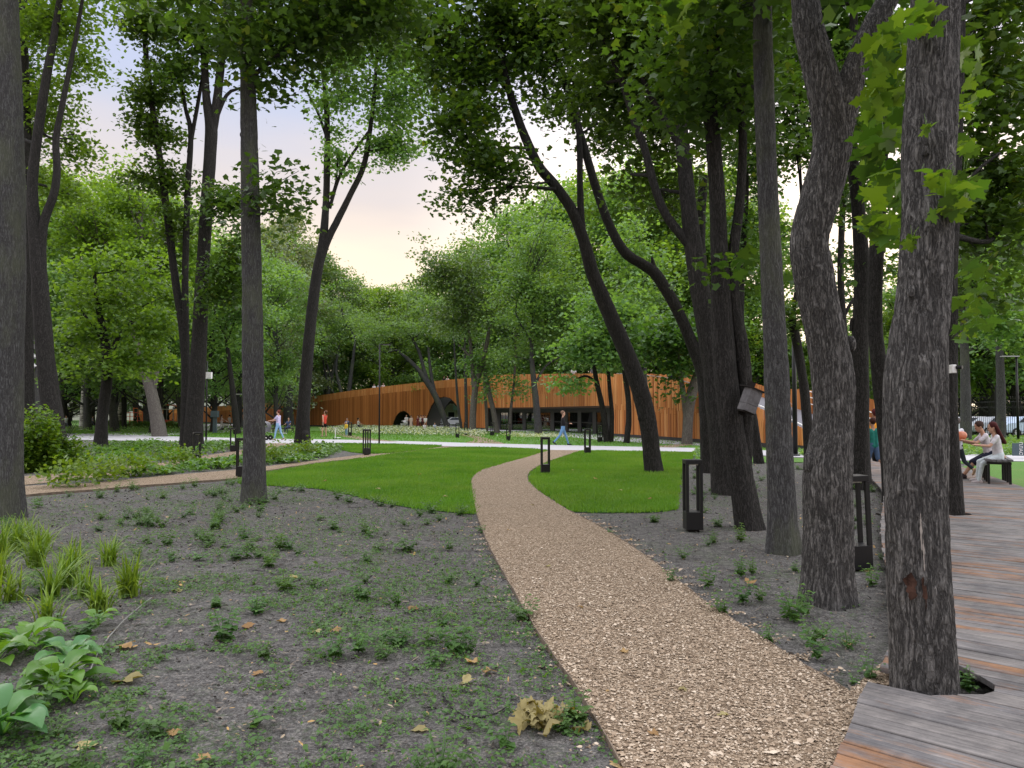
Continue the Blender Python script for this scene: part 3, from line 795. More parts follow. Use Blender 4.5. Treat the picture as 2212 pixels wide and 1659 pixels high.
# ------------------------------------------------------------------ the long slatted pavilion
WU = [300, 440, 560, 669, 765, 900, 1021, 1060, 1174, 1324, 1440, 1524, 1649, 1740]
WD = [186, 162, 142, 125, 116, 105, 95, 90, 78, 56, 47, 42, 37, 34]
WT = [886, 880, 868, 857, 843, 827, 816, 811, 808, 808, 818, 841, 884, 927]
def wall_curve(n=600):
    pts = []
    for u, d, v in zip(WU, WD, WT):
        p = Q(u, 890, d); t = Q(u, v, d); pts.append((p.x, p.y, t.z))
    A = catmull(np.array(pts), n)
    A[:, 2] = np.minimum(A[:, 2], 99); return A
WC = wall_curve()
def uv_of(p):
    d = p[1]; return 1106 + FPX * p[0] / d * 1.0
def make_pavilion():
    base = Vector((WC[300][0], WC[300][1], float(gz(WC[300][1]))))
    root = empty('pavilion', base, 'long curved pavilion clad in vertical orange timber slats with dark arches', 'building')
    def loc(p): return Vector(p) - base
    seglen = np.concatenate([[0], np.cumsum(np.linalg.norm(np.diff(WC[:, :2], axis=0), axis=1))]); total = seglen[-1]
    def P(s):
        x = np.interp(s, seglen, WC[:, 0]); y = np.interp(s, seglen, WC[:, 1]); z = np.interp(s, seglen, WC[:, 2]); return np.array([x, y, z])
    def nor(s):
        a, b = P(max(s - 0.3, 0)), P(min(s + 0.3, total)); t = b - a; n = np.array([t[1], -t[0]]); n /= np.linalg.norm(n)
        if n @ (-P(s)[:2]) < 0: n = -n
        return n, t[:2] / np.linalg.norm(t[:2])
    _us = 1106 + FPX * WC[:, 0] / WC[:, 1]
    def s_of_u(u):
        return float(np.interp(u, _us, seglen))
    sA0, sA1 = s_of_u(849), s_of_u(894); sB0, sB1 = s_of_u(919), s_of_u(1000); sG0, sG1 = s_of_u(1053), s_of_u(1322)
    zg = lambda s: float(gz(P(s)[1]))
    def arch_h(s):
        """height of an opening above the ground at s, 0 when closed"""
        for a, b, h, pw in ((sA0, sA1, 2.35, 2.0), (sB0, sB1, 4.1, 2.3)):
            if a < s < b:
                t = abs((s - a) / (b - a) * 2 - 1); return h * (1 - t ** pw) ** (1 / 1.55)
        if sG0 < s < sG1: return 2.62 + (2.2 - 2.62) * (s - sG0) / (sG1 - sG0) * 0.9
        return 0.0
    s_end = total
    # slats, one every 15 cm, joined along the facade
    V = []; F = []; T = []
    s = 0.1; k = 0
    while s < s_end:
        p = P(s); n, t = nor(s); g = zg(s); ah = arch_h(s)
        top = p[2] + random.uniform(-0.025, 0.025); uu_ = 1106 + FPX * p[0] / p[1]
        bot = g + (ah + random.uniform(0, 0.12) if ah > 0 and not (sG0 < s < sG1) else (ah if ah > 0 else 0.22))
        pieces = [(bot, top)]
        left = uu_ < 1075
        if left and top - bot > 1.3:   # parapet course split off to take the painted light band
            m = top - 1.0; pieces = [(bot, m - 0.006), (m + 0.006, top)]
        elif top - bot > 2.6:
            m = bot + (top - bot) * random.choice((0.40, 0.47, 0.5)); pieces = [(bot, m - 0.006), (m + 0.006, top)]
        w = random.choice((0.075, 0.095, 0.105)) / 2; dp = random.uniform(0.035, 0.06)
        for z0, z1 in pieces:
            if z1 - z0 < 0.1: continue
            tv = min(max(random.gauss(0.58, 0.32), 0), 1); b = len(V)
            if left: tv = min(max(random.gauss(0.68, 0.15) if z1 == top else random.gauss(0.24, 0.17), 0), 1)  # lit parapet and shaded wall below painted into the slat tint
            for zz in (z0, z1):
                for a_, e_ in ((-w, 0), (w, 0), (w, dp), (-w, dp)):
                    V.append((p[0] + t[0] * a_ + n[0] * e_ - base.x, p[1] + t[1] * a_ + n[1] * e_ - base.y, zz - base.z)); T.append(tv)
            F += [[b, b + 1, b + 5, b + 4], [b + 1, b + 2, b + 6, b + 5], [b + 2, b + 3, b + 7, b + 6], [b + 3, b, b + 4, b + 7], [b + 4, b + 5, b + 6, b + 7], [b + 3, b + 2, b + 1, b]]
        s += random.uniform(0.132, 0.165); k += 1
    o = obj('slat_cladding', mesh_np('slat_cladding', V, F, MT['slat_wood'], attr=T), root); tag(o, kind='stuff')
    # backing wall, stops below the parapet so daylight comes through the top of the slats
    def strip(name, s0, s1, zlo, zhi, off, mat, ds=0.4, close=False):
        ss = np.linspace(s0, s1, max(int((s1 - s0) / ds), 2)); V = []; F = []
        for q in ss:
            p = P(q); n, t = nor(q)
            lo, hi = zlo(q), max(zhi(q), zlo(q) + 0.01)
            for zz in (lo, hi):
                V.append((p[0] + n[0] * off - base.x, p[1] + n[1] * off - base.y, zz - base.z))
            for zz in (lo, hi):
                V.append((p[0] + n[0] * (off - 0.12) - base.x, p[1] + n[1] * (off - 0.12) - base.y, zz - base.z))
        for i in range(len(ss) - 1):
            b = i * 4
            F += [[b, b + 4, b + 5, b + 1], [b + 2, b + 3, b + 7, b + 6], [b + 1, b + 5, b + 7, b + 3], [b, b + 2, b + 6, b + 4]]
        return obj(name, mesh_np(name, V, F, mat), root)
    par = lambda q: 1.0 if q < s_of_u(1500) else 0.55
    strip('backing_wall', 0, s_end - 0.1, lambda q: zg(q) + (arch_h(q) if arch_h(q) > 0 else -0.2), lambda q: P(q)[2] - par(q), -0.03, MT['dark_brown'], 0.2)
    # dark plinth under the slats
    for a, b in ((0.0, sA0 - 0.1), (sA1 + 0.1, sB0 - 0.1), (sB1 + 0.1, sG0 - 0.1), (sG1 + 0.1, s_end)):
        strip('plinth', a, b, lambda q: zg(q) - 0.3, lambda q: zg(q) + 0.21, 0.035, MT['dark_cladding'])
    # roof deck behind the parapet
    ss = np.linspace(0, s_end - 2, 160); V = []; F = []
    for q in ss:
        p = P(q); n, t = nor(q); z = p[2] - (1.12 if q < s_of_u(1480) else 0.62)
        for o_ in (-0.16, -4.2): V.append((p[0] + n[0] * o_ - base.x, p[1] + n[1] * o_ - base.y, z - base.z))
    for i in range(len(ss) - 1): F.append([2 * i, 2 * i + 1, 2 * i + 3, 2 * i + 2])
    obj('roof_deck', mesh_np('roof_deck', V, F, MT['ramp_floor']), root)
    # inner parapet of the walkway, with white handrails
    V = []; F = []; T = []
    s = 0.4
    while s < s_end + 0.8:
        q = min(s, s_end); p = P(q); n, t = nor(q); c = p[:2] - n * 4.3 + t * (s - q)
        extra = 0.35 if q < s_of_u(1560) else 0.35 + 0.85 * (q - s_of_u(1560)) / (s_end - s_of_u(1560))
        z1 = p[2] + (extra if q > s_of_u(1560) else 0.02) + random.uniform(-0.02, 0.02); z0 = p[2] - 1.3
        b = len(V); w = 0.055; tv = min(max(random.gauss(0.45, 0.2), 0), 1)
        for zz in (max(z0, float(gz(c[1]))), z1):
            for a_, e_ in ((-w, 0), (w, 0), (w, 0.05), (-w, 0.05)):
                V.append((c[0] + t[0] * a_ + n[0] * e_ - base.x, c[1] + t[1] * a_ + n[1] * e_ - base.y, zz - base.z)); T.append(tv)
        F += [[b, b + 1, b + 5, b + 4], [b + 1, b + 2, b + 6, b + 5], [b + 2, b + 3, b + 7, b + 6], [b + 3, b, b + 4, b + 7], [b + 4, b + 5, b + 6, b + 7]]
        s += 0.125
    o = obj('slat_cladding', mesh_np('inner_slats', V, F, MT['slat_wood'], attr=T), root); tag(o, kind='stuff')
    for hz in (0.62, 0.32, -0.02):
        mb = MB(); pts = []
        for q in np.linspace(s_of_u(1600), s_end, 20):
            p = P(q); n, t = nor(q); pts.append((p[0] - n[0] * 4.15 - base.x, p[1] - n[1] * 4.15 - base.y, p[2] + hz - 0.1 - base.z))
        mb.tube(pts, 0.025, 6); mb.build('handrail', MT['white_paint'], root)
    mb = MB(); pts = []
    for q in np.linspace(s_of_u(1535), s_end, 24):
        p = P(q); n, t = nor(q); pts.append((p[0] - n[0] * 0.05 - base.x, p[1] - n[1] * 0.05 - base.y, p[2] + 0.09 - base.z))
    mb.tube(pts, 0.03, 6); mb.build('handrail', MT['white_paint'], root)
    mb = MB(); pts = []
    for q in np.linspace(s_of_u(1330), s_of_u(1535), 24):
        p = P(q); n, t = nor(q); pts.append((p[0] - n[0] * 0.1 - base.x, p[1] - n[1] * 0.1 - base.y, p[2] + 0.04 - base.z))
    mb.tube(pts, 0.035, 6); mb.build('coping', MT['peeled_wood'], root)
    # white board end of the ramp
    p = P(s_end); n, t = nor(s_end)
    for k in range(6):
        mb = MB(); c = p[:2] + t * 0.08 - n * 0.9
        mb.box((c[0] - base.x, c[1] - base.y, zg(s_end) + 0.25 + k * 0.17 - base.z), (1.7, 0.04, 0.155), math.atan2(n[1], n[0]))
        mb.build('end_board', MT['white_paint'], root)
    # lining of the arches: dark vaults running back through the building
    for a, b, depth, openb in ((sA0, sA1, 3.2, False), (sB0, sB1, 4.5, True)):
        V = []; F = []; ss = np.linspace(a + 0.02, b - 0.02, 40)
        n0, t0 = nor((a + b) / 2)
        bk = np.array([0.34, 0.94]) if openb else -n0   # the passage runs through towards the street
        for q in ss:
            p = P(q); h = max(arch_h(q), 0.02); z = zg(q) + h
            for dd in (-0.04, depth):
                V.append((p[0] + bk[0] * dd - base.x, p[1] + bk[1] * dd - base.y, z - base.z))
        for i in range(len(ss) - 1): F.append([2 * i, 2 * i + 2, 2 * i + 3, 2 * i + 1])
        nb = len(V)
        # jambs at both ends and, where the vault is closed, a back wall
        def quad(p0, p1, z0, z1):
            b_ = len(V); V.extend([(p0[0], p0[1], z0), (p1[0], p1[1], z0), (p1[0], p1[1], z1), (p0[0], p0[1], z1)]); F.append([b_, b_ + 1, b_ + 2, b_ + 3])
        for q in (a + 0.02, b - 0.02):
            p = P(q); f0 = (p[0] - base.x, p[1] - base.y)
            f1 = (p[0] + bk[0] * depth - base.x, p[1] + bk[1] * depth - base.y)
            quad(f0, f1, zg(q) - 0.1 - base.z, zg(q) + 0.05 - base.z)
        if not openb:
            p0, p1 = P(a), P(b); quad((p0[0] - n0[0] * depth - base.x, p0[1] - n0[1] * depth - base.y), (p1[0] - n0[0] * depth - base.x, p1[1] - n0[1] * depth - base.y), zg(a) - base.z, zg(a) + 2.6 - base.z)
        obj('arch_lining', mesh_np('arch_lining', V, F, MT['dark_cladding']), root)
    # recessed glazed front: dark wall, header, windows with lit rooms behind
    off = -0.75
    def wallpt(s, o_, z): 
        p = P(s); n, t = nor(s); return (p[0] + n[0] * o_ - base.x, p[1] + n[1] * o_ - base.y, z - base.z)
    strip('fascia', sG0, sG1, lambda q: zg(q) + arch_h(q) - 0.16, lambda q: zg(q) + arch_h(q) - 0.012, 0.07, MT['dark_brown'])
    wins = [(1068, 1086), (1093, 1116), (1122, 1145), (1150, 1174), (1181, 1203), (1209, 1230), (1237, 1261), (1268, 1291), (1297, 1317)]
    ws = [(s_of_u(a), s_of_u(b)) for a, b in wins]
    prev = sG0
    def wallbox(a, b, z0f, z1f):
        ss = np.linspace(a, b, max(int((b - a) / 0.8), 2)); V = []; F = []
        for q in ss:
            V += [wallpt(q, off, z0f(q)), wallpt(q, off, z1f(q)), wallpt(q, off - 0.2, z0f(q)), wallpt(q, off - 0.2, z1f(q))]
        for i in range(len(ss) - 1):
            b_ = 4 * i; F += [[b_, b_ + 4, b_ + 5, b_ + 1], [b_ + 2, b_ + 3, b_ + 7, b_ + 6], [b_ + 1, b_ + 5, b_ + 7, b_ + 3]]
        e = 4 * (len(ss) - 1); F += [[0, 1, 3, 2], [e, e + 2, e + 3, e + 1]]
        return V, F
    for (a, b) in ws + [(sG1, None)]:
        V, F = wallbox(prev, a, lambda q: zg(q) - 0.1, lambda q: zg(q) + arch_h(min(max(q, sG0 + 0.02), sG1 - 0.02)))
        obj('dark_wall', mesh_np('dark_wall', V, F, MT['dark_cladding']), root)
        if b is None: break
        V, F = wallbox(a, b, lambda q: zg(q) + 0.80 * arch_h(q), lambda q: zg(q) + arch_h(q))
        obj('dark_wall', mesh_np('dark_wall', V, F, MT['dark_cladding']), root)
        prev = b
    for i, (a, b) in enumerate(ws):
        z0, zh = zg((a + b) / 2), 0.80 * arch_h((a + b) / 2)
        w = MB()
        pa, pb = Vector(wallpt(a, off - 0.06, z0)), Vector(wallpt(b, off - 0.06, z0)); ax = (pb - pa); L_ = Vector((ax.x, ax.y, 0)).length; rz = math.atan2(ax.y, ax.x); mid = (pa + pb) / 2; mid.z = z0 - base.z
        fr = MB()
        for x in (-L_ / 2 + 0.04, L_ / 2 - 0.04):
            fr.box(mid + Vector((math.cos(rz) * x, math.sin(rz) * x, zh / 2)), (0.08, 0.1, zh), rz)
        for z in (0.05, zh * 0.5, zh - 0.04):
            fr.box(mid + Vector((0, 0, z)), (L_ - 0.17, 0.07, 0.08), rz)
        wo = fr.build('window', MT['black_metal'], root)
        for z0_, z1_ in ((0.09, zh * 0.5 - 0.04), (zh * 0.5 + 0.04, zh - 0.08)):
            pn = MB(); pn.box(mid + Vector((0, 0, (z0_ + z1_) / 2)), (L_ - 0.18, 0.012, z1_ - z0_), rz); pn.build('pane', MT['window_glass'], wo)
        # curtain / furnishing of the room seen through the glass
        nn, tt = nor((a + b) / 2); cm = mid - Vector((nn[0], nn[1], 0)) * (0.9 + 0.3 * (i % 2))
        ib = MB(); ib.box(cm + Vector((tt[0], tt[1], 0)) * random.uniform(-0.3, 0.3) + Vector((0, 0, zh * 0.62)), (L_ * 0.5, 0.05, zh * 0.5), rz)
        ib.build('blind', MT['grey_board'] if i % 3 else MT['concrete'], root)
        if i in (3,):
            lb = MB(); lb.tube([cm + Vector((nn[0] * 0.3, nn[1] * 0.3, zh * 0.55)), cm + Vector((nn[0] * 0.3, nn[1] * 0.3, zh * 0.92))], 0.10, 10); lb.build('lamp', MT['warm_lamp'], root)
    # room behind
    V = []; F = []
    for q in np.linspace(sG0, sG1, 20): V += [wallpt(q, off - 3.0, zg(q)), wallpt(q, off - 3.0, zg(q) + 3.2)]
    for i in range(19): F.append([2 * i, 2 * i + 2, 2 * i + 3, 2 * i + 1])
    obj('room_wall', mesh_np('room_wall', V, F, MT['concrete']), root)
    return P, nor, s_of_u, zg
PAV = make_pavilion()

# ------------------------------------------------------------------ trees
_half = [(0.20, -0.10), (0.42, -0.08), (0.34, 0.08), (0.50, 0.15), (0.66, 0.30), (0.46, 0.36), (0.44, 0.47), (0.30, 0.44), (0.20, 0.50), (0.29, 0.66), (0.16, 0.72), (0.10, 0.83)]
MAPLE = [(0, 0)] + _half + [(0, 1.0)] + [(-x, y) for x, y in _half[::-1]]
MAPLE = np.array([(x, y, -0.22 * x * x - 0.12 * y * y + 0.03 * math.sin(9 * x)) for x, y in MAPLE])
MAPLE_F = np.array([list(range(len(MAPLE)))])
MID = np.array([(x, y, -0.25 * x * x - 0.12 * y * y) for x, y in [(0, 0), (0.44, 0.0), (0.56, 0.46), (0.2, 0.56), (0, 1), (-0.2, 0.56), (-0.56, 0.46), (-0.44, 0.0)]])
MID_F = np.array([list(range(8))])
OVAL = np.array([(0, 0, 0), (0.38, 0.45, -0.06), (0, 1, -0.12), (-0.38, 0.45, -0.06)]); OVAL_F = np.array([[0, 1, 2, 3]])
LEAFK = {'maple': (MAPLE, MAPLE_F), 'mid': (MID, MID_F), 'oval': (OVAL, OVAL_F)}

def tube_np(P, rad, segs, seed=0, amp=0.0, fx=75.0, fz=9.0, lump=0.04, flare=0.0):
    P = np.asarray(P, float); n = len(P)
    T = np.gradient(P, axis=0); T /= np.linalg.norm(T, axis=1)[:, None]
    a = np.array([1.0, 0, 0]); A = []
    for t in T:
        a = a - t * (a @ t); a = a / np.linalg.norm(a); A.append(a.copy())
    A = np.array(A); B = np.cross(T, A)
    th = np.linspace(0, 2 * np.pi, segs, endpoint=False)
    r = np.asarray(rad, float)[:, None] * np.ones((1, segs))
    dirv = A[:, None, :] * np.cos(th)[None, :, None] + B[:, None, :] * np.sin(th)[None, :, None]
    s = np.concatenate([[0], np.cumsum(np.linalg.norm(np.diff(P, axis=0), axis=1))])
    if flare:
        fl = np.exp(-s / (2.2 * rad[0])) * flare
        r = r * (1 + fl[:, None] * (0.55 + 0.45 * np.sin(th * 4 + seed)[None, :]))
    ref = np.median(rad)
    if lump:
        q = np.stack([np.cos(th)[None, :] * 1.1 + 0 * r, np.sin(th)[None, :] * 1.1 + 0 * r, (s / max(ref, 0.02) * 0.35)[:, None] + 0 * r], -1)
        r = r * (1 + lump * 2 * (fbm(q + seed * 7.3, seed, 3) - 0.5) * 2)
    if amp:
        c = np.stack([np.cos(th)[None, :] * ref * fx + 0 * r, np.sin(th)[None, :] * ref * fx + 0 * r, (s * fz)[:, None] + 0 * r], -1)
        c[..., 2] += 1.2 * vnoise(c * 0.35, seed + 5)
        n1 = np.abs(fbm(c, seed + 11, 2) - 0.5) * 2
        r = r + amp * (np.clip(n1 * 2.6, 0, 1) - 0.7)
    V = P[:, None, :] + dirv * r[..., None]
    I = np.arange((n - 1) * segs).reshape(n - 1, segs); J = np.roll(I, -1, 1)
    F = np.stack([I, J, J + segs, I + segs], -1).reshape(-1, 4)
    return V.reshape(-1, 3), F
def merge(parts):
    V = []; F = []; b = 0
    for v, f in parts:
        V.append(v); F.append(f + b); b += len(v)
    return np.vstack(V), np.vstack(F)
def sprays(ells, per, spread, dens=1.0):
    """spray centres strung along twigs that radiate through each ellipsoid; also the twig lines"""
    C = []; W = []
    for c, r, n in ells:
        n = max(int(n * dens), 3); c = np.array(c); nt = max(n // 4, 2); tw = []
        d = rng.normal(0, 1, (nt, 3)); d /= np.linalg.norm(d, axis=1)[:, None]
        lum = 0.55 + 0.85 * vnoise(d * 2.3 + c * 0.37, 31)
        for k in range(nt):
            L_ = lum[k] * rng.uniform(0.75, 1.15); o = rng.normal(0, 0.22, 3)
            m = n // nt + (1 if rng.random() < (n / nt - n // nt) else 0)
            f = np.linspace(0.35, 1.0, max(m, 2)) + rng.normal(0, 0.05, max(m, 2))
            pts = c + (o + d[k] * f[:, None] * L_) * np.array(r); pts[:, 2] -= 0.10 * f ** 2 * r[2]
            pts = pts + rng.normal(0, spread * 0.35, pts.shape); C.append(pts); tw.append(pts)
        W.append(tw)
    return np.vstack(C), W
def leaves(ells, kind, size, per=22, spread=0.33, dens=1.0, droop=0.35, tilt=0.55):
    C, W = sprays(ells, per, spread, dens); n = len(C)
    P = np.repeat(C, per, 0); N = len(P)
    off = rng.normal(0, 1, (N, 3)) * np.array([spread, spread, spread * 0.42])
    rad2 = (off[:, :2] ** 2).sum(1) / (spread * spread)
    off[:, 2] -= droop * spread * np.minimum(rad2, 3) * 0.35
    P = P + off
    M = rand_frames(N, tilt)
    S = size * rng.uniform(0.65, 1.2, N)
    T, F = LEAFK[kind]
    V, FF = stamp(T, F, M, S, P)
    t = np.clip(0.55 * rng.random(N) + np.repeat(0.5 * rng.random(n), per), 0, 1)
    return V, FF, np.repeat(t, len(T)), W

def tree(name, label, base, stems, crown, d, barkm, leafm, leaf='mid', lsize=0.14, segs=20, hires=0.0, group=None, per=28, spread=0.42, dens=1.0, over=(), flare=0.28, knobs=(), amp=0.0, twigs=True, tilt=0.55, cat='tree'):
    """stems: lists of (u, v, width) in layout units at depth d (+ optional 4th value: depth offset)"""
    b = Vector(base); root = empty(name, b, label, cat, group)
    parts = []; ends = []
    for si, st in enumerate(stems):
        pts = []; 
        for q in st:
            dd = d + (q[3] if len(q) > 3 else 0.0); p = Q(q[0], q[1], dd); pts.append((p.x, p.y, p.z, q[2] / 2 / PXM(dd)))
        pts = np.array(pts)
        if si == 0:
            pts[0, 2] = b.z - 0.06
        L = np.linalg.norm(np.diff(pts[:, :3], axis=0), axis=1).sum()
        n = max(int(L / hires), 12) if hires else max(int(L / 0.22), 10)
        c = catmull(pts, n); c[:, 3] = np.maximum(c[:, 3], 0.006)
        sg = segs if si == 0 else max(int(segs * (0.6 if not hires else 0.8)), 8)
        v, f = tube_np(c[:, :3], c[:, 3], sg, seed=si + int(abs(b.x * 10)) % 50, amp=amp, flare=flare if si == 0 else 0)
        parts.append((v, f)); ends.append(c)
    for (u, v_, dd, r) in knobs:
        p = Q(u, v_, d + dd * 0.75); m = MB()
        prof = [(0.01, -1), (0.55, -0.85), (0.9, -0.4), (1.0, 0), (0.85, 0.5), (0.5, 0.85), (0.01, 1)]
        m.lathe([(a * r * 0.8, z * r * 1.5) for a, z in prof], p, 14); kv = np.array(m.v); kc = np.array(p); kv = kc + (kv - kc) * (0.7 + 0.6 * fbm((kv - kc) / r * 1.6 + 9, 3, 3))[:, None]; parts.append((kv, np.array([f if len(f) == 4 else f[:4] for f in m.f])))
    allc = np.vstack(ends)
    ells = []
    if d > 25 and leaf == 'mid': leaf = 'oval'; per = 34; lsize = lsize * 1.12
    for (u, v_, dd, ru, rv, n_) in crown:
        n_ = n_ * (1.0 if leaf == 'oval' and per == 34 and spread > 0.5 else 1.9)
        c = Q(u, v_, d + dd); k = 1 / PXM(d + dd)
        ells.append((np.array(c), np.array([ru * k, (ru + rv) / 2 * k * 0.9, rv * k]), n_))
    if ells:
        V, F, t, C = leaves(ells, leaf, lsize, per, spread, dens, tilt=tilt)
        if twigs:
            ci = 0
            for (c, r, n_) in ells:
                # limb from the nearest lower stem point to the heart of this clump, then twigs to its sprays
                cand = allc[(allc[:, 2] < c[2] + 0.3)]
                if len(cand) == 0: cand = allc
                j = cand[np.argmin(np.linalg.norm(cand[:, :3] - c, axis=1) + 0.4 * np.maximum(0, cand[:, 2] - c[2] + 0.6))]
                mid = (j[:3] + c) / 2 + rng.normal(0, 0.1, 3) * np.linalg.norm(c - j[:3])
                r0 = min(j[3] * 0.6, 0.012 + 0.018 * np.linalg.norm(c - j[:3]))
                lim = catmull(np.array([[*j[:3], r0], [*mid, r0 * 0.7], [*c, r0 * 0.4]]), 10)
                parts.append(tube_np(lim[:, :3], lim[:, 3], 6, lump=0))
                for q in C[ci]:
                    s0 = lim[rng.integers(4, 10)]; k_ = np.vstack([s0[:3], q]); rr = np.linspace(max(s0[3] * 0.55, 0.006), 0.004, len(k_))
                    tw = catmull(np.column_stack([k_, rr]), 7); parts.append(tube_np(tw[:, :3], np.maximum(tw[:, 3], 0.003), 4, lump=0))
                ci += 1
        o = obj('crown', mesh_np('crown', V - np.array(b), F, MT[leafm], attr=t), root)
    if over:
        oe = []
        for (u, v_, dd, ru, rv, n_) in over:
            c = Q(u, v_, d + dd); k = 1 / PXM(d + dd); oe.append((np.array(c), np.array([ru * k, ru * k, rv * k]), n_))
        V, F, t, C = leaves(oe, 'oval', 0.26, 30, 0.6, 1.0); obj('crown', mesh_np('crown', V - np.array(b), F, MT[leafm], attr=t), root)
        for (c, r, n_) in oe:
            j = allc[np.argmin(np.linalg.norm(allc[:, :3] - c, axis=1))]; lim = catmull(np.array([[*j[:3], j[3] * 0.5], [*((j[:3] + c) / 2 + [0, 0, 0.2]), 0.04], [*c, 0.02]]), 8); parts.append(tube_np(lim[:, :3], lim[:, 3], 6, lump=0))
    V, F = merge(parts)
    o = obj('trunk', mesh_np('trunk', V - np.array(b), F, MT[barkm], True), root)
    return root

TREES = {}
def T(key, *a, **k): TREES[key] = tree(*a, **k); return TREES[key]

T('edge', 'maple_tree', 'thick grey mossy trunk beside the grassy daylily clumps', G(2, 1118), [[(2, 1118, 84), (5, 1050, 76), (8, 900, 73), (11, 750, 72), (14, 500, 72), (14, 300, 66), (10, 100, 60), (4, -100, 54), (0, -350, 44)]],
  [(60, -260, 0, 240, 90, 26), (-150, -200, 0, 200, 120, 24)], 12.4, 'bark_grey', 'leaf_maple', segs=64, hires=0.05, amp=0.006, lsize=0.126)
T('edge2', 'maple_tree', 'slim dark trunk rising behind the green shrub', G(60, 985), [[(60, 985, 32), (58, 850, 28), (56, 700, 28), (58, 500, 27), (55, 300, 24), (50, 100, 20), (46, -120, 15)], [(56, 560, 14), (40, 440, 12), (30, 300, 9), (20, 150, 6)]],
  [(30, 120, 2, 110, 100, 50), (60, 20, 1, 130, 70, 45), (20, 300, 2, 70, 80, 26), (20, 430, 2, 60, 60, 16)], 30, 'bark_dark', 'leaf_maple', lsize=0.17)
T('fork', 'maple_tree', 'dark forked trunk curving up beside the green shrub', G(122, 990), [[(124, 992, 48.6), (116, 930, 43.2), (108, 860, 39.6), (98, 770, 36.0), (89, 660, 34.2), (82, 560, 30.6), (74, 480, 26.1), (70, 400, 21.6), (80, 300, 19.8), (98, 180, 18.0), (116, 80, 14.4), (138, -60, 10.8)], [(90, 610, 19.8), (90, 520, 18.9), (98, 470, 18.0), (116, 420, 17.1), (123, 370, 15.3), (121, 300, 13.5), (136, 220, 11.7), (152, 140, 9.9), (168, 60, 8.1), (184, -40, 6.3)]],
  [(110, 40, 1, 85, 50, 34), (170, 130, 1, 30, 50, 11), (100, 210, 2, 50, 60, 18), (160, 300, 3, 24, 60, 10), (60, 330, 3, 60, 90, 24), (150, -70, 0, 150, 70, 34), (150, 420, 3, 40, 50, 10)], 28, 'bark_dark', 'leaf_yellowgreen', lsize=0.18)
T('small', 'maple_tree', 'small crooked tree with a low dark leafy crown', G(217, 968), [[(217, 969, 26), (221, 900, 23), (230, 830, 22), (231, 770, 20), (222, 710, 15), (210, 650, 11), (203, 580, 7)], [(231, 790, 12), (255, 730, 9), (290, 690, 6)], [(226, 740, 9), (190, 690, 6), (165, 660, 4)]],
  [(250, 640, 0, 120, 80, 30), (180, 700, 0, 80, 65, 20), (330, 715, 0, 90, 65, 22), (270, 560, 0, 90, 55, 18), (240, 775, -1, 130, 36, 24), (360, 640, 1, 60, 50, 10)], 37, 'bark_dark', 'leaf_yellowgreen', lsize=0.22, spread=0.45)
T('left_main', 'maple_tree', 'tall straight dark trunk beside the black garden bollard', G(418, 975), [[(418, 977, 38.6), (420, 900, 35.3), (429, 760, 31.9), (437, 600, 28.6), (446, 450, 26.0), (454, 330, 26.0), (456, 272, 25.2), (446, 210, 16.8), (441, 100, 15.1), (438, -60, 11.8)], [(456, 300, 20.2), (466, 240, 19.3), (474, 170, 17.6), (481, 100, 16.0), (490, 0, 13.4), (498, -90, 10.1)], [(462, 270, 8.4), (490, 205, 7.6), (520, 190, 5.0)]],
  [(420, 60, 0, 55, 60, 26), (500, 440, -1, 45, 55, 24), (490, 560, -1, 40, 75, 28), (470, 620, -1, 30, 40, 10), (510, 60, 0, 60, 70, 26), (395, 150, 0, 40, 60, 16)], 33.5, 'bark_dark', 'leaf_maple', lsize=0.2, segs=28, over=[(430, -90, 0, 140, 60, 50)])
T('left_thin', 'maple_tree', 'slender many-stemmed dark tree leaning away from the straight trunk', G(398, 980), [[(400, 981, 24), (402, 850, 20), (398, 740, 18), (378, 600, 16), (362, 470, 16), (345, 340, 14), (325, 200, 12), (312, 80, 10), (302, -60, 7)], [(402, 780, 15), (400, 600, 14), (405, 420, 13), (412, 290, 11), (400, 230, 8), (388, 140, 6)], [(408, 330, 9), (428, 220, 8), (440, 150, 6)]],
  [(330, 50, 0, 48, 70, 30), (285, 25, 0, 26, 28, 8), (312, 190, 0, 36, 34, 14), (352, 170, 0, 36, 50, 16), (335, 285, 0, 38, 32, 16), (300, 250, 0, 20, 24, 5), (362, 380, 0, 42, 42, 18), (320, 385, 0, 26, 20, 6), (385, 470, 0, 32, 40, 12)], 34.2, 'bark_dark', 'leaf_maple', lsize=0.2)
T('left_near', 'maple_tree', 'straight grey trunk standing at the tip of the left lawn', G(549, 1085), [[(549, 1086, 53.4), (549, 1040, 48.8), (549, 950, 46.0), (547, 800, 44.2), (544, 600, 41.4), (540, 400, 38.6), (537, 250, 35.0), (535, 120, 30.4), (533, 0, 27.6), (530, -250, 22.1)], [(537, 300, 9.2), (527, 292, 10.1), (520, 290, 10.1)], [(540, 170, 11.0), (600, 120, 8.3), (680, 60, 5.5)]],
  [(610, 90, 0, 70, 60, 22), (700, 30, 0, 110, 55, 30), (500, 40, -1, 36, 50, 10), (596, 395, 0, 34, 42, 7), (598, 450, 0, 16, 24, 2), (560, -150, 0, 300, 90, 36), (575, 170, 0, 26, 36, 5), (800, 10, 0, 90, 45, 18)], 14.6, 'bark_grey', 'leaf_maple', segs=80, hires=0.05, amp=0.008, lsize=0.126, over=[(450, -140, 0, 260, 70, 60), (700, -160, 0, 260, 80, 60)])
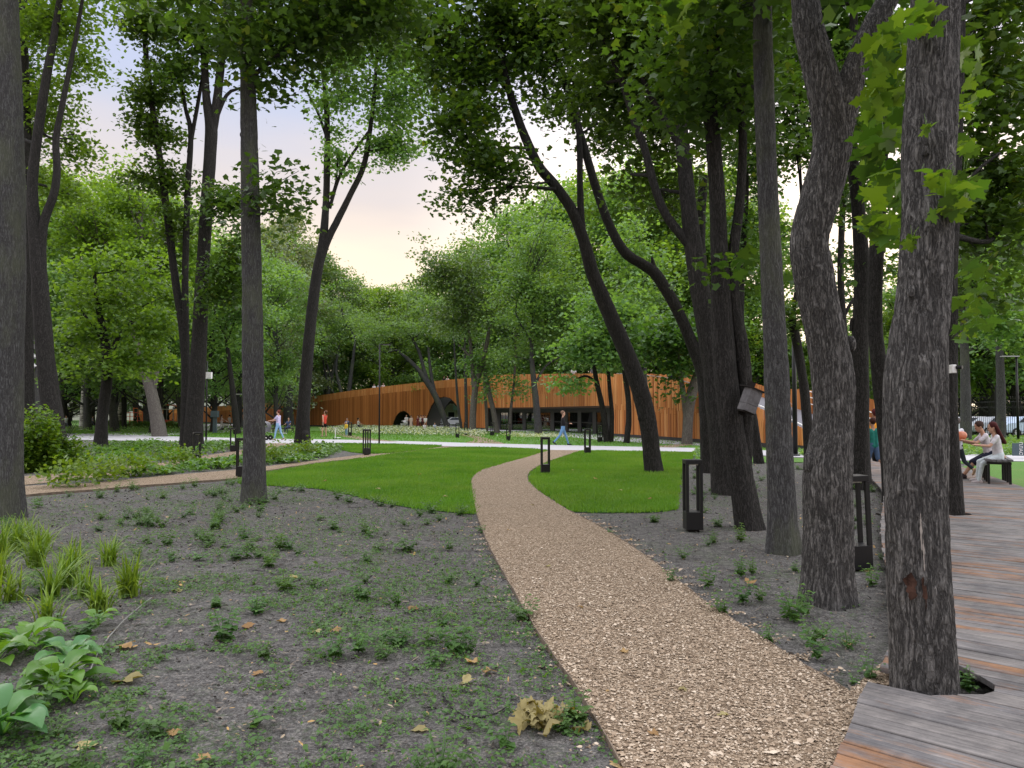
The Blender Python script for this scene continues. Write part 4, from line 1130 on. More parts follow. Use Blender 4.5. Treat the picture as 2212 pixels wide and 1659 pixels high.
T('wye', 'linden_tree', 'forked tree with two long bare limbs beside the walking woman', G(653, 962), [[(653, 963, 31.7), (655, 900, 27.3), (662, 800, 25.5), (673, 680, 23.8), (685, 590, 22.0), (695, 538, 20.2), (703, 460, 15.8), (706, 380, 14.1), (707, 290, 13.2), (703, 200, 10.6), (690, 110, 7.0)], [(690, 570, 17.6), (706, 522, 16.7), (728, 478, 15.0), (757, 420, 13.2), (785, 360, 12.3), (798, 290, 10.6), (808, 210, 8.8), (815, 110, 6.2)], [(707, 300, 7.0), (685, 240, 5.3), (658, 188, 3.5)], [(712, 450, 7.9), (732, 385, 7.0), (760, 335, 6.2), (795, 285, 5.3)], [(714, 430, 5.3), (726, 390, 4.4), (730, 330, 3.5)]],
  [(760, 110, 0, 110, 80, 60), (855, 215, 0, 80, 80, 46), (720, 215, 0, 50, 80, 22), (820, 320, 0, 55, 50, 18), (880, 110, 0, 90, 80, 46), (735, 330, 0, 32, 50, 9), (700, 60, 0, 80, 60, 30), (880, 310, 0, 40, 40, 10)], 39, 'bark_dark', 'leaf_linden', lsize=0.2, knobs=[(660, 945, -0.35, 0.3)], over=[(780, -20, 0, 160, 60, 60)])
T('leaner', 'maple_tree', 'dark trunk leaning steeply out of the right lawn', G(1413, 1023), [[(1414, 1025, 36), (1408, 985, 35), (1399, 910, 37), (1380, 835, 37), (1353, 762, 36), (1322, 690, 34), (1297, 632, 32), (1277, 580, 29), (1258, 510, 25), (1236, 455, 24), (1200, 402, 22), (1166, 362, 21), (1141, 312, 20), (1121, 262, 18), (1101, 200, 16), (1088, 140, 13), (1072, 50, 10)], [(1272, 575, 18), (1257, 490, 16), (1253, 400, 14), (1252, 320, 13), (1247, 250, 11), (1238, 140, 8)], [(1101, 200, 8), (1050, 150, 6), (990, 120, 5)], [(1140, 320, 7), (1090, 320, 6), (1030, 330, 5)]],
  [(1000, 140, 0, 100, 70, 42), (1080, 40, 0, 120, 70, 45), (985, 270, -1, 50, 45, 20), (1045, 335, -1, 70, 42, 24), (1010, 410, -1, 28, 45, 9), (1110, 390, -1, 35, 35, 9), (930, 60, 0, 90, 60, 26), (1170, 130, 0, 80, 70, 26), (850, 30, 0, 90, 50, 22), (1040, 230, 0, 60, 40, 14)], 21.4, 'bark_dark', 'leaf_maple', lsize=0.143, segs=40, hires=0.1, amp=0.006, knobs=[(1384, 900, -0.1, 0.10)], over=[(1050, -110, 0, 220, 70, 60), (850, -90, 0, 180, 60, 40)])
T('row_a', 'maple_tree', 'dark trunk with one long sinuous limb, farthest of the crowded row', G(1538, 1022), [[(1538, 1024, 46), (1536, 950, 46), (1532, 880, 44), (1526, 820, 40), (1506, 770, 28), (1478, 702, 25), (1450, 645, 25), (1416, 592, 26), (1390, 572, 23), (1350, 545, 22), (1318, 490, 20), (1292, 420, 19), (1268, 340, 18), (1245, 260, 16), (1222, 180, 15), (1195, 110, 13), (1160, 40, 11), (1140, -50, 8)], [(1416, 595, 14), (1411, 570, 10), (1408, 555, 4)], [(1527, 830, 34), (1525, 740, 32), (1520, 640, 28), (1512, 520, 24), (1520, 380, 18)]],
  [(1180, 50, 0, 100, 70, 34), (1260, 30, 0, 90, 70, 28), (1230, 220, 1, 80, 60, 22), (1320, 270, 1, 80, 60, 22), (1100, 130, 1, 90, 50, 22), (1350, 160, 1, 80, 60, 22)], 21.7, 'bark_dark', 'leaf_maple', lsize=0.143, segs=36, hires=0.1, amp=0.006, over=[(1250, -80, 1, 200, 80, 50)])
T('row_b', 'maple_tree', 'dark trunk between two others with its limb sweeping over the lawn', G(1568, 1066), [[(1568, 1068, 58), (1562, 980, 56), (1554, 880, 56), (1542, 780, 52), (1522, 680, 44), (1508, 600, 42), (1496, 520, 37), (1487, 440, 34), (1478, 350, 32), (1472, 270, 28), (1480, 150, 24), (1490, 0, 20), (1495, -150, 14)], [(1500, 545, 20), (1465, 500, 20), (1436, 460, 19), (1413, 400, 18), (1395, 330, 17), (1370, 260, 16), (1345, 180, 15), (1318, 110, 14), (1285, 40, 12), (1258, -50, 9)], [(1480, 330, 16), (1436, 262, 15), (1402, 200, 13), (1368, 120, 11), (1340, 20, 8)]],
  [(1380, 140, 1, 120, 90, 36), (1300, 50, 0, 110, 70, 32), (1470, 90, 0, 120, 100, 50), (1400, 20, 0, 130, 70, 40), (1330, 200, 2, 100, 80, 30), (1460, 230, 2, 90, 80, 24), (1560, 120, 3, 90, 90, 26), (1420, 290, 2, 55, 60, 12), (1440, 420, 2, 45, 50, 8), (1380, 380, 2, 40, 50, 8)], 16.0, 'bark_dark', 'leaf_maple', lsize=0.134, segs=40, hires=0.08, amp=0.006, over=[(1420, -130, 0, 240, 80, 60), (1620, -80, 3, 200, 80, 50)])
T('row_c', 'maple_tree', 'leaning grey trunk that carries the wooden nest box', G(1620, 1141), [[(1621, 1143, 54), (1606, 1060, 51), (1592, 980, 51), (1578, 900, 52), (1567, 800, 50), (1560, 700, 46), (1556, 600, 40), (1552, 500, 36), (1548, 400, 34), (1540, 300, 32), (1533, 220, 30), (1540, 120, 28), (1556, 0, 25), (1570, -150, 18)], [(1607, 1060, 26), (1611, 990, 27), (1613, 910, 28), (1611, 840, 30), (1603, 760, 31), (1591, 690, 29), (1583, 620, 25), (1585, 540, 23), (1595, 460, 21), (1602, 380, 19), (1604, 280, 17), (1592, 150, 14)]],
  [(1560, 50, 0, 90, 70, 22), (1620, 230, 1, 40, 55, 9), (1500, 190, 0, 80, 60, 16), (1590, 570, 0, 50, 16, 3), (1610, 90, 1, 60, 60, 12)], 11.3, 'bark_dark', 'leaf_maple', lsize=0.126, segs=72, hires=0.04, amp=0.006, knobs=[(1586, 1012, -0.06, 0.05)])
T('row_d', 'maple_tree', 'thin dark trunk near the pale ramp end of the pavilion', G(1640, 1001), [[(1640, 1002, 22), (1630, 930, 20), (1617, 850, 18), (1606, 770, 17), (1600, 680, 15), (1604, 560, 13), (1612, 420, 11), (1610, 280, 8)]],
  [(1620, 480, 0, 50, 70, 22), (1600, 340, 0, 60, 60, 22), (1640, 380, 1, 40, 60, 14), (1600, 200, 0, 90, 90, 36), (1700, 120, 0, 90, 90, 36), (1720, 260, 0, 50, 60, 14)], 25.5, 'bark_dark', 'leaf_maple', lsize=0.151)
T('ten', 'maple_tree', 'straight grey trunk between the nest box tree and the twisted one', G(1693, 1191), [[(1694, 1193, 68), (1690, 1130, 59), (1685, 1000, 55), (1679, 850, 52), (1672, 700, 48), (1665, 550, 45), (1658, 400, 43), (1652, 250, 42), (1648, 100, 41), (1645, -50, 39), (1640, -350, 32)], [(1698, 800, 14), (1693, 770, 12), (1688, 745, 6)]],
  [(1500, -60, 0, 130, 80, 12), (1640, -160, 0, 250, 90, 26), (1590, 190, 1.5, 60, 50, 9), (1600, 20, 1, 60, 40, 8)], 9.4, 'bark_grey', 'leaf_maple', lsize=0.126, segs=110, hires=0.025, amp=0.006)
T('eleven', 'maple_tree', 'thick twisted trunk with knobs and a high fork', G(1790, 1300), [[(1791, 1303, 99.8), (1789, 1230, 92.2), (1788, 1130, 94.1), (1788, 1040, 99.8), (1793, 985, 96.0), (1802, 900, 82.6), (1800, 830, 86.4), (1790, 760, 82.6), (1772, 670, 82.6), (1756, 590, 82.6), (1748, 520, 78.7), (1768, 440, 82.6), (1790, 360, 82.6), (1798, 290, 80.6), (1788, 220, 76.8), (1768, 140, 69.1), (1745, 50, 61.4), (1735, -60, 55.7), (1720, -300, 44.2)], [(1800, 320, 67.2), (1815, 250, 69.1), (1832, 190, 59.5), (1858, 120, 51.8), (1890, 50, 48.0), (1925, -20, 44.2), (1975, -160, 36.5)]],
  [(1720, -200, 1, 200, 90, 16), (1950, -200, 1, 150, 90, 12)], 6.9, 'bark_maple', 'leaf_maple', lsize=0.16, segs=130, hires=0.024, amp=0.011, knobs=[(1838, 742, 0.02, 0.055), (1752, 1000, -0.05, 0.08), (1778, 425, -0.16, 0.06)])
T('twelve', 'maple_tree', 'thin leaning trunk topped by a small tuft of leaves', G(1750, 1003), [[(1750, 1004, 22), (1745, 930, 21), (1738, 850, 20), (1728, 780, 19), (1718, 725, 19), (1711, 690, 17)]],
  [(1712, 690, 0, 34, 26, 9), (1700, 670, 0, 24, 18, 4), (1700, 180, 0, 60, 90, 20), (1720, 330, 0, 40, 60, 10)], 24.5, 'bark_dark', 'leaf_maple', lsize=0.143)
T('twelve_b', 'maple_tree', 'very thin dark stem behind the twisted trunk', G(1838, 1000), [[(1838, 1001, 15), (1835, 850, 14), (1822, 700, 14), (1816, 600, 14), (1818, 500, 13), (1824, 400, 12), (1832, 250, 10)], [(1820, 690, 8), (1835, 660, 7), (1848, 640, 5)]],
  [(1835, 420, 0, 45, 60, 12), (1810, 560, 1, 35, 50, 7), (1840, 650, 1, 35, 35, 7), (1830, 300, 0, 60, 60, 18), (1850, 120, 0, 80, 80, 26), (1700, 60, 0, 80, 70, 22), (1720, 260, 0, 40, 50, 8)], 25, 'bark_dark', 'leaf_maple', lsize=0.151)
T('thirteen', 'maple_tree', 'dark trunk just left of the boy in the green shirt', G(1858, 1056), [[(1858, 1058, 42), (1858, 950, 37), (1858, 850, 36), (1857, 750, 35), (1862, 620, 32), (1858, 500, 30), (1848, 400, 26), (1838, 300, 24), (1842, 150, 20), (1846, -60, 14)], [(1856, 700, 12), (1842, 690, 10), (1838, 715, 6)]],
  [(1850, 230, 1, 70, 80, 18), (1880, 380, 1, 55, 70, 14), (1800, 120, 2, 60, 60, 14), (1880, 590, 1, 35, 50, 6), (1840, 60, 2, 110, 80, 26), (1720, 40, 2, 90, 70, 20)], 17, 'bark_dark', 'leaf_maple', lsize=0.134, segs=28, over=[(1850, -90, 0, 260, 90, 60)])
T('fourteen', 'maple_tree', 'slanting dark trunk just right of the boy in the green shirt', G(1916, 1085), [[(1921, 1087, 27), (1918, 1000, 29), (1909, 890, 34), (1900, 800, 33), (1892, 726, 30), (1890, 640, 30), (1895, 520, 30), (1902, 400, 26), (1908, 250, 22), (1905, 50, 18)]],
  [(1930, 260, 1, 60, 80, 13), (1900, 100, 1, 60, 60, 10)], 14.6, 'bark_dark', 'leaf_maple', lsize=0.134, segs=28)
T('big', 'maple_tree', 'huge ridged trunk growing through the cut-out in the boardwalk', G(1998, 1506), [[(1999, 1510, 132), (1994, 1430, 128), (1987, 1300, 124), (1982, 1180, 122), (1979, 1050, 122), (1978, 930, 126), (1979, 820, 126), (1984, 740, 116), (1993, 660, 108), (1999, 580, 106), (2003, 480, 102), (2006, 380, 104), (2009, 280, 108), (2013, 150, 104), (2020, 0, 98), (2026, -200, 90), (2035, -500, 76)]],
  [(1900, -420, 0.6, 260, 100, 14), (2150, -350, 0.6, 220, 110, 12)], 4.62, 'bark_maple', 'leaf_maple', lsize=0.17, segs=170, hires=0.0165, amp=0.009, flare=0.10, knobs=[(1968, 632, -0.165, 0.025), (2040, 455, -0.12, 0.03), (2000, 325, -0.17, 0.022), (1970, 625, -0.16, 0.02)])
T('deck2', 'maple_tree', 'dark trunk rising out of the boardwalk behind the huge ridged one', G(2062, 1126), [[(2063, 1128, 37), (2060, 1040, 34), (2053, 950, 33), (2050, 850, 33), (2052, 700, 32), (2052, 600, 30), (2060, 450, 26), (2068, 300, 22), (2075, 100, 18), (2080, -80, 14)], [(2055, 620, 14), (2060, 300, 12), (2080, 180, 10)], [(2062, 440, 9), (2110, 370, 7), (2160, 330, 5)]],
  [(2120, 210, 1, 60, 80, 22), (2150, 350, 1, 75, 60, 24), (2110, 480, 1, 60, 60, 16), (2170, 480, 1.5, 50, 60, 14), (2100, 80, 1, 60, 60, 14), (2100, 620, 0.5, 45, 50, 9), (2180, 0, 1, 80, 50, 14), (2190, 200, 2, 60, 70, 14), (2140, 140, 2, 60, 60, 12)], 12, 'bark_dark', 'leaf_maple', lsize=0.134, segs=44, hires=0.06, amp=0.005, over=[(2120, -120, 1, 240, 90, 44)])
T('park_r1', 'maple_tree', 'straight grey trunk in the grass before the iron fence', G(2087, 964), [[(2087, 965, 22), (2086, 880, 20), (2084, 780, 18), (2082, 680, 15), (2080, 580, 11)], [(2084, 760, 7), (2110, 752, 6), (2140, 756, 4)]],
  [(2095, 600, 0, 60, 60, 40), (2140, 690, 0, 55, 40, 24), (2080, 500, 0, 60, 50, 24)], 40, 'bark_grey', 'leaf_linden', lsize=0.24, spread=0.5)
T('park_r2', 'maple_tree', 'straight grey trunk behind the couple sitting on the bench', G(2160, 957), [[(2160, 958, 20), (2163, 880, 18), (2160, 780, 16), (2156, 680, 13), (2155, 580, 9)], [(2157, 720, 6), (2185, 690, 5), (2215, 670, 4)]],
  [(2170, 640, 0, 60, 60, 40), (2200, 720, 1, 50, 45, 24), (2180, 540, 0, 60, 50, 26)], 44, 'bark_grey', 'leaf_linden', lsize=0.24, spread=0.5)

# --- slim trees standing before the pavilion
FG = 'slim trees standing in front of the pavilion'
def slim(key, label, stems, crown, bk='bark_pale', lf='leaf_linden', ls=0.28, nm='linden_tree'):
    b = G(stems[0][0][0], stems[0][0][1]); st = [list(s) for s in stems]
    T(key, nm, label, b, st, crown, b.y, bk, lf, lsize=ls, spread=0.6, segs=12, flare=0.2, leaf='oval', per=34)
slim('s1', 'leaning tree crossing the big dark arch', [[(967, 927, 11), (955, 890, 12), (940, 855, 13), (926, 830, 14), (905, 800, 10), (880, 775, 8), (857, 756, 6)], [(926, 832, 10), (915, 795, 8), (905, 760, 7), (890, 730, 5)], [(940, 855, 8), (930, 800, 7), (925, 750, 5)]], [(860, 690, 0, 80, 60, 90), (930, 680, 0, 70, 60, 70), (800, 730, 0, 50, 40, 36)], 'bark_grey', 'leaf_linden')
slim('s2', 'thin curved stem beside the big dark arch', [[(931, 925, 6), (927, 890, 6), (920, 860, 6), (918, 830, 5), (915, 800, 4)]], [(916, 835, 0, 14, 22, 8), (912, 790, 0, 20, 22, 12)], 'bark_grey')
slim('s3', 'tree right of the big dark arch with steep limbs', [[(1021, 936, 15), (1022, 890, 14), (1027, 840, 13), (1040, 790, 11), (1052, 740, 9), (1060, 690, 6)], [(1025, 850, 10), (1020, 790, 9), (1016, 740, 7), (1010, 690, 5)], [(1035, 800, 7), (1010, 765, 5), (990, 745, 4)]], [(1000, 600, 0, 90, 80, 130), (940, 580, 0, 60, 60, 60), (1050, 660, 0, 60, 60, 60), (990, 690, 0, 70, 40, 44)], 'bark_pale', 'leaf_bluegreen')
slim('s4', 'tree leaning left at the end of the glazed front', [[(1074, 936, 12), (1066, 890, 11), (1057, 850, 10), (1050, 815, 9), (1046, 780, 7)]], [(1048, 815, 0, 26, 26, 18), (1040, 770, 0, 36, 36, 24)], 'bark_pale')
slim('s5', 'thin straight pole-like tree right of the big arch', [[(1052, 933, 7), (1050, 880, 7), (1046, 820, 6), (1046, 760, 5)]], [(1040, 850, 0, 14, 24, 8), (1045, 740, 0, 30, 30, 16)], 'bark_pale')
slim('s6', 'slim wavering stem against the first glass doors', [[(1101, 936, 6), (1104, 880, 6), (1110, 830, 5), (1113, 780, 5), (1114, 720, 4)]], [(1118, 845, 0, 12, 14, 6), (1110, 815, 0, 22, 14, 9), (1120, 720, 0, 40, 40, 24)], 'bark_pale', 'leaf_linden')
slim('s7', 'tapering brown trunk in front of the glass doors', [[(1164, 938, 17), (1160, 890, 15), (1155, 840, 13), (1150, 790, 11), (1148, 740, 8)], [(1155, 830, 6), (1180, 790, 5), (1210, 770, 4)]], [(1150, 700, 0, 90, 60, 90), (1210, 640, 0, 90, 80, 110), (1120, 620, 0, 70, 80, 80), (1180, 540, 0, 80, 70, 80), (1240, 715, 0, 60, 30, 24), (1110, 770, 0, 30, 14, 7)], 'bark_grey', 'leaf_linden')
slim('s8', 'two-stemmed tree with a drooping leafy branch over the slats', [[(1311, 955, 14), (1306, 910, 13), (1299, 870, 12), (1290, 830, 11), (1283, 790, 9), (1278, 740, 7)], [(1320, 955, 11), (1322, 900, 10), (1318, 850, 9), (1314, 800, 8), (1312, 740, 6)], [(1288, 825, 6), (1265, 812, 5), (1240, 822, 3)]], [(1290, 755, 0, 60, 28, 30), (1240, 824, 0, 32, 12, 12), (1260, 745, 0, 50, 24, 20), (1330, 740, 0, 50, 30, 20), (1300, 690, 0, 60, 60, 50)], 'bark_dark', 'leaf_linden')
slim('s9', 'dark bent stem right of the two-stemmed tree', [[(1353, 957, 13), (1358, 910, 13), (1357, 860, 12), (1350, 810, 11), (1346, 760, 8)]], [(1345, 740, 0, 50, 40, 34), (1370, 680, 0, 50, 60, 40)], 'bark_dark', 'leaf_linden')
slim('s10', 'stout scarred trunk with a low fork against the slats', [[(1484, 960, 22), (1486, 910, 22), (1490, 870, 24), (1500, 830, 22), (1510, 800, 17), (1518, 760, 12)], [(1482, 900, 12), (1476, 850, 12), (1470, 810, 10), (1468, 760, 8)]], [(1470, 790, 0, 36, 28, 20), (1460, 835, 0, 16, 14, 5), (1500, 720, 0, 60, 50, 46), (1440, 730, 0, 60, 50, 44)], 'bark_pale', 'leaf_maple')
slim('s11', 'grey pole-like trunk behind the leaning dark one', [[(1400, 952, 9), (1398, 880, 9), (1393, 800, 8), (1390, 700, 7), (1388, 620, 5)]], [(1390, 620, 0, 60, 70, 50), (1380, 540, 0, 60, 60, 40)], 'bark_grey', 'leaf_linden')
slim('s12', 'thin tree left of the woman in the red vest', [[(682, 919, 6), (681, 870, 6), (677, 820, 5), (674, 770, 4)]], [(670, 760, 0, 40, 40, 26)], 'bark_dark')
slim('s13', 'forked tree right of the woman in the red vest', [[(708, 920, 9), (706, 880, 9), (712, 830, 8), (722, 790, 7), (732, 750, 5)], [(710, 840, 6), (700, 790, 5), (694, 750, 4)]], [(700, 720, 0, 60, 50, 60), (750, 700, 0, 60, 50, 50)], 'bark_grey', 'leaf_linden')
slim('s14', 'ivy-clad leaning stem before the slatted wall', [[(728, 919, 8), (724, 880, 8), (718, 845, 7), (712, 815, 6), (705, 780, 5)]], [(718, 850, 0, 12, 22, 12), (700, 760, 0, 40, 36, 24)], 'bark_grey', 'leaf_maple')
slim('s15', 'pair of crossing stems left of the lamp post', [[(751, 922, 10), (751, 870, 10), (757, 820, 9), (762, 780, 7), (768, 730, 5)], [(748, 920, 7), (742, 870, 7), (735, 840, 7), (726, 800, 6), (730, 760, 5)]], [(770, 690, 0, 60, 50, 56), (820, 720, 0, 50, 40, 36), (740, 640, 0, 60, 50, 40)], 'bark_grey', 'leaf_linden')
slim('s16', 'thin upright stem left of the tree with steep limbs', [[(998, 932, 6), (990, 880, 6), (986, 830, 5), (983, 780, 4), (980, 720, 3)]], [(980, 700, 0, 40, 40, 26)], 'bark_grey', 'leaf_bluegreen')
slim('s17', 'thin upright stem close to the tree with steep limbs', [[(1008, 933, 7), (1007, 870, 7), (1005, 800, 6), (1004, 730, 4)]], [(1010, 700, 0, 40, 40, 26)], 'bark_grey', 'leaf_bluegreen')
# left park trees with visible trunks
slim('p1', 'pale grey trunk leaning over the fork of the promenade', [[(345, 943, 30), (338, 900, 27), (325, 840, 24), (310, 790, 22), (295, 740, 18), (285, 690, 13)], [(330, 850, 12), (340, 800, 10), (345, 750, 7)]], [(290, 560, 0, 130, 90, 170), (200, 480, 0, 100, 80, 110), (370, 520, 0, 90, 80, 100), (300, 420, 0, 90, 70, 80), (400, 640, 0, 70, 60, 60)], 'bark_pale', 'leaf_yellowgreen', 0.3, 'maple_tree')
slim('p2', 'birch with a black and white trunk near the bronze statue', [[(178, 928, 14), (182, 860, 13), (185, 780, 11), (184, 700, 9), (183, 600, 6)]], [(180, 560, 0, 90, 90, 110), (150, 440, 0, 80, 70, 70), (220, 680, 0, 50, 50, 34)], 'bark_birch', 'leaf_linden', 0.28, 'birch_tree')
slim('p3', 'second slim birch beside a dark double trunk', [[(256, 924, 10), (262, 860, 9), (266, 800, 8), (270, 700, 6)]], [(275, 680, 0, 60, 60, 50), (260, 770, 0, 40, 36, 24)], 'bark_birch', 'leaf_linden', 0.28, 'birch_tree')
slim('p4', 'dark trunk leaning left by the raised white pram', [[(513, 938, 15), (508, 890, 14), (502, 840, 12), (496, 790, 10), (490, 740, 7)]], [(490, 690, 0, 70, 60, 70), (540, 640, 0, 70, 70, 70), (470, 580, 0, 70, 70, 60)], 'bark_dark', 'leaf_linden', 0.3, 'linden_tree')
slim('p5', 'broad smooth grey trunk behind the woman with the pram', [[(624, 923, 22), (623, 880, 21), (622, 840, 20), (620, 790, 17), (618, 730, 12)]], [(620, 640, 0, 90, 80, 120), (600, 740, 0, 80, 50, 60), (580, 560, 0, 70, 70, 70), (660, 760, 0, 50, 50, 36)], 'bark_grey', 'leaf_linden', 0.3, 'linden_tree')
slim('p6', 'grey trunk half hidden by the bronze statue lamp', [[(76, 945, 18), (80, 870, 17), (84, 800, 15), (95, 740, 12), (108, 690, 8)]], [(90, 600, 0, 90, 90, 110), (60, 700, 0, 70, 60, 60)], 'bark_grey', 'leaf_linden', 0.28, 'linden_tree')
slim('p7', 'dark double trunk beyond the promenade', [[(245, 928, 14), (246, 880, 14), (250, 840, 12), (252, 790, 9)], [(268, 926, 11), (268, 870, 11), (266, 820, 9)]], [(250, 790, 0, 70, 40, 50), (210, 760, 0, 60, 40, 36)], 'bark_dark', 'leaf_maple', 0.28, 'maple_tree')
slim('p8', 'gnarled grey trunk left of the tall straight dark one', [[(395, 928, 16), (390, 880, 15), (384, 830, 13), (388, 780, 11), (392, 720, 8)]], [(390, 700, 0, 80, 50, 60), (350, 770, 0, 60, 36, 40), (450, 720, 0, 50, 50, 40)], 'bark_grey', 'leaf_linden', 0.28, 'linden_tree')

# --- generic park trees for the depth of the wood: six models, copied
def model_tree(i, leafm, barkm, H=16.0, spreadf=0.30, nclump=26, size=0.26, clear=0.22):
    r = np.random.default_rng(100 + i)
    parts = []; c = np.array([[0, 0, -0.2, 0.28], [0.2 * r.normal(), 0.2 * r.normal(), H * 0.2, 0.22], [0.5 * r.normal(), 0.5 * r.normal(), H * 0.45, 0.17], [0.7 * r.normal(), 0.7 * r.normal(), H * 0.7, 0.10], [0.6 * r.normal(), 0.6 * r.normal(), H * 0.93, 0.03]])
    st = catmull(c, 26); parts.append(tube_np(st[:, :3], st[:, 3], 10, seed=i, flare=0.3))
    ells = []; nclump = int(nclump * 1.5)
    for k in range(nclump):
        f = clear + (1 - clear) * ((k + r.random()) / nclump) ** 0.9
        w = H * spreadf * (math.sin(math.pi * min((f - clear * 0.6) / (1 - clear * 0.6), 1) ** 0.8) ** 0.6 + 0.15) * r.uniform(0.6, 1.25)
        a = k * 2.4 + r.normal(0, 0.5); rr = w * (0.35 + 0.65 * r.random())
        cc = np.array([math.cos(a) * rr, math.sin(a) * rr, H * f * 0.97]); rad = H * (0.045 + 0.06 * r.random())
        ells.append((cc, np.array([rad * 1.35, rad * 1.35, rad * 0.6]), int(6 + 90 * (rad / H))))
        j = st[min(int(max(f - 0.16, 0.08) * 25), 24)]; md = (j[:3] + cc) / 2 - np.array([0, 0, 0.3])
        lim = catmull(np.array([[*j[:3], max(j[3] * 0.4, 0.03)], [*md, 0.04], [*cc, 0.015]]), 7); parts.append(tube_np(lim[:, :3], lim[:, 3], 5, lump=0))
    V, F, t, C = leaves(ells, 'oval', size, 34, 0.55, 1.0)
    cm = mesh_np('crown', V, F, MT[leafm], attr=t); V, F = merge(parts); tm = mesh_np('trunk', V, F, MT[barkm], True)
    return cm, tm
MODELS = [model_tree(0, 'leaf_linden', 'bark_grey', spreadf=0.26), model_tree(1, 'leaf_linden', 'bark_dark', spreadf=0.30, nclump=30), model_tree(2, 'leaf_bluegreen', 'bark_grey', spreadf=0.28, clear=0.3),
          model_tree(3, 'leaf_yellowgreen', 'bark_grey', spreadf=0.27), model_tree(4, 'leaf_maple', 'bark_dark', spreadf=0.30, nclump=30), model_tree(5, 'leaf_silver', 'bark_grey', spreadf=0.24, clear=0.12)]
KIND = ['fresh green linden', 'broad green linden', 'bluish green elm', 'yellow-green maple', 'deep green maple', 'silvery willow']
NAME = ['linden_tree', 'linden_tree', 'elm_tree', 'maple_tree', 'maple_tree', 'willow_tree']
def wood(u, d, h, m, rz, where, grp, wide=1.0):
    p = Q(u, 890, d); p.z = float(gz(d)); root = empty(NAME[m], p, KIND[m] + ' ' + where, 'tree', grp, rz=rz)
    s = h / 16.0; root.scale = (s * wide, s * wide, s)
    obj('crown', MODELS[m][0], root); obj('trunk', MODELS[m][1], root)
    return root
def ht(v, d): return CAM_H + (890 - v) / FPX * d - float(gz(d))
GW = {'L': ('in the wood beyond the left promenade', 'trees of the wood beyond the left promenade'), 'B': ('in the wood behind the pavilion', 'trees of the wood behind the pavilion'), 'R': ('in the wood by the iron fence', 'trees of the wood by the iron fence')}
specs = [  # u, depth, v of top, model, zone, width
    (-60, 60, 330, 1, 'L', 1), (40, 75, 380, 0, 'L', 1), (120, 66, 350, 3, 'L', 1), (190, 90, 430, 0, 'L', 1), (250, 78, 395, 3, 'L', 1), (330, 70, 430, 1, 'L', 1.0), (320, 105, 400, 5, 'L', 1),
    (400, 85, 470, 0, 'L', 1), (460, 72, 520, 1, 'L', .9), (520, 88, 500, 0, 'L', .9), (570, 105, 480, 5, 'L', .9), (620, 120, 450, 5, 'L', .8), (600, 82, 560, 0, 'L', .9), (660, 135, 520, 2, 'L', .9), (560, 130, 540, 1, 'L', 1),
    (30, 110, 600, 4, 'L', 1), (110, 120, 620, 2, 'L', 1.1), (200, 130, 640, 4, 'L', 1.2), (300, 140, 640, 2, 'L', 1.2), (400, 150, 640, 4, 'L', 1.2), (500, 160, 650, 4, 'L', 1.2), (-120, 100, 500, 4, 'L', 1.2), (60, 160, 640, 1, 'L', 1.3), (250, 175, 650, 1, 'L', 1.4), (450, 180, 650, 1, 'L', 1.4), (150, 100, 560, 1, 'L', 1.2), (360, 120, 600, 1, 'L', 1.2),
    (700, 150, 560, 2, 'B', .9), (750, 145, 600, 2, 'B', 1), (800, 150, 625, 0, 'B', 1.1), (850, 140, 605, 3, 'B', 1), (900, 150, 620, 2, 'B', 1.1), (870, 165, 660, 5, 'B', 1.2), (950, 135, 590, 0, 'B', 1), (1010, 130, 540, 0, 'B', 1), (1060, 125, 520, 1, 'B', 1),
    (1110, 110, 450, 0, 'B', .9), (1160, 112, 430, 1, 'B', .9), (1210, 100, 400, 0, 'B', .9), (1270, 95, 380, 1, 'B', 1), (1330, 85, 360, 3, 'B', 1), (1390, 80, 330, 0, 'B', .9), (1440, 76, 420, 1, 'B', 1), (1500, 74, 330, 3, 'B', 1), (1560, 72, 430, 1, 'B', 1), (1610, 80, 420, 0, 'B', 1),
    (1240, 120, 560, 4, 'B', 1.3), (1330, 115, 560, 4, 'B', 1.3), (1420, 105, 580, 2, 'B', 1.3), (1520, 100, 600, 4, 'B', 1.3), (1100, 140, 620, 4, 'B', 1.3), (960, 160, 680, 4, 'B', 1.4), (830, 175, 690, 1, 'B', 1.5), (720, 175, 680, 4, 'B', 1.4), (640, 180, 660, 1, 'B', 1.4),
    (1620, 70, 700, 3, 'R', 1.4), (1690, 75, 715, 3, 'R', 1.5), (1760, 70, 730, 3, 'R', 1.4), (1830, 66, 700, 0, 'R', 1.3), (1900, 72, 660, 3, 'R', 1.3), (1960, 75, 600, 1, 'R', 1.2), (2030, 80, 560, 0, 'R', 1.2), (2090, 78, 480, 1, 'R', 1.1), (2150, 72, 420, 3, 'R', 1.1), (2210, 70, 380, 1, 'R', 1.1), (2280, 66, 300, 0, 'R', 1.1), (2120, 100, 560, 4, 'R', 1.4), (2230, 95, 560, 4, 'R', 1.4), (2000, 100, 640, 4, 'R', 1.4), (1870, 100, 720, 4, 'R', 1.4), (1740, 100, 750, 1, 'R', 1.5),
]
for k_, (u, d) in enumerate([(2010, 118), (2075, 112), (2130, 120), (2190, 112), (2250, 118), (1945, 120), (1880, 125), (1810, 122), (1740, 118), (1660, 120)]): specs.append((u, d, 770 - 9 * (k_ % 3), 5 if k_ % 3 else 4, 'R', 2.2))
for k_, (u, d) in enumerate([(-40, 190), (60, 195), (150, 190), (240, 198), (540, 195), (620, 190)]): specs.append((u, d, 800 - 9 * (k_ % 3), 4 if k_ % 2 else 5, 'L', 2.4))
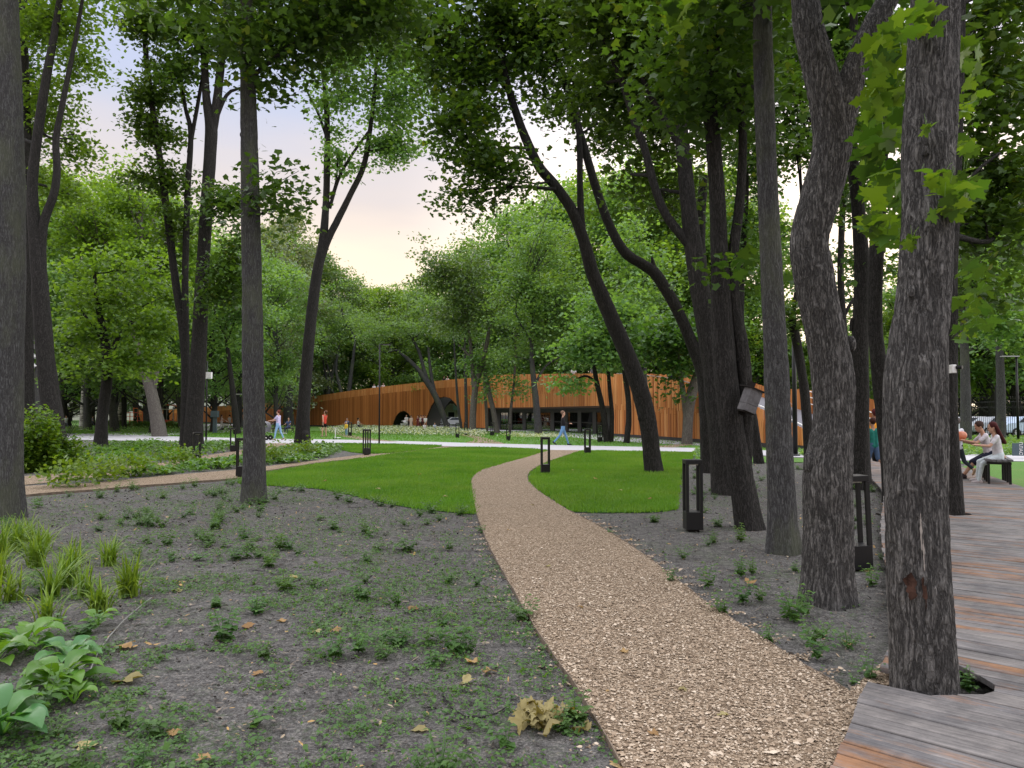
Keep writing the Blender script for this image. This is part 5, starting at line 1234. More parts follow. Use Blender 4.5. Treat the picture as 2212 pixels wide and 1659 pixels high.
for u, d, v, m, z, w in specs:
    wood(u, d, ht(v, d), m, random.uniform(0, 6.28), *GW[z], wide=w)

# --- single big maple leaves on the low shoots of the near trees
LEAFM = []
for i in range(4):
    v = MAPLE.copy(); v[:, 2] += 0.10 * np.sin(v[:, 0] * 4 + i) * v[:, 1] - 0.12 * (i % 2) * v[:, 1] ** 2
    tint = np.full(len(v), (0.15, 0.4, 0.7, 0.95)[i]); LEAFM.append(mesh_np('leaf', v, MAPLE_F, MT['leaf_fresh'], attr=tint)); LEAFM.append(mesh_np('leaf', v, MAPLE_F, MT['leaf_maple'], attr=tint * 0.8))
def shoots(key, u0, u1, v0, v1, d0, d1, n, size, fresh, seed, drift=0):
    r = random.Random(seed); root = TREES[key]; base = root.location; mb = MB()
    for k in range(n):
        u = r.uniform(u0, u1); v = r.uniform(v0, v1)
        if drift: u += drift * (v - (v0 + v1) / 2) / (v1 - v0)
        p = Q(u, v, r.uniform(d0, d1)) - base
        o = bpy.data.objects.new('leaf', LEAFM[r.randrange(4) * 2 + (0 if r.random() < fresh else 1)]); COL.objects.link(o); o.parent = root
        o.location = p; s = size * r.uniform(0.6, 1.15); o.scale = (s, s, s)
        o.rotation_mode = 'ZYX'; o.rotation_euler = (-0.55 + r.gauss(0, 0.42), r.gauss(0, 0.4), r.uniform(0, 6.28))
        q = p + Vector((r.uniform(0.0, 0.05), 0.02, r.uniform(0.04, 0.1)))
        mb.tube([p, (p + q) / 2 + Vector((0, 0, 0.01)), q], 0.0018, 4)
    return mb.build('shoot', MT['leaf_daylily'], root)
shoots('big', 1880, 1965, 60, 240, 4.75, 5.5, 60, 0.15, 0.8, 1, -30)
shoots('big', 1865, 1950, 240, 520, 4.8, 5.6, 78, 0.16, 0.45, 2, -10)
shoots('big', 1930, 2030, 30, 75, 4.3, 4.5, 9, 0.17, 0.95, 8)
shoots('big', 2000, 2095, 365, 465, 4.25, 4.5, 30, 0.12, 0.85, 3, 20)
shoots('big', 1995, 2015, 268, 280, 4.36, 4.4, 3, 0.09, 0.95, 4)
shoots('big', 1963, 1982, 512, 535, 4.36, 4.4, 5, 0.08, 0.9, 5)
shoots('big', 2075, 2115, 90, 120, 4.7, 4.9, 6, 0.14, 0.95, 6)
shoots('ten', 1425, 1490, -20, 60, 7.6, 8.4, 18, 0.21, 0.9, 7, -20)
shoots('row_c', 1545, 1645, 545, 590, 9.8, 10.6, 16, 0.2, 0.05, 9)
shoots('deck2', 2060, 2140, 570, 740, 8.5, 10.5, 40, 0.2, 0.15, 10, -10)
shoots('deck2', 2055, 2120, 120, 330, 8.5, 10.5, 34, 0.2, 0.6, 11)

# scars on the huge trunk: torn bark with bare wood
def jag(u, v, w, h, n, seed, lean=0.0):
    r = random.Random(seed); L_ = []; R_ = []
    for k in range(n):
        f = k / (n - 1); y = v - h + 2 * h * f; ww = w * (math.sin(math.pi * min(max(f, 0.04), 0.96)) ** 0.6) * r.uniform(0.45, 1.15); x = u + lean * (f - 0.5)
        L_.append((x - ww, y + r.uniform(-4, 4))); R_.append((x + ww * r.uniform(0.4, 1.0), y + r.uniform(-4, 4)))
    return L_ + R_[::-1]
def on_trunk(u, v, extra=0.006):
    cx = float(np.interp(v, [740, 930, 1180, 1300, 1430, 1510], [1984, 1978, 1982, 1987, 1994, 1999])); x = min(abs(u - cx) / 63, 0.97)
    return 4.62 - 0.172 * math.sqrt(1 - x * x) - extra
def scar3(pts, mat, nm, extra=0.006):
    root = TREES['big']; base = root.location; n = len(pts) // 2; Lp = pts[:n]; Rp = pts[n:][::-1]; V = []; F = []
    for (a, b), (c, d_) in zip(Lp, Rp):
        for f in (0, 0.5, 1):
            u = a + (c - a) * f; v = b + (d_ - b) * f; V.append(Q(u, v, on_trunk(u, v, extra)) - base)
    for k in range(n - 1):
        for q in (0, 1): F.append([3 * k + q, 3 * k + q + 1, 3 * k + q + 4, 3 * k + q + 3])
    obj(nm, mesh_np(nm, V, F, mat, True), root)
scar3(jag(1970, 1266, 22, 28, 11, 1, 8), MT['exposed_wood'], 'bark_scar', 0.005)
scar3(jag(2006, 1310, 9, 62, 13, 2, 26), MT['exposed_wood'], 'bark_scar', 0.004)
for i, (u, v, w, h) in enumerate([(2006, 1215, 3, 45), (2016, 1240, 3, 60), (2026, 1255, 3.5, 70), (2034, 1215, 3, 60), (2038, 1120, 4, 75), (2040, 1280, 3, 50), (1996, 1200, 2.5, 35), (1990, 1150, 3, 40), (2035, 1000, 3, 60), (2034, 900, 2.5, 60), (2044, 1170, 3, 70), (2022, 1290, 2.5, 45), (2012, 1180, 2.2, 50), (2030, 1070, 3, 40)]):
    scar3(jag(u, v, w, h, 12, 20 + i, 3), MT['peeled_wood'], 'peeled_bark', 0.004)

# ------------------------------------------------------------------ garden bollards
def bollard_model():
    root = empty('garden_bollard', (0, 0, 0))
    w, p = 0.24, 0.042
    MB().box((0, 0, 0.155), (w, w, 0.25)).build('base', MT['black_metal'], root, bevel=0.004)
    MB().box((0, 0, 0.015), (0.15, 0.15, 0.05)).build('foot', MT['dark_joist'], root)
    for sx in (-1, 1):
        for sy in (-1, 1):
            MB().box((sx * (w - p) / 2, sy * (w - p) / 2, 0.62), (p, p, 0.678)).build('post', MT['black_metal'], root)
    MB().box((0, 0, 0.99), (w, w, 0.06)).build('cap', MT['black_metal'], root, bevel=0.004)
    MB().box((0, 0, 0.952), (0.13, 0.13, 0.016)).build('lamp', MT['white_paint'], root)
    return root
BOL = bollard_model()
GB = 'black bollard lamps along the paths'
bolls = [(1497, 1147, 0, 'black bollard lamp in bare soil at the corner of the right lawn', 0), (1852, 1232, 2, 'leaning black bollard lamp between the twisted trunk and the boardwalk', 0.035),
         (1178, 1025, 4, 'black bollard lamp on the right lawn at the bend of the gravel path', 0), (1269, 981, 6, 'black bollard lamp on the right lawn close to the promenade', 0),
         (1296, 955, 20, 'black bollard lamp before the two-stemmed tree at the pavilion', 0), (792, 983, 38, 'black bollard lamp between the wedge of grass and the gravel walk', 0),
         (425, 1000, 33, 'black bollard lamp among hostas at the tall straight dark trunk', 0), (503, 976, 25, 'black bollard lamp at the far gravel walk with hostas around', 0),
         (521, 1030, 10, 'black bollard lamp half hidden behind the straight grey trunk', 0), (756, 942, 3, 'black bollard lamp beside the toddler in yellow', 0),
         (616, 933, 5, 'black bollard lamp in the grass behind the woman with the pram', 0), (988, 946, 3, 'black bollard lamp at the near end of the far gravel spur', 0),
         (1006, 940, 12, 'black bollard lamp at the far end of the far gravel spur', 0), (1063, 941, 40, 'black bollard lamp before the tree leaning left at the glazed front', 0),
         (1098, 952, 5, 'black bollard lamp in the grass before the slim wavering stem', 0)]
for i, (u, v, rz, lab, tilt) in enumerate(bolls):
    o = BOL if i == 0 else copy_tree(BOL)
    o.location = G(u, v); o.rotation_euler = (0, -tilt, R(rz)); tag(o, lab, 'bollard lamp', GB)

# ------------------------------------------------------------------ lamp posts, posts, nest box, statue
def lamp(u, v, vt, label, arm=0.55, r=0.045, heads=(), name='lamp_post'):
    b = G(u, v); H = Q(u, vt, b.y).z - b.z; root = empty(name, b, label, 'lamp post')
    MB().tube([(0, 0, -0.05), (0, 0, H)], [r, r * 0.75], 10).build('pole', MT['black_metal'], root, smooth=True)
    if arm:
        MB().box((arm / 2 + r, 0, H - 0.04), (arm, 0.09, 0.06)).build('arm', MT['black_metal'], root)
        MB().box((arm / 2 + r + 0.05, 0, H - 0.078), (arm * 0.7, 0.06, 0.014)).build('lamp_panel', MT['white_paint'], root)
    MB().lathe([(r * 1.9, -0.03), (r * 1.9, 0.04), (r * 1.1, 0.09)], n=12).build('foot', MT['black_metal'], root)
    for (dx, z0, w, h, m) in heads:
        MB().box((dx, -0.02, H - z0), (w, 0.22, h)).build('floodlight', MT[m], root, bevel=0.01)
    return root, H
lamp(819, 961, 742, 'tall slim black lamp post with a short arm beside the grass wedge')
lamp(445, 957, 780, 'dark lamp post with white floodlights behind the tall straight trunk', 0, 0.05, [(-0.45, 0.05, 0.9, 0.05, 'black_metal'), (-0.35, 0.5, 0.5, 0.16, 'white_paint'), (0.12, 0.8, 0.3, 0.36, 'white_paint')])
lamp(520, 930, 838, 'thin far lamp post with a white crossbar by the leaning dark trunk', 0, 0.05, [(-0.3, 0.7, 0.7, 0.12, 'white_paint')])
lamp(298, 925, 822, 'thin far lamp post near the playground hedge', 0, 0.05, [(-0.2, 0.9, 0.4, 0.2, 'concrete')])
lamp(1718, 985, 700, 'pale lamp pole behind the slatted ramp', 0, 0.10)
lamp(2200, 962, 770, 'dark lamp post beside the iron fence gate pier', 0, 0.07, [(-0.35, 0.0, 0.9, 0.06, 'concrete')])
root, H = lamp(69, 945, 752, 'old black lamp post carrying white horn loudspeakers', 0, 0.05)
for z, rot in ((0.35, -0.3), (1.0, 0.5)):
    MB().lathe([(0.06, 0), (0.09, 0.12), (0.17, 0.24), (0.30, 0.34), (0.31, 0.36)], (0.0, -0.1, H - z), 14, Matrix.Rotation(R(160), 3, 'Y')).build('horn', MT['white_paint'], root, smooth=True)
MB().lathe([(0.09, 0), (0.16, 0.1), (0.16, 0.42), (0.1, 0.5), (0.02, 0.62)], (0, 0, H - 0.05), 10).build('lantern', MT['concrete'], root)
MB().lathe([(0.085, 0), (0.085, 1.6), (0.12, 1.66), (0.05, 1.72)], (0, 0, 0), 12).build('sleeve', MT['black_metal'], root)

b = G(464, 935.5); root = empty('information_post', b, 'dark box on a square post standing at the promenade fork', 'post')
MB().box((0, 0, 0.72), (0.30, 0.25, 1.44)).build('post', MT['sign_grey'], root); MB().box((0, -0.05, 1.70), (0.62, 0.5, 0.58)).build('box', MT['sign_grey'], root, bevel=0.02)

# nest box hanging crooked on the leaning trunk
c = Q(1621, 862, 10.95); root = empty('nest_box', c, 'crooked grey wooden nest box hung on the leaning trunk', 'nest box')
root.rotation_euler = (0.12, 0.33, 0.35)
MB().box((0, 0, 0.03), (0.20, 0.17, 0.22)).build('front_board', MT['grey_board'], root); MB().box((0, 0.0, -0.135), (0.20, 0.17, 0.10)).build('front_board', MT['grey_board'], root)
MB().box((0.002, 0.02, 0.15), (0.30, 0.25, 0.018)).build('roof', MT['dark_joist'], root); MB().box((0, 0.01, -0.197), (0.19, 0.16, 0.018)).build('floor', MT['dark_joist'], root)
MB().box((0, 0.095, 0), (0.12, 0.02, 0.5)).build('back_board', MT['dark_joist'], root)
# small white surveillance camera on the trunk in the boardwalk
c = Q(2058, 797, 11.78); root = empty('security_camera', c, 'small white security camera strapped to the trunk in the boardwalk', 'camera')
MB().box((0, 0, 0), (0.07, 0.10, 0.13)).build('housing', MT['white_paint'], root, bevel=0.01); MB().tube([(0.03, -0.05, 0.02), (0.08, -0.12, 0.02)], 0.03, 10).build('lens', MT['black_metal'], root)

# ------------------------------------------------------------------ people
def capsule(a, b, ra, rb, n=10):
    a, b = Vector(a), Vector(b); t = b - a; L = t.length
    t = t / L if L > 1e-6 else Vector((0, 0, 1))
    x = t.cross(Vector((0, 0, 1)) if abs(t.z) < 0.9 else Vector((1, 0, 0))).normalized(); y = t.cross(x)
    V = []; F = []; rings = []
    for k in range(4):
        an = -math.pi / 2 + (k / 4) * math.pi / 2; rings.append((a + t * (math.sin(an) * ra), math.cos(an) * ra + 1e-4))
    rings.append((a, ra)); rings.append((b, rb))
    for k in range(1, 5):
        an = (k / 4) * math.pi / 2; rings.append((b + t * (math.sin(an) * rb), math.cos(an) * rb + 1e-4))
    for c, r in rings:
        for k in range(n):
            q = 2 * math.pi * k / n; V.append(c + (x * math.cos(q) + y * math.sin(q)) * r)
    for i in range(len(rings) - 1):
        for k in range(n): F.append([i * n + k, i * n + (k + 1) % n, (i + 1) * n + (k + 1) % n, (i + 1) * n + k])
    F.append(list(range(n))[::-1]); F.append([(len(rings) - 1) * n + k for k in range(n)])
    return V, F
def person(loc, heading, height, label, cols, pose=None, voxel=0.022, hair='short', group=None, fingers=False, name='person', lean=0.0, cat='person', build=1.0, sleeves='short', legs='long', dress=False, headtilt=0.0):
    """pose: dict of angles in degrees (forward positive): lhip,lknee,rhip,rknee,lsh,lel,rsh,rel,lab,rab (arm abduction)
       local frame: +y is where the person faces, +x their right"""
    p = dict(lhip=3, lknee=3, rhip=-3, rknee=3, lsh=3, lel=12, rsh=-3, rel=12, lab=9, rab=9, seat=None, habd=4); p.update(pose or {})
    s = height / 1.75; B = build
    rx = lambda a, v: Matrix.Rotation(R(a), 3, 'X') @ v
    pel = Vector((0, 0, 0.93))
    if p['seat'] is not None: pel = Vector((0, 0, p['seat'] / s + 0.11))
    up = Matrix.Rotation(R(-lean), 3, 'X')
    U = lambda x, y, z: pel + up @ Vector((x, y, z))
    caps = []
    def add(a, b, ra, rb, m): caps.append((Vector(a), Vector(b), ra, rb, m))
    # trunk of the body
    for sx in (-1, 1):
        add(pel + Vector((sx * 0.065, 0, -0.02)), U(sx * 0.06, 0, 0.16), 0.115 * B, 0.105 * B, 'top' if not dress else 'top')
        add(U(sx * 0.06, 0, 0.16), U(sx * 0.085, 0.01, 0.38), 0.105 * B, 0.105 * B, 'top')
        add(U(sx * 0.08, 0, 0.40), U(sx * 0.165, 0, 0.475), 0.08, 0.062, 'top')
        add(pel + Vector((sx * 0.075, 0, 0.02)), pel + Vector((sx * 0.085, 0, -0.06)), 0.112 * B, 0.105 * B, 'bottom')
    add(U(0, 0, 0.46), U(0, 0.01, 0.60), 0.058, 0.052, 'skin')
    hd = up @ Matrix.Rotation(R(headtilt), 3, 'X')
    Hn = U(0, 0.01, 0.60); HH = lambda x, y, z: Hn + hd @ Vector((x, y, z))
    add(HH(0, 0.02, 0.05), HH(0, 0.0, 0.15), 0.078, 0.092, 'skin'); add(HH(0, 0.045, 0.03), HH(0, 0.05, 0.10), 0.055, 0.062, 'skin')
    add(HH(0, 0.108, 0.075), HH(0, 0.095, 0.115), 0.015, 0.010, 'skin')
    for sx in (-1, 1): add(HH(sx * 0.09, -0.005, 0.07), HH(sx * 0.09, -0.01, 0.11), 0.016, 0.019, 'skin')
    # legs
    ankles = []
    for side, sx in (('l', -1), ('r', 1)):
        hip = pel + Vector((sx * 0.092, 0, -0.02)); ab = R(p['habd']) * sx
        d1 = rx(p[side + 'hip'], Vector((math.sin(ab) if p['seat'] is None else math.sin(ab), 0, -1))).normalized(); knee = hip + d1 * 0.43
        d2 = rx(p[side + 'hip'] - p[side + 'knee'], Vector((0, 0, -1))); ank = knee + d2 * 0.42
        mt = 'bottom'; ml = {'long': 'bottom', 'shorts': 'skin', 'knee': 'skin'}[legs]
        if legs == 'long':
            add(hip, knee, 0.092 * B, 0.062 * B, 'bottom'); add(knee, ank, 0.06 * B, 0.043, 'bottom')
        else:
            f = 0.55 if legs == 'shorts' else 0.97
            m_ = hip + (knee - hip) * f; add(hip, m_, 0.096 * B, 0.09 * B, 'bottom'); add(m_, knee, 0.068 * B, 0.056, 'skin'); add(knee, ank, 0.056, 0.036, 'skin')
        fa = p.get(side + 'foot', 0 if p[side + 'hip'] - p[side + 'knee'] > -12 else p[side + 'hip'] - p[side + 'knee'] + 10)
        heel = ank + rx(fa, Vector((0, -0.045, -0.045))); toe = ank + rx(fa, Vector((sx * 0.015, 0.15, -0.055)))
        add(heel, toe, 0.043, 0.036, 'shoe'); add(ank, heel, 0.042, 0.042, 'shoe'); ankles.append(min(heel.z, toe.z) - 0.04)
    if dress:
        for k in range(8):
            an = k * math.pi / 4; add(pel + Vector((0.05 * math.cos(an), 0.04 * math.sin(an), 0.0)), Vector((0.19 * math.cos(an), 0.17 * math.sin(an), 0.10)), 0.10, 0.10, 'bottom')
    # arms and hands
    tips = {}
    for side, sx in (('l', -1), ('r', 1)):
        sh = U(sx * 0.185, 0, 0.46); ab = R(p[side + 'ab']) * sx
        d1 = rx(p[side + 'sh'], Vector((math.sin(ab), 0, -math.cos(ab)))).normalized(); el = sh + d1 * 0.29
        inw = p.get(side + 'in', 0.0)
        d2 = rx(p[side + 'sh'] + p[side + 'el'], Vector((math.sin(ab) * 0.4 - sx * inw, 0, -1))).normalized(); wr = el + d2 * 0.25
        m1, m2 = {'short': ('top', 'skin'), 'long': ('top', 'top'), 'none': ('skin', 'skin')}[sleeves]
        hf = sh + (el - sh) * 0.62
        add(sh, hf, 0.056 * B, 0.052 * B, m1); add(hf, el, 0.044 * B, 0.040, 'skin' if sleeves != 'long' else 'top'); add(el, wr, 0.040, 0.028, m2)
        add(wr, wr + d2 * 0.075, 0.030, 0.033, 'skin'); tips[side] = wr + d2 * 0.11
        side_v = d2.cross(Vector((1, 0, 0))).normalized()
        if fingers:
            fx = d2.cross(side_v).normalized()
            for q, ln in enumerate((0.065, 0.075, 0.07, 0.055)):
                b0 = wr + d2 * 0.09 + fx * (q - 1.5) * 0.021; k1 = b0 + d2 * ln * 0.55; k2 = k1 + (d2 + side_v * 0.7).normalized() * ln * 0.5
                add(b0, k1, 0.0095, 0.009, 'skin'); add(k1, k2, 0.009, 0.0075, 'skin')
            tb = wr + d2 * 0.03 - fx * 0.028; add(tb, tb + (d2 - fx * 0.8).normalized() * 0.06, 0.012, 0.009, 'skin')
        else:
            add(wr + d2 * 0.07, wr + (d2 + side_v * 0.3) * 0.135, 0.028, 0.016, 'skin'); add(wr + d2 * 0.03, wr + (d2 - side_v * 0.1) * 0.07 + Vector((-sx * 0.03, 0.02, 0)), 0.014, 0.010, 'skin')
    dz = -min(ankles) if p['seat'] is None else 0.0
    if p.get('drop') is not None: dz = p['drop']
    bm = MB()
    for a, b, ra, rb, m in caps:
        V, F = capsule(a, b, ra, rb); bm.add(V, F)
    me = mesh_np('tmp', bm.v, bm.f, [MT['white_paint']]); o = bpy.data.objects.new('tmp', me); COL.objects.link(o)
    rm = o.modifiers.new('r', 'REMESH'); rm.mode = 'VOXEL'; rm.voxel_size = voxel
    sm = o.modifiers.new('s', 'SMOOTH'); sm.factor = 0.5; sm.iterations = 2 if fingers else 3
    dg = bpy.context.evaluated_depsgraph_get(); em = bpy.data.meshes.new_from_object(o.evaluated_get(dg))
    bpy.data.objects.remove(o)
    order = ['skin', 'top', 'bottom', 'shoe']
    C = np.zeros(len(em.polygons) * 3); em.polygons.foreach_get('center', C); C = C.reshape(-1, 3)
    best = np.full(len(C), 9.0); idx = np.zeros(len(C), np.int32)
    for a, b, ra, rb, m in caps:
        A = np.array(a); AB = np.array(b) - A; L2 = max(AB @ AB, 1e-9); t = np.clip(((C - A) @ AB) / L2, 0, 1)
        d = np.linalg.norm(C - A - t[:, None] * AB, axis=1) - (ra + (rb - ra) * t)
        k = d < best; best[k] = d[k]; idx[k] = order.index(m)
    nv = np.zeros(len(em.vertices) * 3); em.vertices.foreach_get('co', nv); nv = nv.reshape(-1, 3); nv[:, 2] += dz; nv *= s
    em.vertices.foreach_set('co', nv.ravel()); em.materials.clear()
    for m in order: em.materials.append(cols[m] if not isinstance(cols[m], tuple) else cloth(cols[m]))
    em.polygons.foreach_set('material_index', idx); em.polygons.foreach_set('use_smooth', np.ones(len(em.polygons), bool)); em.update()
    root = empty(name, loc, label, cat, group, rz=heading)
    obj('body', em, root)
    X = lambda v: (v + Vector((0, 0, dz))) * s
    if hair:
        hb = MB(); hm = cols.get('hair', (0.03, 0.02, 0.015)); hm = cloth(hm) if isinstance(hm, tuple) else hm
        c = HH(0, -0.022, 0.145)
        prof = [(0.02, -0.10), (0.075, -0.085), (0.102, -0.02), (0.104, 0.03), (0.088, 0.075), (0.05, 0.108), (0.006, 0.116)]
        V = []; n = 14
        hb2 = MB(); hb2.lathe(prof, (0, 0, 0), n); tl = Matrix.Rotation(R(24), 3, 'X')
        hb.add([X(c + hd @ (tl @ Vector(v))) for v in hb2.v], hb2.f)
        if hair in ('long', 'ponytail'):
            if hair == 'long':
                for q in range(5):
                    x = (q - 2) * 0.042; V, F = capsule(HH(x, -0.07, 0.12), HH(x * 1.35, -0.13 - 0.02 * (q % 2), -0.32), 0.045, 0.035); hb.add([X(v) for v in V], F)
            else:
                V, F = capsule(HH(0, -0.11, 0.13), HH(0, -0.17, -0.04), 0.035, 0.02); hb.add([X(v) for v in V], F)
        hb.build('hair', hm, root, smooth=True)
        if name == 'person' and voxel < 0.03:
            for sx in (-1, 1):
                e = MB(); e.lathe([(0.002, -0.009), (0.009, -0.004), (0.010, 0.003), (0.003, 0.009)], X(HH(sx * 0.033, 0.098, 0.108)), 8); e.build('eye', MT['dark_joist'], root)
    loc_m = Matrix.Translation(Vector(loc)) @ Matrix.Rotation(heading, 4, 'Z')
    return root, {k: loc_m @ X(v) for k, v in tips.items()}, loc_m @ X(HH(0, 0.1, 0.08))
SK = (0.50, 0.30, 0.22); SK2 = (0.40, 0.23, 0.16)
def P5(u, v, lift=0.0): return G(u, v, lift)
def C5(top, bottom, shoe=(0.05, 0.05, 0.05), skin=SK, hair=(0.035, 0.022, 0.016)): return dict(top=top, bottom=bottom, shoe=shoe, skin=skin, hair=hair)
WALK = dict(lhip=24, lknee=6, rhip=-18, rknee=22, lsh=-18, rsh=20, lel=14, rel=22)

# woman with the pram on the promenade, walking left
wp = P5(601, 951)
_, tw, _ = person(wp, R(80), 1.80, 'woman in lilac T-shirt and light blue jeans pushing a pram', C5((0.50, 0.46, 0.66), (0.24, 0.40, 0.60), (0.33, 0.25, 0.16), hair=(0.12, 0.03, 0.02)), dict(lhip=14, lknee=4, rhip=-12, rknee=14, lsh=44, rsh=44, lel=34, rel=34), hair='short')
def pram(loc, rz, label, body, scale=1.0):
    root = empty('pram', loc, label, 'pram', rz=rz); root.scale = (scale,) * 3
    for x in (-0.26, 0.26):
        for y, r in ((-0.32, 0.15), (0.36, 0.13)):
            w = MB(); prof = [(r - 0.03, -0.018), (r, -0.012), (r, 0.012), (r - 0.03, 0.018)]
            w.lathe(prof, (x, y, r), 18, Matrix.Rotation(math.pi / 2, 3, 'Y')); wo = w.build('wheel', MT['rubber'], root)
            h = MB(); h.lathe([(0.035, -0.03), (0.035, 0.03)], (x, y, r), 10, Matrix.Rotation(math.pi / 2, 3, 'Y')); h.build('hub', MT['white_paint'], wo)
        MB().tube([(x, -0.32, 0.15), (x, 0.05, 0.5), (x, -0.5, 1.0), (x, -0.62, 1.02)], 0.014, 6).build('frame', MT['concrete'], root)
        MB().tube([(x, 0.36, 0.13), (x, -0.1, 0.52)], 0.014, 6).build('frame', MT['concrete'], root)
    MB().tube([(-0.26, -0.62, 1.02), (0.26, -0.62, 1.02)], 0.018, 8).build('handle', MT['rubber'], root)
    m = MB(); m.add([Vector(v) for v in [(-.23, -.3, .5), (.23, -.3, .5), (.2, .35, .5), (-.2, .35, .5), (-.25, -.38, .78), (.25, -.38, .78), (.23, .45, .70), (-.23, .45, .70)]], [[0, 3, 2, 1], [0, 1, 5, 4], [1, 2, 6, 5], [2, 3, 7, 6], [3, 0, 4, 7]]); m.build('seat', cloth(body), root)
    h = MB(); 
    for k in range(6):
        a0, a1 = R(180 - k * 24), R(180 - (k + 1) * 24)
        f = lambda a, x: Vector((x, -0.05 + 0.34 * math.cos(a), 0.74 + 0.36 * math.sin(a)))
        h.add([f(a0, -.25), f(a0, .25), f(a1, .25), f(a1, -.25)], [[0, 1, 2, 3]])
    h.build('hood', cloth(body), root)
    return root
pram(wp + Vector((-0.95, 0.12, 0)), R(80), 'grey pram with black wheels pushed on the promenade', (0.16, 0.16, 0.17), 1.05)
# woman in red looking up
person(P5(700, 943.5), R(62), 1.85, 'woman in red vest and black shorts looking up on the gravel spur', C5((0.66, 0.07, 0.05), (0.012, 0.012, 0.014), (0.30, 0.20, 0.15), hair=(0.10, 0.05, 0.03)), dict(lhip=5, rhip=-4, lsh=-12, rsh=18, lel=10, rel=60), hair='ponytail', sleeves='none', legs='shorts', lean=-6, headtilt=28)
person(P5(748, 941.5), R(150), 1.02, 'toddler in a yellow jacket standing in the grass', C5((0.62, 0.42, 0.05), (0.16, 0.30, 0.46), (0.2, 0.2, 0.2), hair=(0.35, 0.24, 0.14)), dict(lsh=10, rsh=10), sleeves='long', build=1.25)
b = P5(729, 949); sc = empty('kick_scooter', b, 'white kick scooter parked on the gravel spur', 'scooter', rz=R(160))
MB().box((0, 0, 0.10), (0.13, 0.5, 0.03)).build('deck', MT['white_paint'], sc)
MB().tube([(0, 0.26, 0.08), (0, 0.22, 0.72)], 0.022, 8).build('stem', MT['white_paint'], sc); MB().tube([(-0.22, 0.22, 0.72), (0.22, 0.22, 0.72)], 0.016, 8).build('handlebar', MT['concrete'], sc)
for x, y in ((-0.10, 0.28), (0.10, 0.28), (0, -0.26)):
    w = MB(); w.lathe([(0.02, -0.014), (0.06, -0.010), (0.06, 0.010), (0.02, 0.014)], (x, y, 0.06), 12, Matrix.Rotation(math.pi / 2, 3, 'Y')); w.build('wheel', MT['rubber'], sc)
# man walking on the promenade
person(P5(1216, 962), R(-88), 1.76, 'man in black jacket and blue jeans walking past the glass doors', C5((0.014, 0.013, 0.015), (0.13, 0.26, 0.46), (0.03, 0.03, 0.03), hair=(0.16, 0.10, 0.07)), dict(lhip=22, lknee=4, rhip=-24, rknee=18, lsh=-10, rsh=14, lel=20, rel=80), sleeves='long')
mk = Q(1221, 903, 39.2)
# benches
def bench(loc, rz, label, L=1.6, s=1.0):
    root = empty('bench', loc, label, 'bench', rz=rz)
    for k in range(3): MB().box((0, (k - 1) * 0.15, 0.44), (L, 0.13, 0.04)).build('slat', MT['grey_board'], root)
    MB().box((0, 0, 0.395), (L, 0.4, 0.045)).build('frame', MT['black_metal'], root)
    for x in (-L / 2 + 0.1, L / 2 - 0.1):
        for y in (-0.15, 0.15): MB().box((x, y, 0.19), (0.05, 0.05, 0.38)).build('leg', MT['black_metal'], root)
    return root
bb = Q(765, 890, 84); bb.z = float(gz(84)); bench(bb, 0, 'dark bench under the slatted wall left of the arches', 1.8)
for dx, top, lab in ((-0.75, (0.10, 0.12, 0.20), 'person in dark blue sitting on the bench by the slatted wall'), (0.45, (0.45, 0.42, 0.40), 'person in pale top sitting on the bench by the slatted wall')):
    person(bb + Vector((dx, -0.05, 0)), R(-60) if dx > 0 else R(180), 1.72, lab, C5(top, (0.03, 0.03, 0.04)), dict(seat=0.46, lhip=85, rhip=80, lknee=80, rknee=70, lsh=35, rsh=35, lel=45, rel=45), voxel=0.04)
b2 = Q(612, 890, 70); b2.z = float(gz(70)); bench(b2, 0, 'bench behind the woman with the pram', 2.0)
person(b2 + Vector((0.5, 0, 0)), R(170), 1.75, 'person in dark blue sitting behind the woman with the pram', C5((0.06, 0.08, 0.16), (0.04, 0.05, 0.1)), dict(seat=0.46, lhip=85, rhip=80, lknee=80, rknee=70, lsh=35, rsh=35, lel=45, rel=45), voxel=0.04)
# visitors by the arches
def at_d(u, d):
    p = Q(u, 890, d); p.z = float(gz(d)); return p
vis = [(878, 100, 1.78, 'man in white shirt and trousers before the small arch', (0.55, 0.53, 0.52), (0.5, 0.49, 0.48), 'short', False), (888, 99, 1.70, 'woman in a long pale dress before the small arch', (0.50, 0.40, 0.33), (0.46, 0.36, 0.30), 'long', True),
       (903, 97, 1.68, 'woman in a dark red dress between the two arches', (0.10, 0.02, 0.02), (0.10, 0.02, 0.02), 'long', True), (909, 98, 1.72, 'person with white bag between the two arches', (0.50, 0.47, 0.45), (0.06, 0.03, 0.03), 'short', False), (914, 97.5, 1.7, 'person in a maroon coat between the two arches', (0.09, 0.02, 0.025), (0.05, 0.02, 0.02), 'short', False), (919, 96, 1.66, 'person in white top beside the big arch', (0.60, 0.57, 0.55), (0.40, 0.18, 0.10), 'short', False)]
for u, d, h, lab, tp, bt, hr, dr in vis:
    person(at_d(u, d), R(150 + u % 60), h, lab, C5(tp, bt), dict(lsh=12, rsh=8, rel=40), voxel=0.04, hair=hr, dress=dr, group=None)
pram(at_d(872, 99), R(40), 'white and black pram before the small arch', (0.5, 0.5, 0.5))
for u, d, lab, tp in ((917, 76, 'child in white sitting among the white flowers', (0.60, 0.58, 0.58)), (939, 80, 'child in pale blue sitting among the white flowers', (0.42, 0.48, 0.58))):
    person(at_d(u, d), R(200), 1.25, lab, C5(tp, (0.5, 0.5, 0.52)), dict(seat=0.22, lhip=95, rhip=95, lknee=120, rknee=120, lsh=40, rsh=40), voxel=0.04)
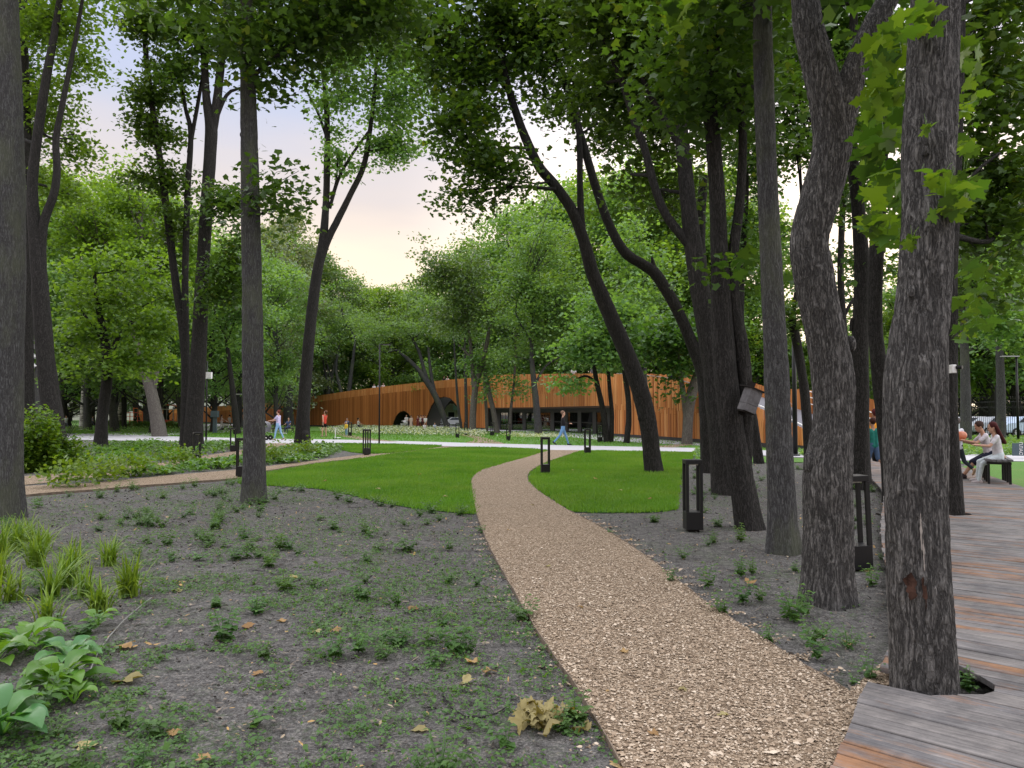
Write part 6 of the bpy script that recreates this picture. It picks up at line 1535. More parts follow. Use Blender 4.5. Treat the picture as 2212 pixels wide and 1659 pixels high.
# people on the roof walk of the pavilion
Pw, norw, s_of_u, zgw = PAV
def roof(u, back, h, lab, tp, pose=None, hair='short', hd=180, bt=(0.05, 0.05, 0.07)):
    s = s_of_u(u); p = Pw(s); n, t = norw(s); z = p[2] - (1.12 if u < 1480 else 0.62)
    person(Vector((p[0] - n[0] * back, p[1] - n[1] * back, z)), R(hd), h, lab, C5(tp, bt), pose or dict(lsh=30, rsh=30, lel=60, rel=60), voxel=0.035, hair=hair)
roof(797, 0.9, 1.75, 'visitor in white on the low end of the roof walk', (0.6, 0.58, 0.58)); roof(806, 1.0, 1.75, 'visitor in grey on the low end of the roof walk', (0.3, 0.3, 0.32)); roof(818, 0.8, 1.7, 'visitor in pale pink behind the lamp post on the roof walk', (0.55, 0.42, 0.40))
roof(947, 0.9, 1.72, 'visitor in black above the big arch on the roof walk', (0.02, 0.02, 0.02)); roof(953, 1.0, 1.70, 'visitor in beige above the big arch on the roof walk', (0.50, 0.43, 0.38))
roof(1225, 0.6, 1.78, 'visitor in white on the roof walk above the glass doors', (0.62, 0.60, 0.60)); roof(1266, 0.6, 1.76, 'visitor in black and white on the roof walk above the glass doors', (0.10, 0.10, 0.11)); roof(1344, 0.6, 1.74, 'visitor with light hair on the roof walk behind the leaning trunk', (0.50, 0.45, 0.42))
roof(1434, 0.45, 1.66, 'visitor in navy leaning on the parapet of the roof walk', (0.022, 0.028, 0.055), dict(lsh=50, rsh=50, lel=60, rel=60))
roof(1640, 1.0, 1.75, 'visitor in a navy jacket walking down the ramp', (0.02, 0.025, 0.06), WALK, hd=-120); roof(1655, 1.2, 1.68, 'visitor in grey walking down the ramp', (0.26, 0.22, 0.21), WALK, hd=-120, hair='long')
# walkers on the boardwalk
bp = P5(1887, 1026, DECK)
_, tg, _ = person(bp, R(12), 1.40, 'boy in a green T-shirt and denim shorts walking on the boardwalk', C5((0.012, 0.13, 0.105), (0.06, 0.10, 0.18), (0.14, 0.11, 0.09), SK2, (0.05, 0.02, 0.015)), dict(lhip=12, lknee=5, rhip=-14, rknee=35, lsh=-8, rsh=12), legs='knee', voxel=0.02, build=1.1)
person(P5(1893, 1019, DECK), R(10), 1.66, 'person in an orange-yellow top walking before the boy in green', C5((0.66, 0.27, 0.02), (0.30, 0.22, 0.2), (0.2, 0.15, 0.12), SK2, (0.10, 0.02, 0.025)), WALK, voxel=0.025, legs='knee')
bg = MB(); pb = Vector((tg['r'].x + 0.02, tg['r'].y, tg['r'].z)); prof = [(0.03, -0.30), (0.10, -0.28), (0.12, -0.18), (0.10, -0.08), (0.04, -0.02), (0.015, 0.0)]
bagroot = empty('carrier_bag', Vector((pb.x, pb.y, DECK)), 'dark bag hanging from the hand of the boy in green', 'bag'); bg.lathe(prof, (0, 0, pb.z - DECK - 0.02), 12); bg.build('sack', MT['dark_joist'], bagroot, smooth=True); MB().tube([(0, 0, pb.z - DECK - 0.03), (0.0, 0, pb.z - DECK + 0.06)], 0.012, 6).build('strap', MT['rubber'], bagroot)
person(P5(2068, 1034, DECK), R(8), 1.42, 'walker in white T-shirt and dark trousers half hidden by the boardwalk trunk', C5((0.58, 0.60, 0.66), (0.018, 0.024, 0.03), (0.45, 0.30, 0.2), SK, (0.10, 0.09, 0.09)), dict(lhip=16, lknee=4, rhip=-20, rknee=40, lsh=-15, rsh=15), voxel=0.02)
# couple on the bench at the boardwalk edge
seat = G(2162, 1046); 
BX = Vector((11.1, 17.7, 0.0)); bang = R(62)
root = empty('bench', BX, 'low bench with dark metal legs under the sitting couple', 'bench', rz=bang)
for k in range(5): MB().box((0.0, (k - 2) * 0.105, 0.625 + (0.012 * (k - 2) ** 2) * 0.3), (1.9, 0.095, 0.045)).build('slat', MT['grey_board'], root)
MB().box((0, 0, 0.575), (1.8, 0.46, 0.05)).build('frame', MT['black_metal'], root)
for x in (-0.85, -0.28, 0.28, 0.85):
    for y in (-0.2, 0.2): MB().box((x, y, 0.275), (0.05, 0.05, 0.55)).build('leg', MT['black_metal'], root)
face = R(75)
mx = BX + Vector((0.10, 0.38, 0)); wx = BX + Vector((-0.20, -0.42, 0))
_, tm, _ = person(mx, face, 1.62, 'man in white T-shirt and dark shorts sitting on the bench', C5((0.52, 0.48, 0.52), (0.012, 0.014, 0.03), (0.04, 0.03, 0.035), SK2, (0.045, 0.025, 0.02)), dict(seat=0.63, lhip=62, rhip=58, lknee=22, rknee=28, lsh=52, rsh=46, lel=50, rel=55, lin=0.1, rin=0.2, habd=6), voxel=0.014, fingers=True, legs='knee', lean=16, headtilt=-12)
_, tf, _ = person(wx, R(72), 1.56, 'woman with long dark red hair and white jeans sitting on the bench', C5((0.56, 0.54, 0.58), (0.52, 0.58, 0.62), (0.40, 0.36, 0.37), SK, (0.055, 0.012, 0.012)), dict(seat=0.63, lhip=64, rhip=70, lknee=52, rknee=64, lsh=40, rsh=-30, lel=55, rel=6, habd=3), voxel=0.014, fingers=True, hair='long', lean=8, headtilt=-8)
# the orange balloon toy in his hands
tb = (tm['l'] + tm['r']) / 2 + Vector((-0.05, 0, 0.10)); root = empty('balloon', tb, 'pale orange foil balloon in the hands of the sitting man', 'balloon')
leafmat('balloon_skin', (0.62, 0.27, 0.17), (0.70, 0.34, 0.22), 0.35, gloss=0.25)
for dx, dz_, sx, rot in ((-0.11, 0.035, 0.115, 20), (0.10, 0.0, 0.13, -25)):
    m = MB(); prof = [(0.01, -1), (0.5, -0.9), (0.85, -0.5), (1, 0), (0.85, 0.5), (0.5, 0.9), (0.01, 1)]
    m.lathe([(a * 0.115, z * sx) for a, z in prof], (dx, 0, dz_), 16, Matrix.Rotation(R(90 + rot), 3, 'Y')); m.build('lobe', MT['balloon_skin'], root, smooth=True)
MB().lathe([(0.02, -0.02), (0.035, 0.0), (0.02, 0.02)], (0, 0, 0.01), 10).build('knot', MT['balloon_skin'], root)
mx2 = G(2112, 1036, DECK); cup = empty('paper_cup', Vector((mx2.x - 0.05, mx2.y - 0.1, DECK)), 'small paper cup standing by the shoes on the boardwalk', 'cup')
MB().lathe([(0.03, 0), (0.042, 0.13), (0.044, 0.135)], n=12).build('cup_body', MT['peeled_wood'], cup)

# bronze statue half hidden by the forked trunk
sp = Q(97, 890, 52); sp.z = 0.0
bz = MT['bronze']; person(sp + Vector((0, 0, 0.3)), R(-35), 2.15, 'dark bronze statue of a striding hooded figure on the grass', dict(top=bz, bottom=bz, shoe=bz, skin=bz, hair=bz), dict(lhip=55, lknee=60, rhip=-15, rknee=20, lsh=40, lel=70, rsh=-30, rel=60), voxel=0.035, name='statue', cat='statue', sleeves='long', build=1.25, lean=10)
mb = MB(); mb.box((sp.x, sp.y, 0.12), (1.3, 1.1, 0.36)); o = mb.build('statue_plinth', MT['concrete']); tag(o, 'low pale plinth under the bronze statue', 'plinth')

# ------------------------------------------------------------------ far left: playground, hedge, strollers
pl = at_d(358, 118); root = empty('play_canopy', pl, 'playground shelter with an orange curved roof', 'playground')
m = MB()
for k in range(10):
    x0 = -2.1 + k * 0.42; f = lambda x: 3.0 + 0.35 * math.cos(x / 2.1 * 1.4)
    m.add([(x0, -1, f(x0)), (x0 + 0.42, -1, f(x0 + 0.42)), (x0 + 0.42, 1, f(x0 + 0.42)), (x0, 1, f(x0)), (x0, -1, f(x0) + 0.12), (x0 + 0.42, -1, f(x0 + 0.42) + 0.12), (x0 + 0.42, 1, f(x0 + 0.42) + 0.12), (x0, 1, f(x0) + 0.12)], [[0, 3, 2, 1], [4, 5, 6, 7], [0, 1, 5, 4], [2, 3, 7, 6]])
m.build('roof', MT['orange_plastic'], root)
for x in (-1.7, -0.2, 1.5):
    for y in (-0.8, 0.8): MB().box((x, y, 1.5), (0.12, 0.12, 3.1)).build('post', MT['concrete'], root)
MB().box((0, 0, 2.7), (4.2, 1.9, 0.1)).build('beam', MT['white_paint'], root); MB().box((0.6, 0, 0.6), (1.0, 1.0, 1.0)).build('play_panel', MT['red_plastic'], root); MB().box((-1.0, 0.3, 0.9), (0.9, 0.1, 1.6)).build('play_panel', MT['concrete'], root)
pl2 = at_d(303, 124); root = empty('climbing_frame', pl2, 'red and orange climbing frame beyond the hedge', 'playground')
for x in (-2, -0.7, 0.7, 2):
    for y in (-0.7, 0.7): MB().tube([(x, y, 0), (x, y, 2.3 if abs(x) > 1 else 3.0)], 0.07, 6).build('post', MT['orange_plastic'], root)
for z in (0.9, 1.6, 2.2): MB().tube([(-2, -0.7, z), (2, -0.7, z)], 0.05, 6).build('rail', MT['red_plastic'], root)
MB().box((0, 0, 2.9), (1.6, 1.6, 0.1)).build('roof', MT['orange_plastic'], root)
for u, d, h, lab, tp in ((200, 100, 1.75, 'visitor in grey walking near the birch', (0.14, 0.15, 0.2)), (292, 108, 1.7, 'visitor in black by the far lamp post', (0.02, 0.02, 0.02)), (318, 112, 1.65, 'visitor in red near the playground', (0.5, 0.12, 0.1)), (143, 90, 1.72, 'visitor in white beside the forked trunk', (0.6, 0.62, 0.66)), (373, 112, 1.2, 'child in pink near the playground shelter', (0.55, 0.2, 0.22)), (268, 110, 1.3, 'child in white by the playground', (0.6, 0.6, 0.6))):
    person(at_d(u, d), R(90 + u), h, lab, C5(tp, (0.08, 0.08, 0.12)), WALK, voxel=0.05)
person(at_d(479, 88), R(-80), 1.72, 'woman in pale clothes pushing a white pram far off', C5((0.55, 0.40, 0.36), (0.62, 0.60, 0.58)), dict(lsh=45, rsh=45, lel=30, rel=30, lhip=12, rhip=-10), voxel=0.04, hair='long')
pram(at_d(487, 87.6) , R(-80), 'white pram far off on the promenade branch', (0.6, 0.6, 0.6))
person(at_d(496, 88), R(60), 1.78, 'person in brown trousers beside the far white pram', C5((0.40, 0.38, 0.38), (0.16, 0.12, 0.07)), WALK, voxel=0.04)
person(at_d(507, 90), R(60), 1.6, 'person in dark clothes by the leaning dark trunk', C5((0.1, 0.08, 0.09), (0.06, 0.06, 0.07)), WALK, voxel=0.05)

# ------------------------------------------------------------------ hedge, shrub, flower bed, hostas, weeds
def leafobj(name, label, cat, P, size, mat, kind=None, tilt=0.6, tint=None, leaf='oval', base=None, group=None):
    P = np.asarray(P); n = len(P); T_, F_ = LEAFK[leaf]
    V, F = stamp(T_, F_, rand_frames(n, tilt), size * rng.uniform(0.6, 1.2, n), P)
    b = np.array(base if base is not None else (0, 0, 0)); o = obj(name, mesh_np(name, V - b, F, MT[mat], attr=np.repeat(rng.random(n) if tint is None else tint, len(T_))))
    o.location = tuple(b); tag(o, label, cat, group, kind); return o
h0, h1 = at_d(228, 104), at_d(400, 100)
t = rng.random(9000); P = np.array(h0)[None] * (1 - t[:, None]) + np.array(h1)[None] * t[:, None]; P[:, 0] += rng.normal(0, 0.15, 9000); P[:, 1] += rng.normal(0, 0.4, 9000); P[:, 2] += rng.random(9000) ** 0.6 * (0.85 + 0.2 * np.sin(t * 40))
leafobj('hedge', 'low clipped dark green hedge before the playground', 'hedge', P, 0.14, 'leaf_maple')
sb = G(95, 1018); root = empty('shrub', sb, 'dense fern-like green shrub beside the forked dark trunk', 'shrub')
c0 = np.array(Q(92, 960, sb.y)); n = 11000; d = rng.normal(0, 1, (n, 3)); d /= np.linalg.norm(d, axis=1)[:, None]; d[:, 2] = np.abs(d[:, 2]) * 1.0
k = (0.45 + 0.6 * rng.random(n)) * (0.40 + 1.0 * vnoise(d * 3.4 + 3, 4)); P = np.array(sb) + d * np.array([1.15, 0.95, 1.6]) * k[:, None]; P[:, 0] -= 0.1
o = leafobj('foliage', None, None, P, 0.13, 'leaf_fern', base=sb, tilt=0.45); o.parent = root; o.location = (0, 0, 0)
mb = MB()
for q in range(14):
    a = q * 0.45; mb.tube([(0.1 * math.cos(a), 0.1 * math.sin(a), 0), (0.5 * math.cos(a), 0.5 * math.sin(a), 0.8), (0.8 * math.cos(a), 0.8 * math.sin(a), 1.4)], [0.015, 0.012, 0.006], 5)
mb.build('stem', MT['bark_dark'], root)
# white flowering bed before the arches
FB = [(p.x, p.y) for p in D2W([(688, 932), (740, 922), (830, 922), (960, 927), (1010, 932), (1052, 938), (1046, 945), (960, 942), (860, 940), (770, 938), (720, 936)])]
P2 = scatter(FB, 17000); P = np.column_stack([P2, gz(P2[:, 1]) + rng.random(len(P2)) ** 0.7 * (0.25 + 0.25 * vnoise(np.column_stack([P2 * 0.5, 0 * P2[:, 0]]), 9))])
leafobj('flower_bed', 'pale bed of white flowering ground cover before the arches', 'flower bed', P[:9500], 0.15, 'flower_white', 'stuff')
leafobj('flower_bed_foliage', 'green foliage between the white flowers before the arches', 'ground cover', P[9500:], 0.16, 'leaf_silver', 'stuff')
for (u, v, n_, w_) in ((1155, 944, 500, 0.8), (1115, 941, 260, 0.5), (1032, 938, 300, 0.5), (585, 931, 700, 1.2), (1190, 945, 200, 0.6)):
    c = np.array(G(u, v)); P = c + rng.normal(0, 1, (n_, 3)) * np.array([w_, w_ * 0.6, 0.08]) + np.array([0, 0, 0.10]); P[:, 2] = np.maximum(P[:, 2], c[2] + 0.02)
    rt = empty('flowering_plant', c, 'low clump of pale flowering plants on the park lawn', 'plant', 'low pale clumps on the park lawn')
    o = leafobj('foliage', None, None, P, 0.13, 'flower_white', 'stuff', base=c); o.parent = rt; o.location = (0, 0, 0)
# uneven undergrowth along the back of the park lawn
for nm, u0, u1, d0, d1, n_, hh, lab in (('undergrowth', 120, 640, 66, 100, 14000, 0.5, 'rough green undergrowth beyond the left promenade'), ('undergrowth', 2060, 2300, 30, 46, 9000, 0.35, 'tall weeds in the grass before the iron fence'), ('undergrowth', 1500, 1760, 26, 33, 6000, 0.12, 'weedy grass behind the row of trunks')):
    uu = rng.uniform(u0, u1, n_); dd_ = rng.uniform(d0, d1, n_); P = np.column_stack([(uu - 1106) / FPX * dd_, dd_, gz(dd_)]); k = fbm(np.column_stack([P[:, :2] * 0.3, 0 * uu]), 77, 3) > 0.5; P = P[k]; P[:, 2] += rng.random(len(P)) * hh
    leafobj(nm, lab, 'undergrowth', P, 0.16, 'leaf_linden', 'stuff')

# --- hosta plants
def hosta_mesh(nl, L, mat, seed, arch=0.9):
    """leaf template: a ribbed, folded heart-shaped blade on a stalk"""
    r = random.Random(seed); out = []
    for k in range(nl):
        a = k * 2.39996 + r.uniform(-0.3, 0.3); l = L * r.uniform(0.7, 1.1); el = r.uniform(0.35, 1.05) if k > nl * 0.3 else r.uniform(0.9, 1.3); w = l * 0.33
        pts = []; n = 6; stalk = l * 0.55
        bx = stalk * math.cos(el); bz_ = stalk * math.sin(el)
        V = []
        for i in range(n + 1):
            s = i / n; an = el * (1 - 1.25 * s) - 0.25 * s; 
            if i == 0: x, z = bx, bz_
            else: x, z = x + l / n * math.cos(an), z + l / n * math.sin(an)
            ww = w * (math.sin(math.pi * min(s * 0.93 + 0.10, 1)) ** 0.75); 
            if i == n: ww = 0.002
            for sx in (-1, -0.5, 0, 0.5, 1): V.append((x, sx * ww, z + abs(sx) * ww * 0.35 - 0.02 * (abs(sx) == 1) * l * math.sin(i * 2.2)))
        F = [[i * 5 + j, i * 5 + j + 1, (i + 1) * 5 + j + 1, (i + 1) * 5 + j] for i in range(n) for j in range(4)]
        b0 = len(V); V += [(0, -0.006, 0), (0, 0.006, 0), (bx, 0.008, bz_), (bx, -0.008, bz_)]; F.append([b0, b0 + 1, b0 + 2, b0 + 3])
        ca, sa = math.cos(a), math.sin(a); V = [(x * ca - y * sa, x * sa + y * ca, z) for x, y, z in V]
        out.append((V, F, r.random()))
    return out
def hosta_things(u, v, nl, L, mat, lab, seed, grp):
    nl = int(nl * 1.3); L = L * 1.08
    b = G(u, v); root = empty('hosta_plant', b, lab, 'hosta', grp, rz=seed * 1.3)
    for V, F, t in hosta_mesh(nl, L, mat, seed): obj('leaf', mesh_np('leaf', V, F, MT[mat], True, attr=[t] * len(V)), root)
GH = 'hostas at the edge of the bare soil'
hosta_things(128, 1492, 15, 0.20, 'leaf_hosta', 'bright green hosta with many broad leaves beside the curved hose', 1, GH)
hosta_things(150, 1432, 13, 0.17, 'leaf_hosta_blue', 'bluish green hosta just behind the brightest hosta', 2, GH)
hosta_things(55, 1405, 12, 0.20, 'leaf_hosta', 'hosta with drooping leaves behind the bluish ones', 3, GH)
hosta_things(5, 1590, 14, 0.22, 'leaf_hosta_blue', 'large bluish hosta, the foremost of the group', 4, GH)
hosta_things(212, 1352, 6, 0.13, 'leaf_hosta', 'small yellow-green hosta at the end of the curved hose', 5, GH)
hosta_things(160, 1520, 6, 0.11, 'leaf_hosta', 'tiny hosta seedling under the brightest hosta', 6, GH)
hosta_things(-15, 1440, 11, 0.19, 'leaf_hosta', 'hosta with one hanging leaf left of the others', 7, GH)
# small hostas of the beds, copies of three meshes
HM = []
for i in range(3):
    VV = []; FF = []; TT = []
    for V, F, t in hosta_mesh(13, 0.30, 'leaf_hosta', 40 + i):
        # thinned blade
        bb_ = len(VV); VV += V; FF += [[q + bb_ for q in f] for f in F]; TT += [t] * len(V)
    HM.append(mesh_np('hosta_leaves', VV, FF, MT['leaf_hosta'], True, attr=TT))
BED1 = [(p.x, p.y) for p in D2W([(20, 1018), (110, 985), (200, 962), (330, 958), (470, 958), (560, 963), (515, 972), (437, 985), (355, 998), (273, 1006), (137, 1021)])]
BED2 = [(p.x, p.y) for p in D2W([(250, 1033), (355, 1019), (437, 1005), (519, 992), (600, 974), (700, 962), (738, 968), (740, 976), (690, 994), (560, 1008), (440, 1019), (355, 1026)])]
def bed(poly, n, lab, grp, smin, smax):
    P2 = scatter(poly, n)
    for i, (x, y) in enumerate(P2):
        o = obj('hosta_plant', HM[i % 3]); o.location = (x, y, 0); s = random.uniform(smin, smax); o.scale = (s, s, s * random.uniform(0.8, 1.1)); o.rotation_euler = (0, 0, random.uniform(0, 6.28)); tag(o, lab, 'hosta', grp)
bed(BED1, 120, 'leafy hosta in the bed behind the upper gravel walk', 'hostas behind the upper gravel walk', 0.7, 1.35)
bed(BED2, 110, 'leafy hosta in the strip between the two gravel walks', 'hostas between the two gravel walks', 0.6, 1.2)
for nm, poly, lab in (('bed_weeds', BED1, 'low green weeds between the hostas behind the upper walk'), ('bed_weeds', BED2, 'low green weeds between the hostas of the middle strip')):
    P2 = scatter(poly, 5000); P = np.column_stack([P2, rng.random(len(P2)) * 0.22]); leafobj(nm, lab, 'weeds', P, 0.10, 'leaf_weed', 'stuff')
for u, v in ((150, 1052), (218, 1040), (285, 1030), (395, 1010), (590, 1000), (660, 985)):
    c = np.array(G(u, v)); n_ = 420; P = c + rng.normal(0, 1, (n_, 3)) * np.array([0.33, 0.3, 0.16]) + np.array([0, 0, 0.3]); P[:, 2] = np.maximum(P[:, 2], 0.03)
    rt = empty('leafy_clump', c, 'feathery yellow-green clump beside the narrow gravel walk', 'plant', 'feathery clumps beside the gravel walk')
    o = leafobj('foliage', None, None, P, 0.12, 'leaf_fern', 'stuff', base=c); o.parent = rt; o.location = (0, 0, 0)

# --- daylily clumps: arching blades
def blades(n, L, w, seed):
    r = random.Random(seed); V = []; F = []; T_ = []
    for k in range(n):
        a = r.uniform(0, 6.28); l = L * r.uniform(0.6, 1.15); lean = r.uniform(0.1, 0.75); bx, by = r.gauss(0, 0.035), r.gauss(0, 0.035); b = len(V); m = 5; tv = r.random()
        x = 0; z = 0; an = math.pi / 2 - lean * 0.5
        for i in range(m + 1):
            ww = w * (1 - (i / m) ** 2.2) * 0.5 + 0.0006
            for sx in (-1, 1): V.append((bx + x * math.cos(a) - sx * ww * math.sin(a), by + x * math.sin(a) + sx * ww * math.cos(a), z)); T_.append(tv)
            x += l / m * math.cos(an); z += l / m * math.sin(an); an -= lean * 0.55
        F += [[b + 2 * i, b + 2 * i + 1, b + 2 * i + 3, b + 2 * i + 2] for i in range(m)]
    return V, F, T_
DL = [(35, 1190, 60, 0.42), (78, 1225, 60, 0.40), (140, 1268, 40, 0.42), (112, 1290, 34, 0.40), (236, 1222, 46, 0.34), (278, 1288, 60, 0.36), (215, 1322, 50, 0.28), (-5, 1262, 40, 0.40), (105, 1345, 30, 0.30), (4, 1205, 40, 0.4), (60, 1170, 36, 0.35), (160, 1240, 40, 0.36), (20, 1300, 36, 0.34), (180, 1290, 30, 0.28), (95, 1190, 40, 0.36)]
for i, (u, v, n_, L) in enumerate(DL):
    V, F, T_ = blades(int(n_ * 1.6), L * 1.15, 0.017, 60 + i); o = obj('daylily_clump', mesh_np('daylily_clump', V, F, MT['leaf_daylily'], attr=T_)); o.location = G(u, v); tag(o, 'clump of arching strap-like daylily leaves on the weedy soil', 'daylily', 'daylily clumps behind the hostas')

# --- weeds in the soil: five meshes, copied
WM = []
for i in range(5):
    r = np.random.default_rng(300 + i); n = (55, 80, 34, 100, 60)[i]; st = []
    VV = []; FF = []; TT = []
    ns = (7, 9, 5, 12, 6)[i]
    for s in range(ns):
        a = r.uniform(0, 6.28); L = r.uniform(0.10, 0.20) * (0.7 if i == 2 else 1); lean = r.uniform(0.2, 1.0)
        sp_ = [np.array([math.cos(a) * L * f * math.sin(lean), math.sin(a) * L * f * math.sin(lean), L * f * math.cos(lean * f)]) for f in np.linspace(0, 1, 5)]
        b = len(VV)
        for q_ in sp_: VV += [(q_[0] - 0.0018 * math.sin(a), q_[1] + 0.0018 * math.cos(a), q_[2]), (q_[0] + 0.0018 * math.sin(a), q_[1] - 0.0018 * math.cos(a), q_[2])]; TT += [0.3, 0.3]
        FF += [[b + 2 * q_, b + 2 * q_ + 1, b + 2 * q_ + 3, b + 2 * q_ + 2] for q_ in range(4)]
        for q in range(n // ns):
            f = (q + 1) / (n // ns); p = np.array([math.cos(a) * L * f * math.sin(lean), math.sin(a) * L * f * math.sin(lean), L * f * math.cos(lean * f)])
            la = a + (2.3 if q % 2 else -2.3) * (1 - f * 0.6) + r.normal(0, 0.4); l = (0.05 if i != 3 else 0.032) * (1.1 - 0.5 * f); w = l * (0.28 if i % 2 else 0.42)
            dx, dy = math.cos(la), math.sin(la); up = r.uniform(-0.15, 0.45); b = len(VV)
            VV += [tuple(p), (p[0] + dx * l * .5 - dy * w, p[1] + dy * l * .5 + dx * w, p[2] + l * up * .6), (p[0] + dx * l, p[1] + dy * l, p[2] + l * up * .6 - 0.25 * l), (p[0] + dx * l * .5 + dy * w, p[1] + dy * l * .5 - dx * w, p[2] + l * up * .6)]
            FF.append([b, b + 1, b + 2, b + 3]); TT += [r.random()] * 4
    WM.append(mesh_np('weed', VV, FF, MT['leaf_weed'], attr=TT))
def weeds(P2, lab, grp, smin, smax):
    for i, (x, y) in enumerate(P2):
        o = obj('weed', WM[random.randrange(5)]); s = random.uniform(smin, smax); o.location = (x, y, 0.0); o.scale = (s, s, s * random.uniform(0.6, 1)); o.rotation_euler = (0, 0, random.uniform(0, 6.28)); tag(o, lab, 'weed', grp)
P2 = scatter(SOIL_L, 1200); P2 = P2[P2[:, 1] > 3.1]; k = (fbm(np.column_stack([P2 * 0.9, 0 * P2[:, 0]]), 21, 4) > 0.5) | (rng.random(len(P2)) < 0.15)
weeds(P2[k][:205], 'low green weed sprouting in the bare soil left of the gravel path', 'weeds in the soil left of the path', 0.8, 1.9)
P2 = scatter(SOIL_R, 76); weeds(P2, 'low green weed sprouting between the row of trunks', 'weeds between the row of trunks', 0.6, 1.5)
for u, v, s in ((1605, 1305, 1.5), (1640, 1300, 1), (1530, 1270, 1.4), (1600, 1170, 1.4), (1540, 1175, 1), (1715, 1345, 1.7), (1735, 1330, 1.2), (1755, 1395, 1.2), (1765, 1425, 1.4), (1560, 1330, 1.2), (1600, 1245, 1.2), (1880, 1475, 1.0), (2090, 1495, 0.9), (1625, 1240, 1), (1450, 1260, 1), (1660, 1390, 0.8)):
    g = G(u, v); o = obj('weed', WM[(u + v) % 5]); o.location = g; o.scale = (s, s, s); o.rotation_euler = (0, 0, u); tag(o, 'low green weed sprouting between the row of trunks', 'weed', 'weeds between the row of trunks')

# --- fallen leaves, twig, leaf heap, hose
FL = [(265, 1480, 0.17, 's'), (285, 1398, 0.13, 'd'), (330, 1395, 0.09, 'd'), (525, 1358, 0.10, 'd'), (610, 1345, 0.07, 'd'), (690, 1365, 0.09, 's'), (380, 1278, 0.09, 's'), (385, 1262, 0.08, 'd'), (1030, 1435, 0.10, 'd'), (1060, 1452, 0.09, 'd'), (1000, 1475, 0.10, 's'), (905, 1585, 0.09, 's'), (390, 1590, 0.08, 'd'), (190, 1610, 0.10, 's'), (1612, 1262, 0.12, 'd'), (1840, 1395, 0.09, 'd'), (1880, 1235, 0.1, 's'), (720, 1362, 0.1, 'd'), (970, 1330, 0.09, 's'), (560, 1460, 0.07, 'd'), (450, 1640, 0.08, 'd'), (1290, 1500, 0.08, 'd'), (890, 1320, 0.09, 'd'), (640, 1250, 0.09, 's'), (1490, 1390, 0.07, 'd'), (1760, 1255, 0.1, 'd')]
for i, (u, v, s, m) in enumerate(FL):
    Vv = MAPLE.copy(); Vv[:, 2] = 0.16 * np.sin(Vv[:, 0] * 5 + i) * np.sin(Vv[:, 1] * 4 + 2 * i) + 0.12
    o = obj('fallen_leaf', mesh_np('fallen_leaf', Vv * s, MAPLE_F, MT['leaf_straw' if m == 's' else 'leaf_dry'], attr=[(i * 0.37) % 1] * len(Vv)))
    g = G(u, v); o.location = (g.x, g.y, 0.008); o.rotation_euler = (random.uniform(-0.15, 0.15), random.uniform(-0.15, 0.15), i * 1.7); tag(o, ('curled straw-yellow' if m == 's' else 'curled brown') + ' dead maple leaf on the bare soil', 'fallen leaf', 'dead leaves on the soil')
hp = G(1168, 1565); root = empty('leaf_heap', hp, 'heap of withered yellowish maple leaves on the soil beside the path', 'leaf heap')
for k in range(34):
    Vv = MAPLE.copy(); Vv[:, 2] = 0.3 * np.sin(Vv[:, 0] * 5 + k) * np.sin(Vv[:, 1] * 5 + k); o = obj('leaf', mesh_np('leaf', Vv * random.uniform(0.06, 0.12), MAPLE_F, MT['leaf_straw'], attr=[random.random()] * len(Vv)), root)
    o.location = (random.gauss(0, 0.08), random.gauss(0, 0.05), 0.02 + random.random() * 0.06); o.rotation_euler = (random.gauss(0, 0.7), random.gauss(0, 0.7), random.uniform(0, 6.28))
tw = [G(u, v, 0.015) for u, v in ((955, 1500), (975, 1530), (1005, 1548), (1040, 1550), (1075, 1540), (1105, 1520))]; o = MB().tube(tw, [0.006, 0.006, 0.005, 0.005, 0.004, 0.003], 6).build('fallen_twig', MT['bark_dark']); tag(o, 'thin curved fallen twig on the soil', 'twig')
for i in range(14):   # dead twigs
    P2 = scatter(SOIL_L if i < 9 else SOIL_R, 60)[0]; L_ = random.uniform(0.12, 0.4); a = random.uniform(0, 6.28); bend = random.uniform(-0.5, 0.5)
    pts = [(P2[0] + L_ * f * math.cos(a + bend * f), P2[1] + L_ * f * math.sin(a + bend * f), 0.014) for f in (0, 0.35, 0.7, 1)]
    mb = MB().tube(pts, [0.005, 0.004, 0.0035, 0.002], 5); m_ = pts[1]; mb.tube([m_, (m_[0] + 0.25 * L_ * math.cos(a + 0.9), m_[1] + 0.25 * L_ * math.sin(a + 0.9), 0.03)], [0.003, 0.0015], 4)
    tag(mb.build('fallen_twig', MT['bark_dark']), 'short forked dead twig on the weedy soil', 'twig', 'dead twigs on the soil')
for i, (u, v) in enumerate(((700, 1045), (820, 1062), (905, 1030), (960, 1080), (1290, 1040), (1340, 1065), (1400, 1085), (1240, 1020), (1100, 1150), (1180, 1230), (1350, 1420), (1480, 1500), (1250, 1320), (1560, 1560), (1420, 1600), (1150, 1095))):
    Vv = MAPLE.copy(); Vv[:, 2] = 0.2 * np.sin(Vv[:, 0] * 5 + i) * np.sin(Vv[:, 1] * 4 + 2 * i) + 0.1; on = i < 8
    o = obj('fallen_leaf', mesh_np('fallen_leaf', Vv * (0.10 if on else 0.055), MAPLE_F, MT['leaf_straw' if i % 2 else 'leaf_dry'], attr=[(i * 0.37) % 1] * len(Vv)))
    g = G(u, v); o.location = (g.x, g.y, 0.06 if on else 0.034); o.rotation_euler = (0.1, -0.1, i * 1.9); tag(o, 'small curled dead leaf lying on the mown lawn' if on else 'small dry leaf lying on the gravel path', 'fallen leaf', 'dead leaves on the lawns' if on else 'dead leaves on the gravel')
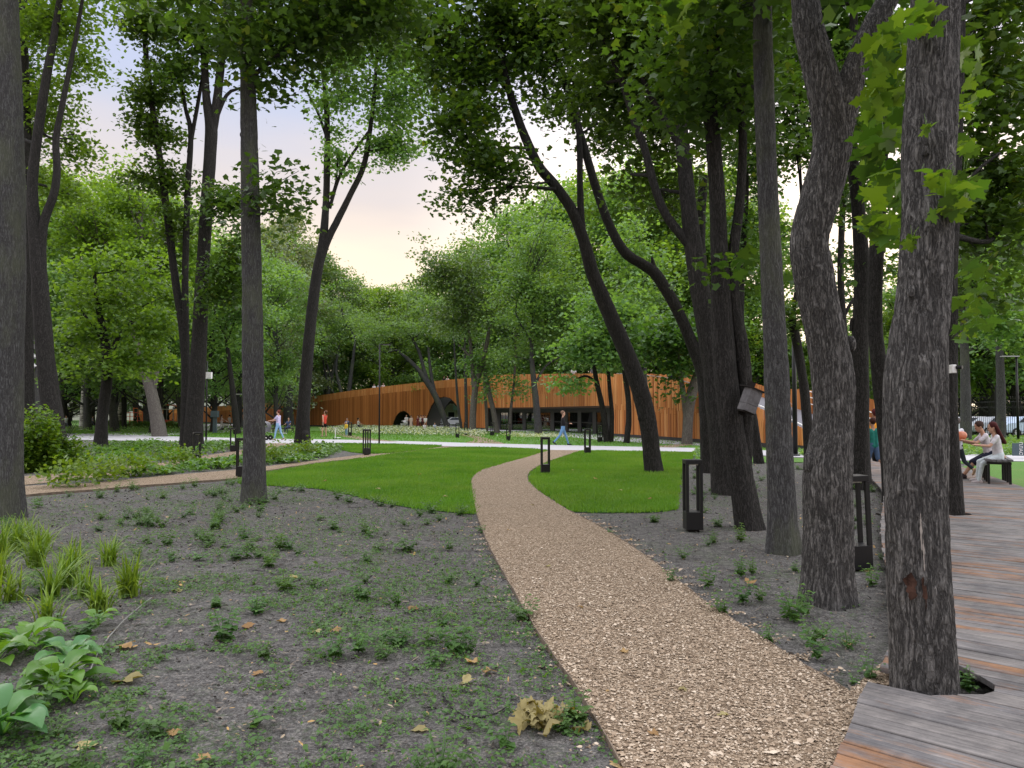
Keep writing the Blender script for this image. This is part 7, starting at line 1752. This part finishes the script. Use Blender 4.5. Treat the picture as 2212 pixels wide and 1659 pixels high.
hs = [G(u, v, 0.02) for u, v in ((327, 1291), (300, 1312), (265, 1342), (235, 1376), (210, 1412), (198, 1440), (190, 1462), (179, 1487))]; o = MB().tube(hs, 0.005, 6).build('irrigation_hose', MT['hose']); tag(o, 'thin pale hose curving past the hostas', 'hose')

# ------------------------------------------------------------------ iron fence, cars, sign at the right edge; things seen past the arch
f0, f1 = Q(1960, 890, 58), Q(2330, 890, 46); f0.z = f1.z = 0
root = empty('iron_fence', (f0.x, f0.y, float(gz(f0.y))), 'black iron park fence with curled tops between square piers', 'fence')
Lf = (f1 - f0).length; dirf = (f1 - f0).normalized(); az = math.atan2(dirf.y, dirf.x); npan = 5
for k in range(npan + 1):
    c = dirf * (Lf * k / npan); MB().box((c.x, c.y, 1.75), (0.42, 0.42, 3.6), az).build('pier', MT['sign_grey'] if False else MT['black_metal'], root); 
for k in range(npan):
    m = MB(); nb = 17
    for q in range(nb):
        c = dirf * (Lf * (k + (q + 0.7) / (nb + 0.4)) / npan); m.tube([(c.x, c.y, 0.15), (c.x, c.y, 2.5)], 0.016, 5)
        m.tube([(c.x, c.y, 2.5), (c.x + dirf.x * 0.09, c.y + dirf.y * 0.09, 2.75), (c.x + dirf.x * 0.2, c.y + dirf.y * 0.2, 2.82), (c.x + dirf.x * 0.22, c.y + dirf.y * 0.22, 2.66)], 0.013, 4)
    o = m.build('bars', MT['black_metal'], root); tag(o, kind='stuff')
    for z in (0.25, 0.55, 2.1, 2.45):
        a, b_ = dirf * (Lf * k / npan), dirf * (Lf * (k + 1) / npan); MB().tube([(a.x, a.y, z), (b_.x, b_.y, z)], 0.022, 5).build('rail', MT['black_metal'], root)
def car(loc, rz, label, col, s=1.0):
    root = empty('parked_car', loc, label, 'car', 'cars parked outside the park', rz=rz); root.scale = (s,) * 3
    prof = [(-2.1, 0.35), (-2.15, 0.75), (-1.95, 0.95), (-1.35, 1.02), (-0.75, 1.42), (0.7, 1.46), (1.35, 1.05), (2.05, 0.92), (2.15, 0.6), (2.1, 0.32)]
    m = MB(); V = []; n = len(prof)
    for y, k in ((-0.85, 1), (-0.80, 1), (0.80, 1), (0.85, 1)):
        for x, z in prof:
            ins = 0.12 * max(0, (z - 0.95) / 0.5); V.append((x, y - math.copysign(ins, y), z))
    F = [[i + r_ * n, i + 1 + r_ * n, i + 1 + (r_ + 1) * n, i + (r_ + 1) * n] for r_ in range(3) for i in range(n - 1)] + [list(range(n))[::-1], [3 * n + i for i in range(n)], [0, n, 2 * n, 3 * n], ]
    m.add(V, F); pm = plain('car_paint_%d' % len(bpy.data.materials), col, 0.25, 0.5, 0.04); m.build('body', pm, root)
    for sy in (-1, 1):
        w = MB(); w.add([(-0.72, sy * 0.765, 1.36), (0.62, sy * 0.765, 1.39), (1.12, sy * 0.845, 1.06), (-1.15, sy * 0.845, 1.04)], [[0, 1, 2, 3]]); w.build('window', MT['car_glass'], root)
        for x in (-1.35, 1.35):
            t_ = MB(); t_.lathe([(0.2, -0.1), (0.32, -0.09), (0.33, 0), (0.32, 0.09), (0.2, 0.1)], (x, sy * 0.78, 0.33), 16, Matrix.Rotation(math.pi / 2, 3, 'X')); wo = t_.build('wheel', MT['rubber'], root)
            h = MB(); h.lathe([(0.19, -0.105), (0.19, 0.105)], (x, sy * 0.78, 0.33), 10, Matrix.Rotation(math.pi / 2, 3, 'X')); h.build('rim', MT['concrete'], wo)
    w = MB(); w.add([(1.28, -0.72, 1.10), (0.76, -0.68, 1.43), (0.76, 0.68, 1.43), (1.28, 0.72, 1.10)], [[0, 1, 2, 3]]); w.build('windscreen', MT['car_glass'], root)
    return root
def at_z(u, d, z=None):
    p = Q(u, 890, d); p.z = float(gz(d)); return p
car(at_z(2098, 62), R(8), 'white car parked behind the fence left of the couple', (0.6, 0.62, 0.66)); car(at_z(2152, 58), R(5), 'silver car parked behind the fence past the couple', (0.42, 0.45, 0.5)); car(at_z(2215, 55), R(4), 'pale blue car parked behind the fence by the sign', (0.45, 0.55, 0.72))
car(at_z(985, 124), R(10), 'white car seen through the big arch', (0.62, 0.63, 0.65)); car(at_z(967, 132), R(20), 'grey car seen through the big arch', (0.3, 0.32, 0.34))
sg = G(2205, 991); root = empty('sign_board', sg, 'dark blue-grey sign board with upright white lettering', 'sign'); 
Wd = Q(2182, 958, sg.y); MB().box((0.12, 0, (Wd.z - sg.z) / 2 + 0.06), (0.82, 0.06, Wd.z - sg.z - 0.1)).build('board', MT['sign_grey'], root)
cu = bpy.data.curves.new('lettering_curve', 'FONT'); cu.body = '\u041f\u041b\u0410\u0421'; cu.size = 0.17; cu.extrude = 0.004; cu.materials.append(MT['white_paint'])
tmp_ = bpy.data.objects.new('tmp', cu); COL.objects.link(tmp_); lm_ = bpy.data.meshes.new_from_object(tmp_.evaluated_get(bpy.context.evaluated_depsgraph_get())); bpy.data.objects.remove(tmp_)
to = obj('lettering', lm_, root); tag(to, kind='stuff'); to.location = (-0.07, -0.037, 0.62); to.rotation_euler = (math.pi / 2, math.pi / 2, 0)
# apartment house beyond the arch
ap = at_z(975, 152); root = empty('apartment_house', ap, 'pale apartment house with teal balconies seen through the big arch', 'building')
MB().box((0, 3, 5), (26, 6, 10)).build('wall', MT['pale_render'], root)
for k in range(3):
    for j in range(9):
        w = MB(); w.box((-12 + j * 3.0, -0.03, 1.6 + k * 3), (1.5, 0.1, 1.6)); wo = w.build('window', MT['white_paint'], root); MB().box((-12 + j * 3.0, -0.09, 1.6 + k * 3), (1.25, 0.04, 1.35)).build('pane', MT['car_glass'], wo)
    for x in (-5, 2.0, 8): MB().box((x, -0.6, 3.1 + k * 3), (3.2, 1.1, 0.9)).build('balcony', MT['teal_panel'], root)
MB().box((0, 3, 10.2), (26.6, 6.6, 0.4)).build('roof', MT['concrete'], root)
ap = at_z(430, 215); root = empty('apartment_house', ap, 'long pale building glimpsed beyond the playground', 'building')
MB().box((0, 4, 4.0), (90, 8, 8)).build('wall', MT['pale_render'], root)
for j in range(24): MB().box((-42 + j * 3.6, -0.05, 3.2), (1.8, 0.12, 1.8)).build('window', MT['car_glass'], root)
MB().box((0, 4, 8.15), (91, 9, 0.3)).build('roof', MT['concrete'], root)
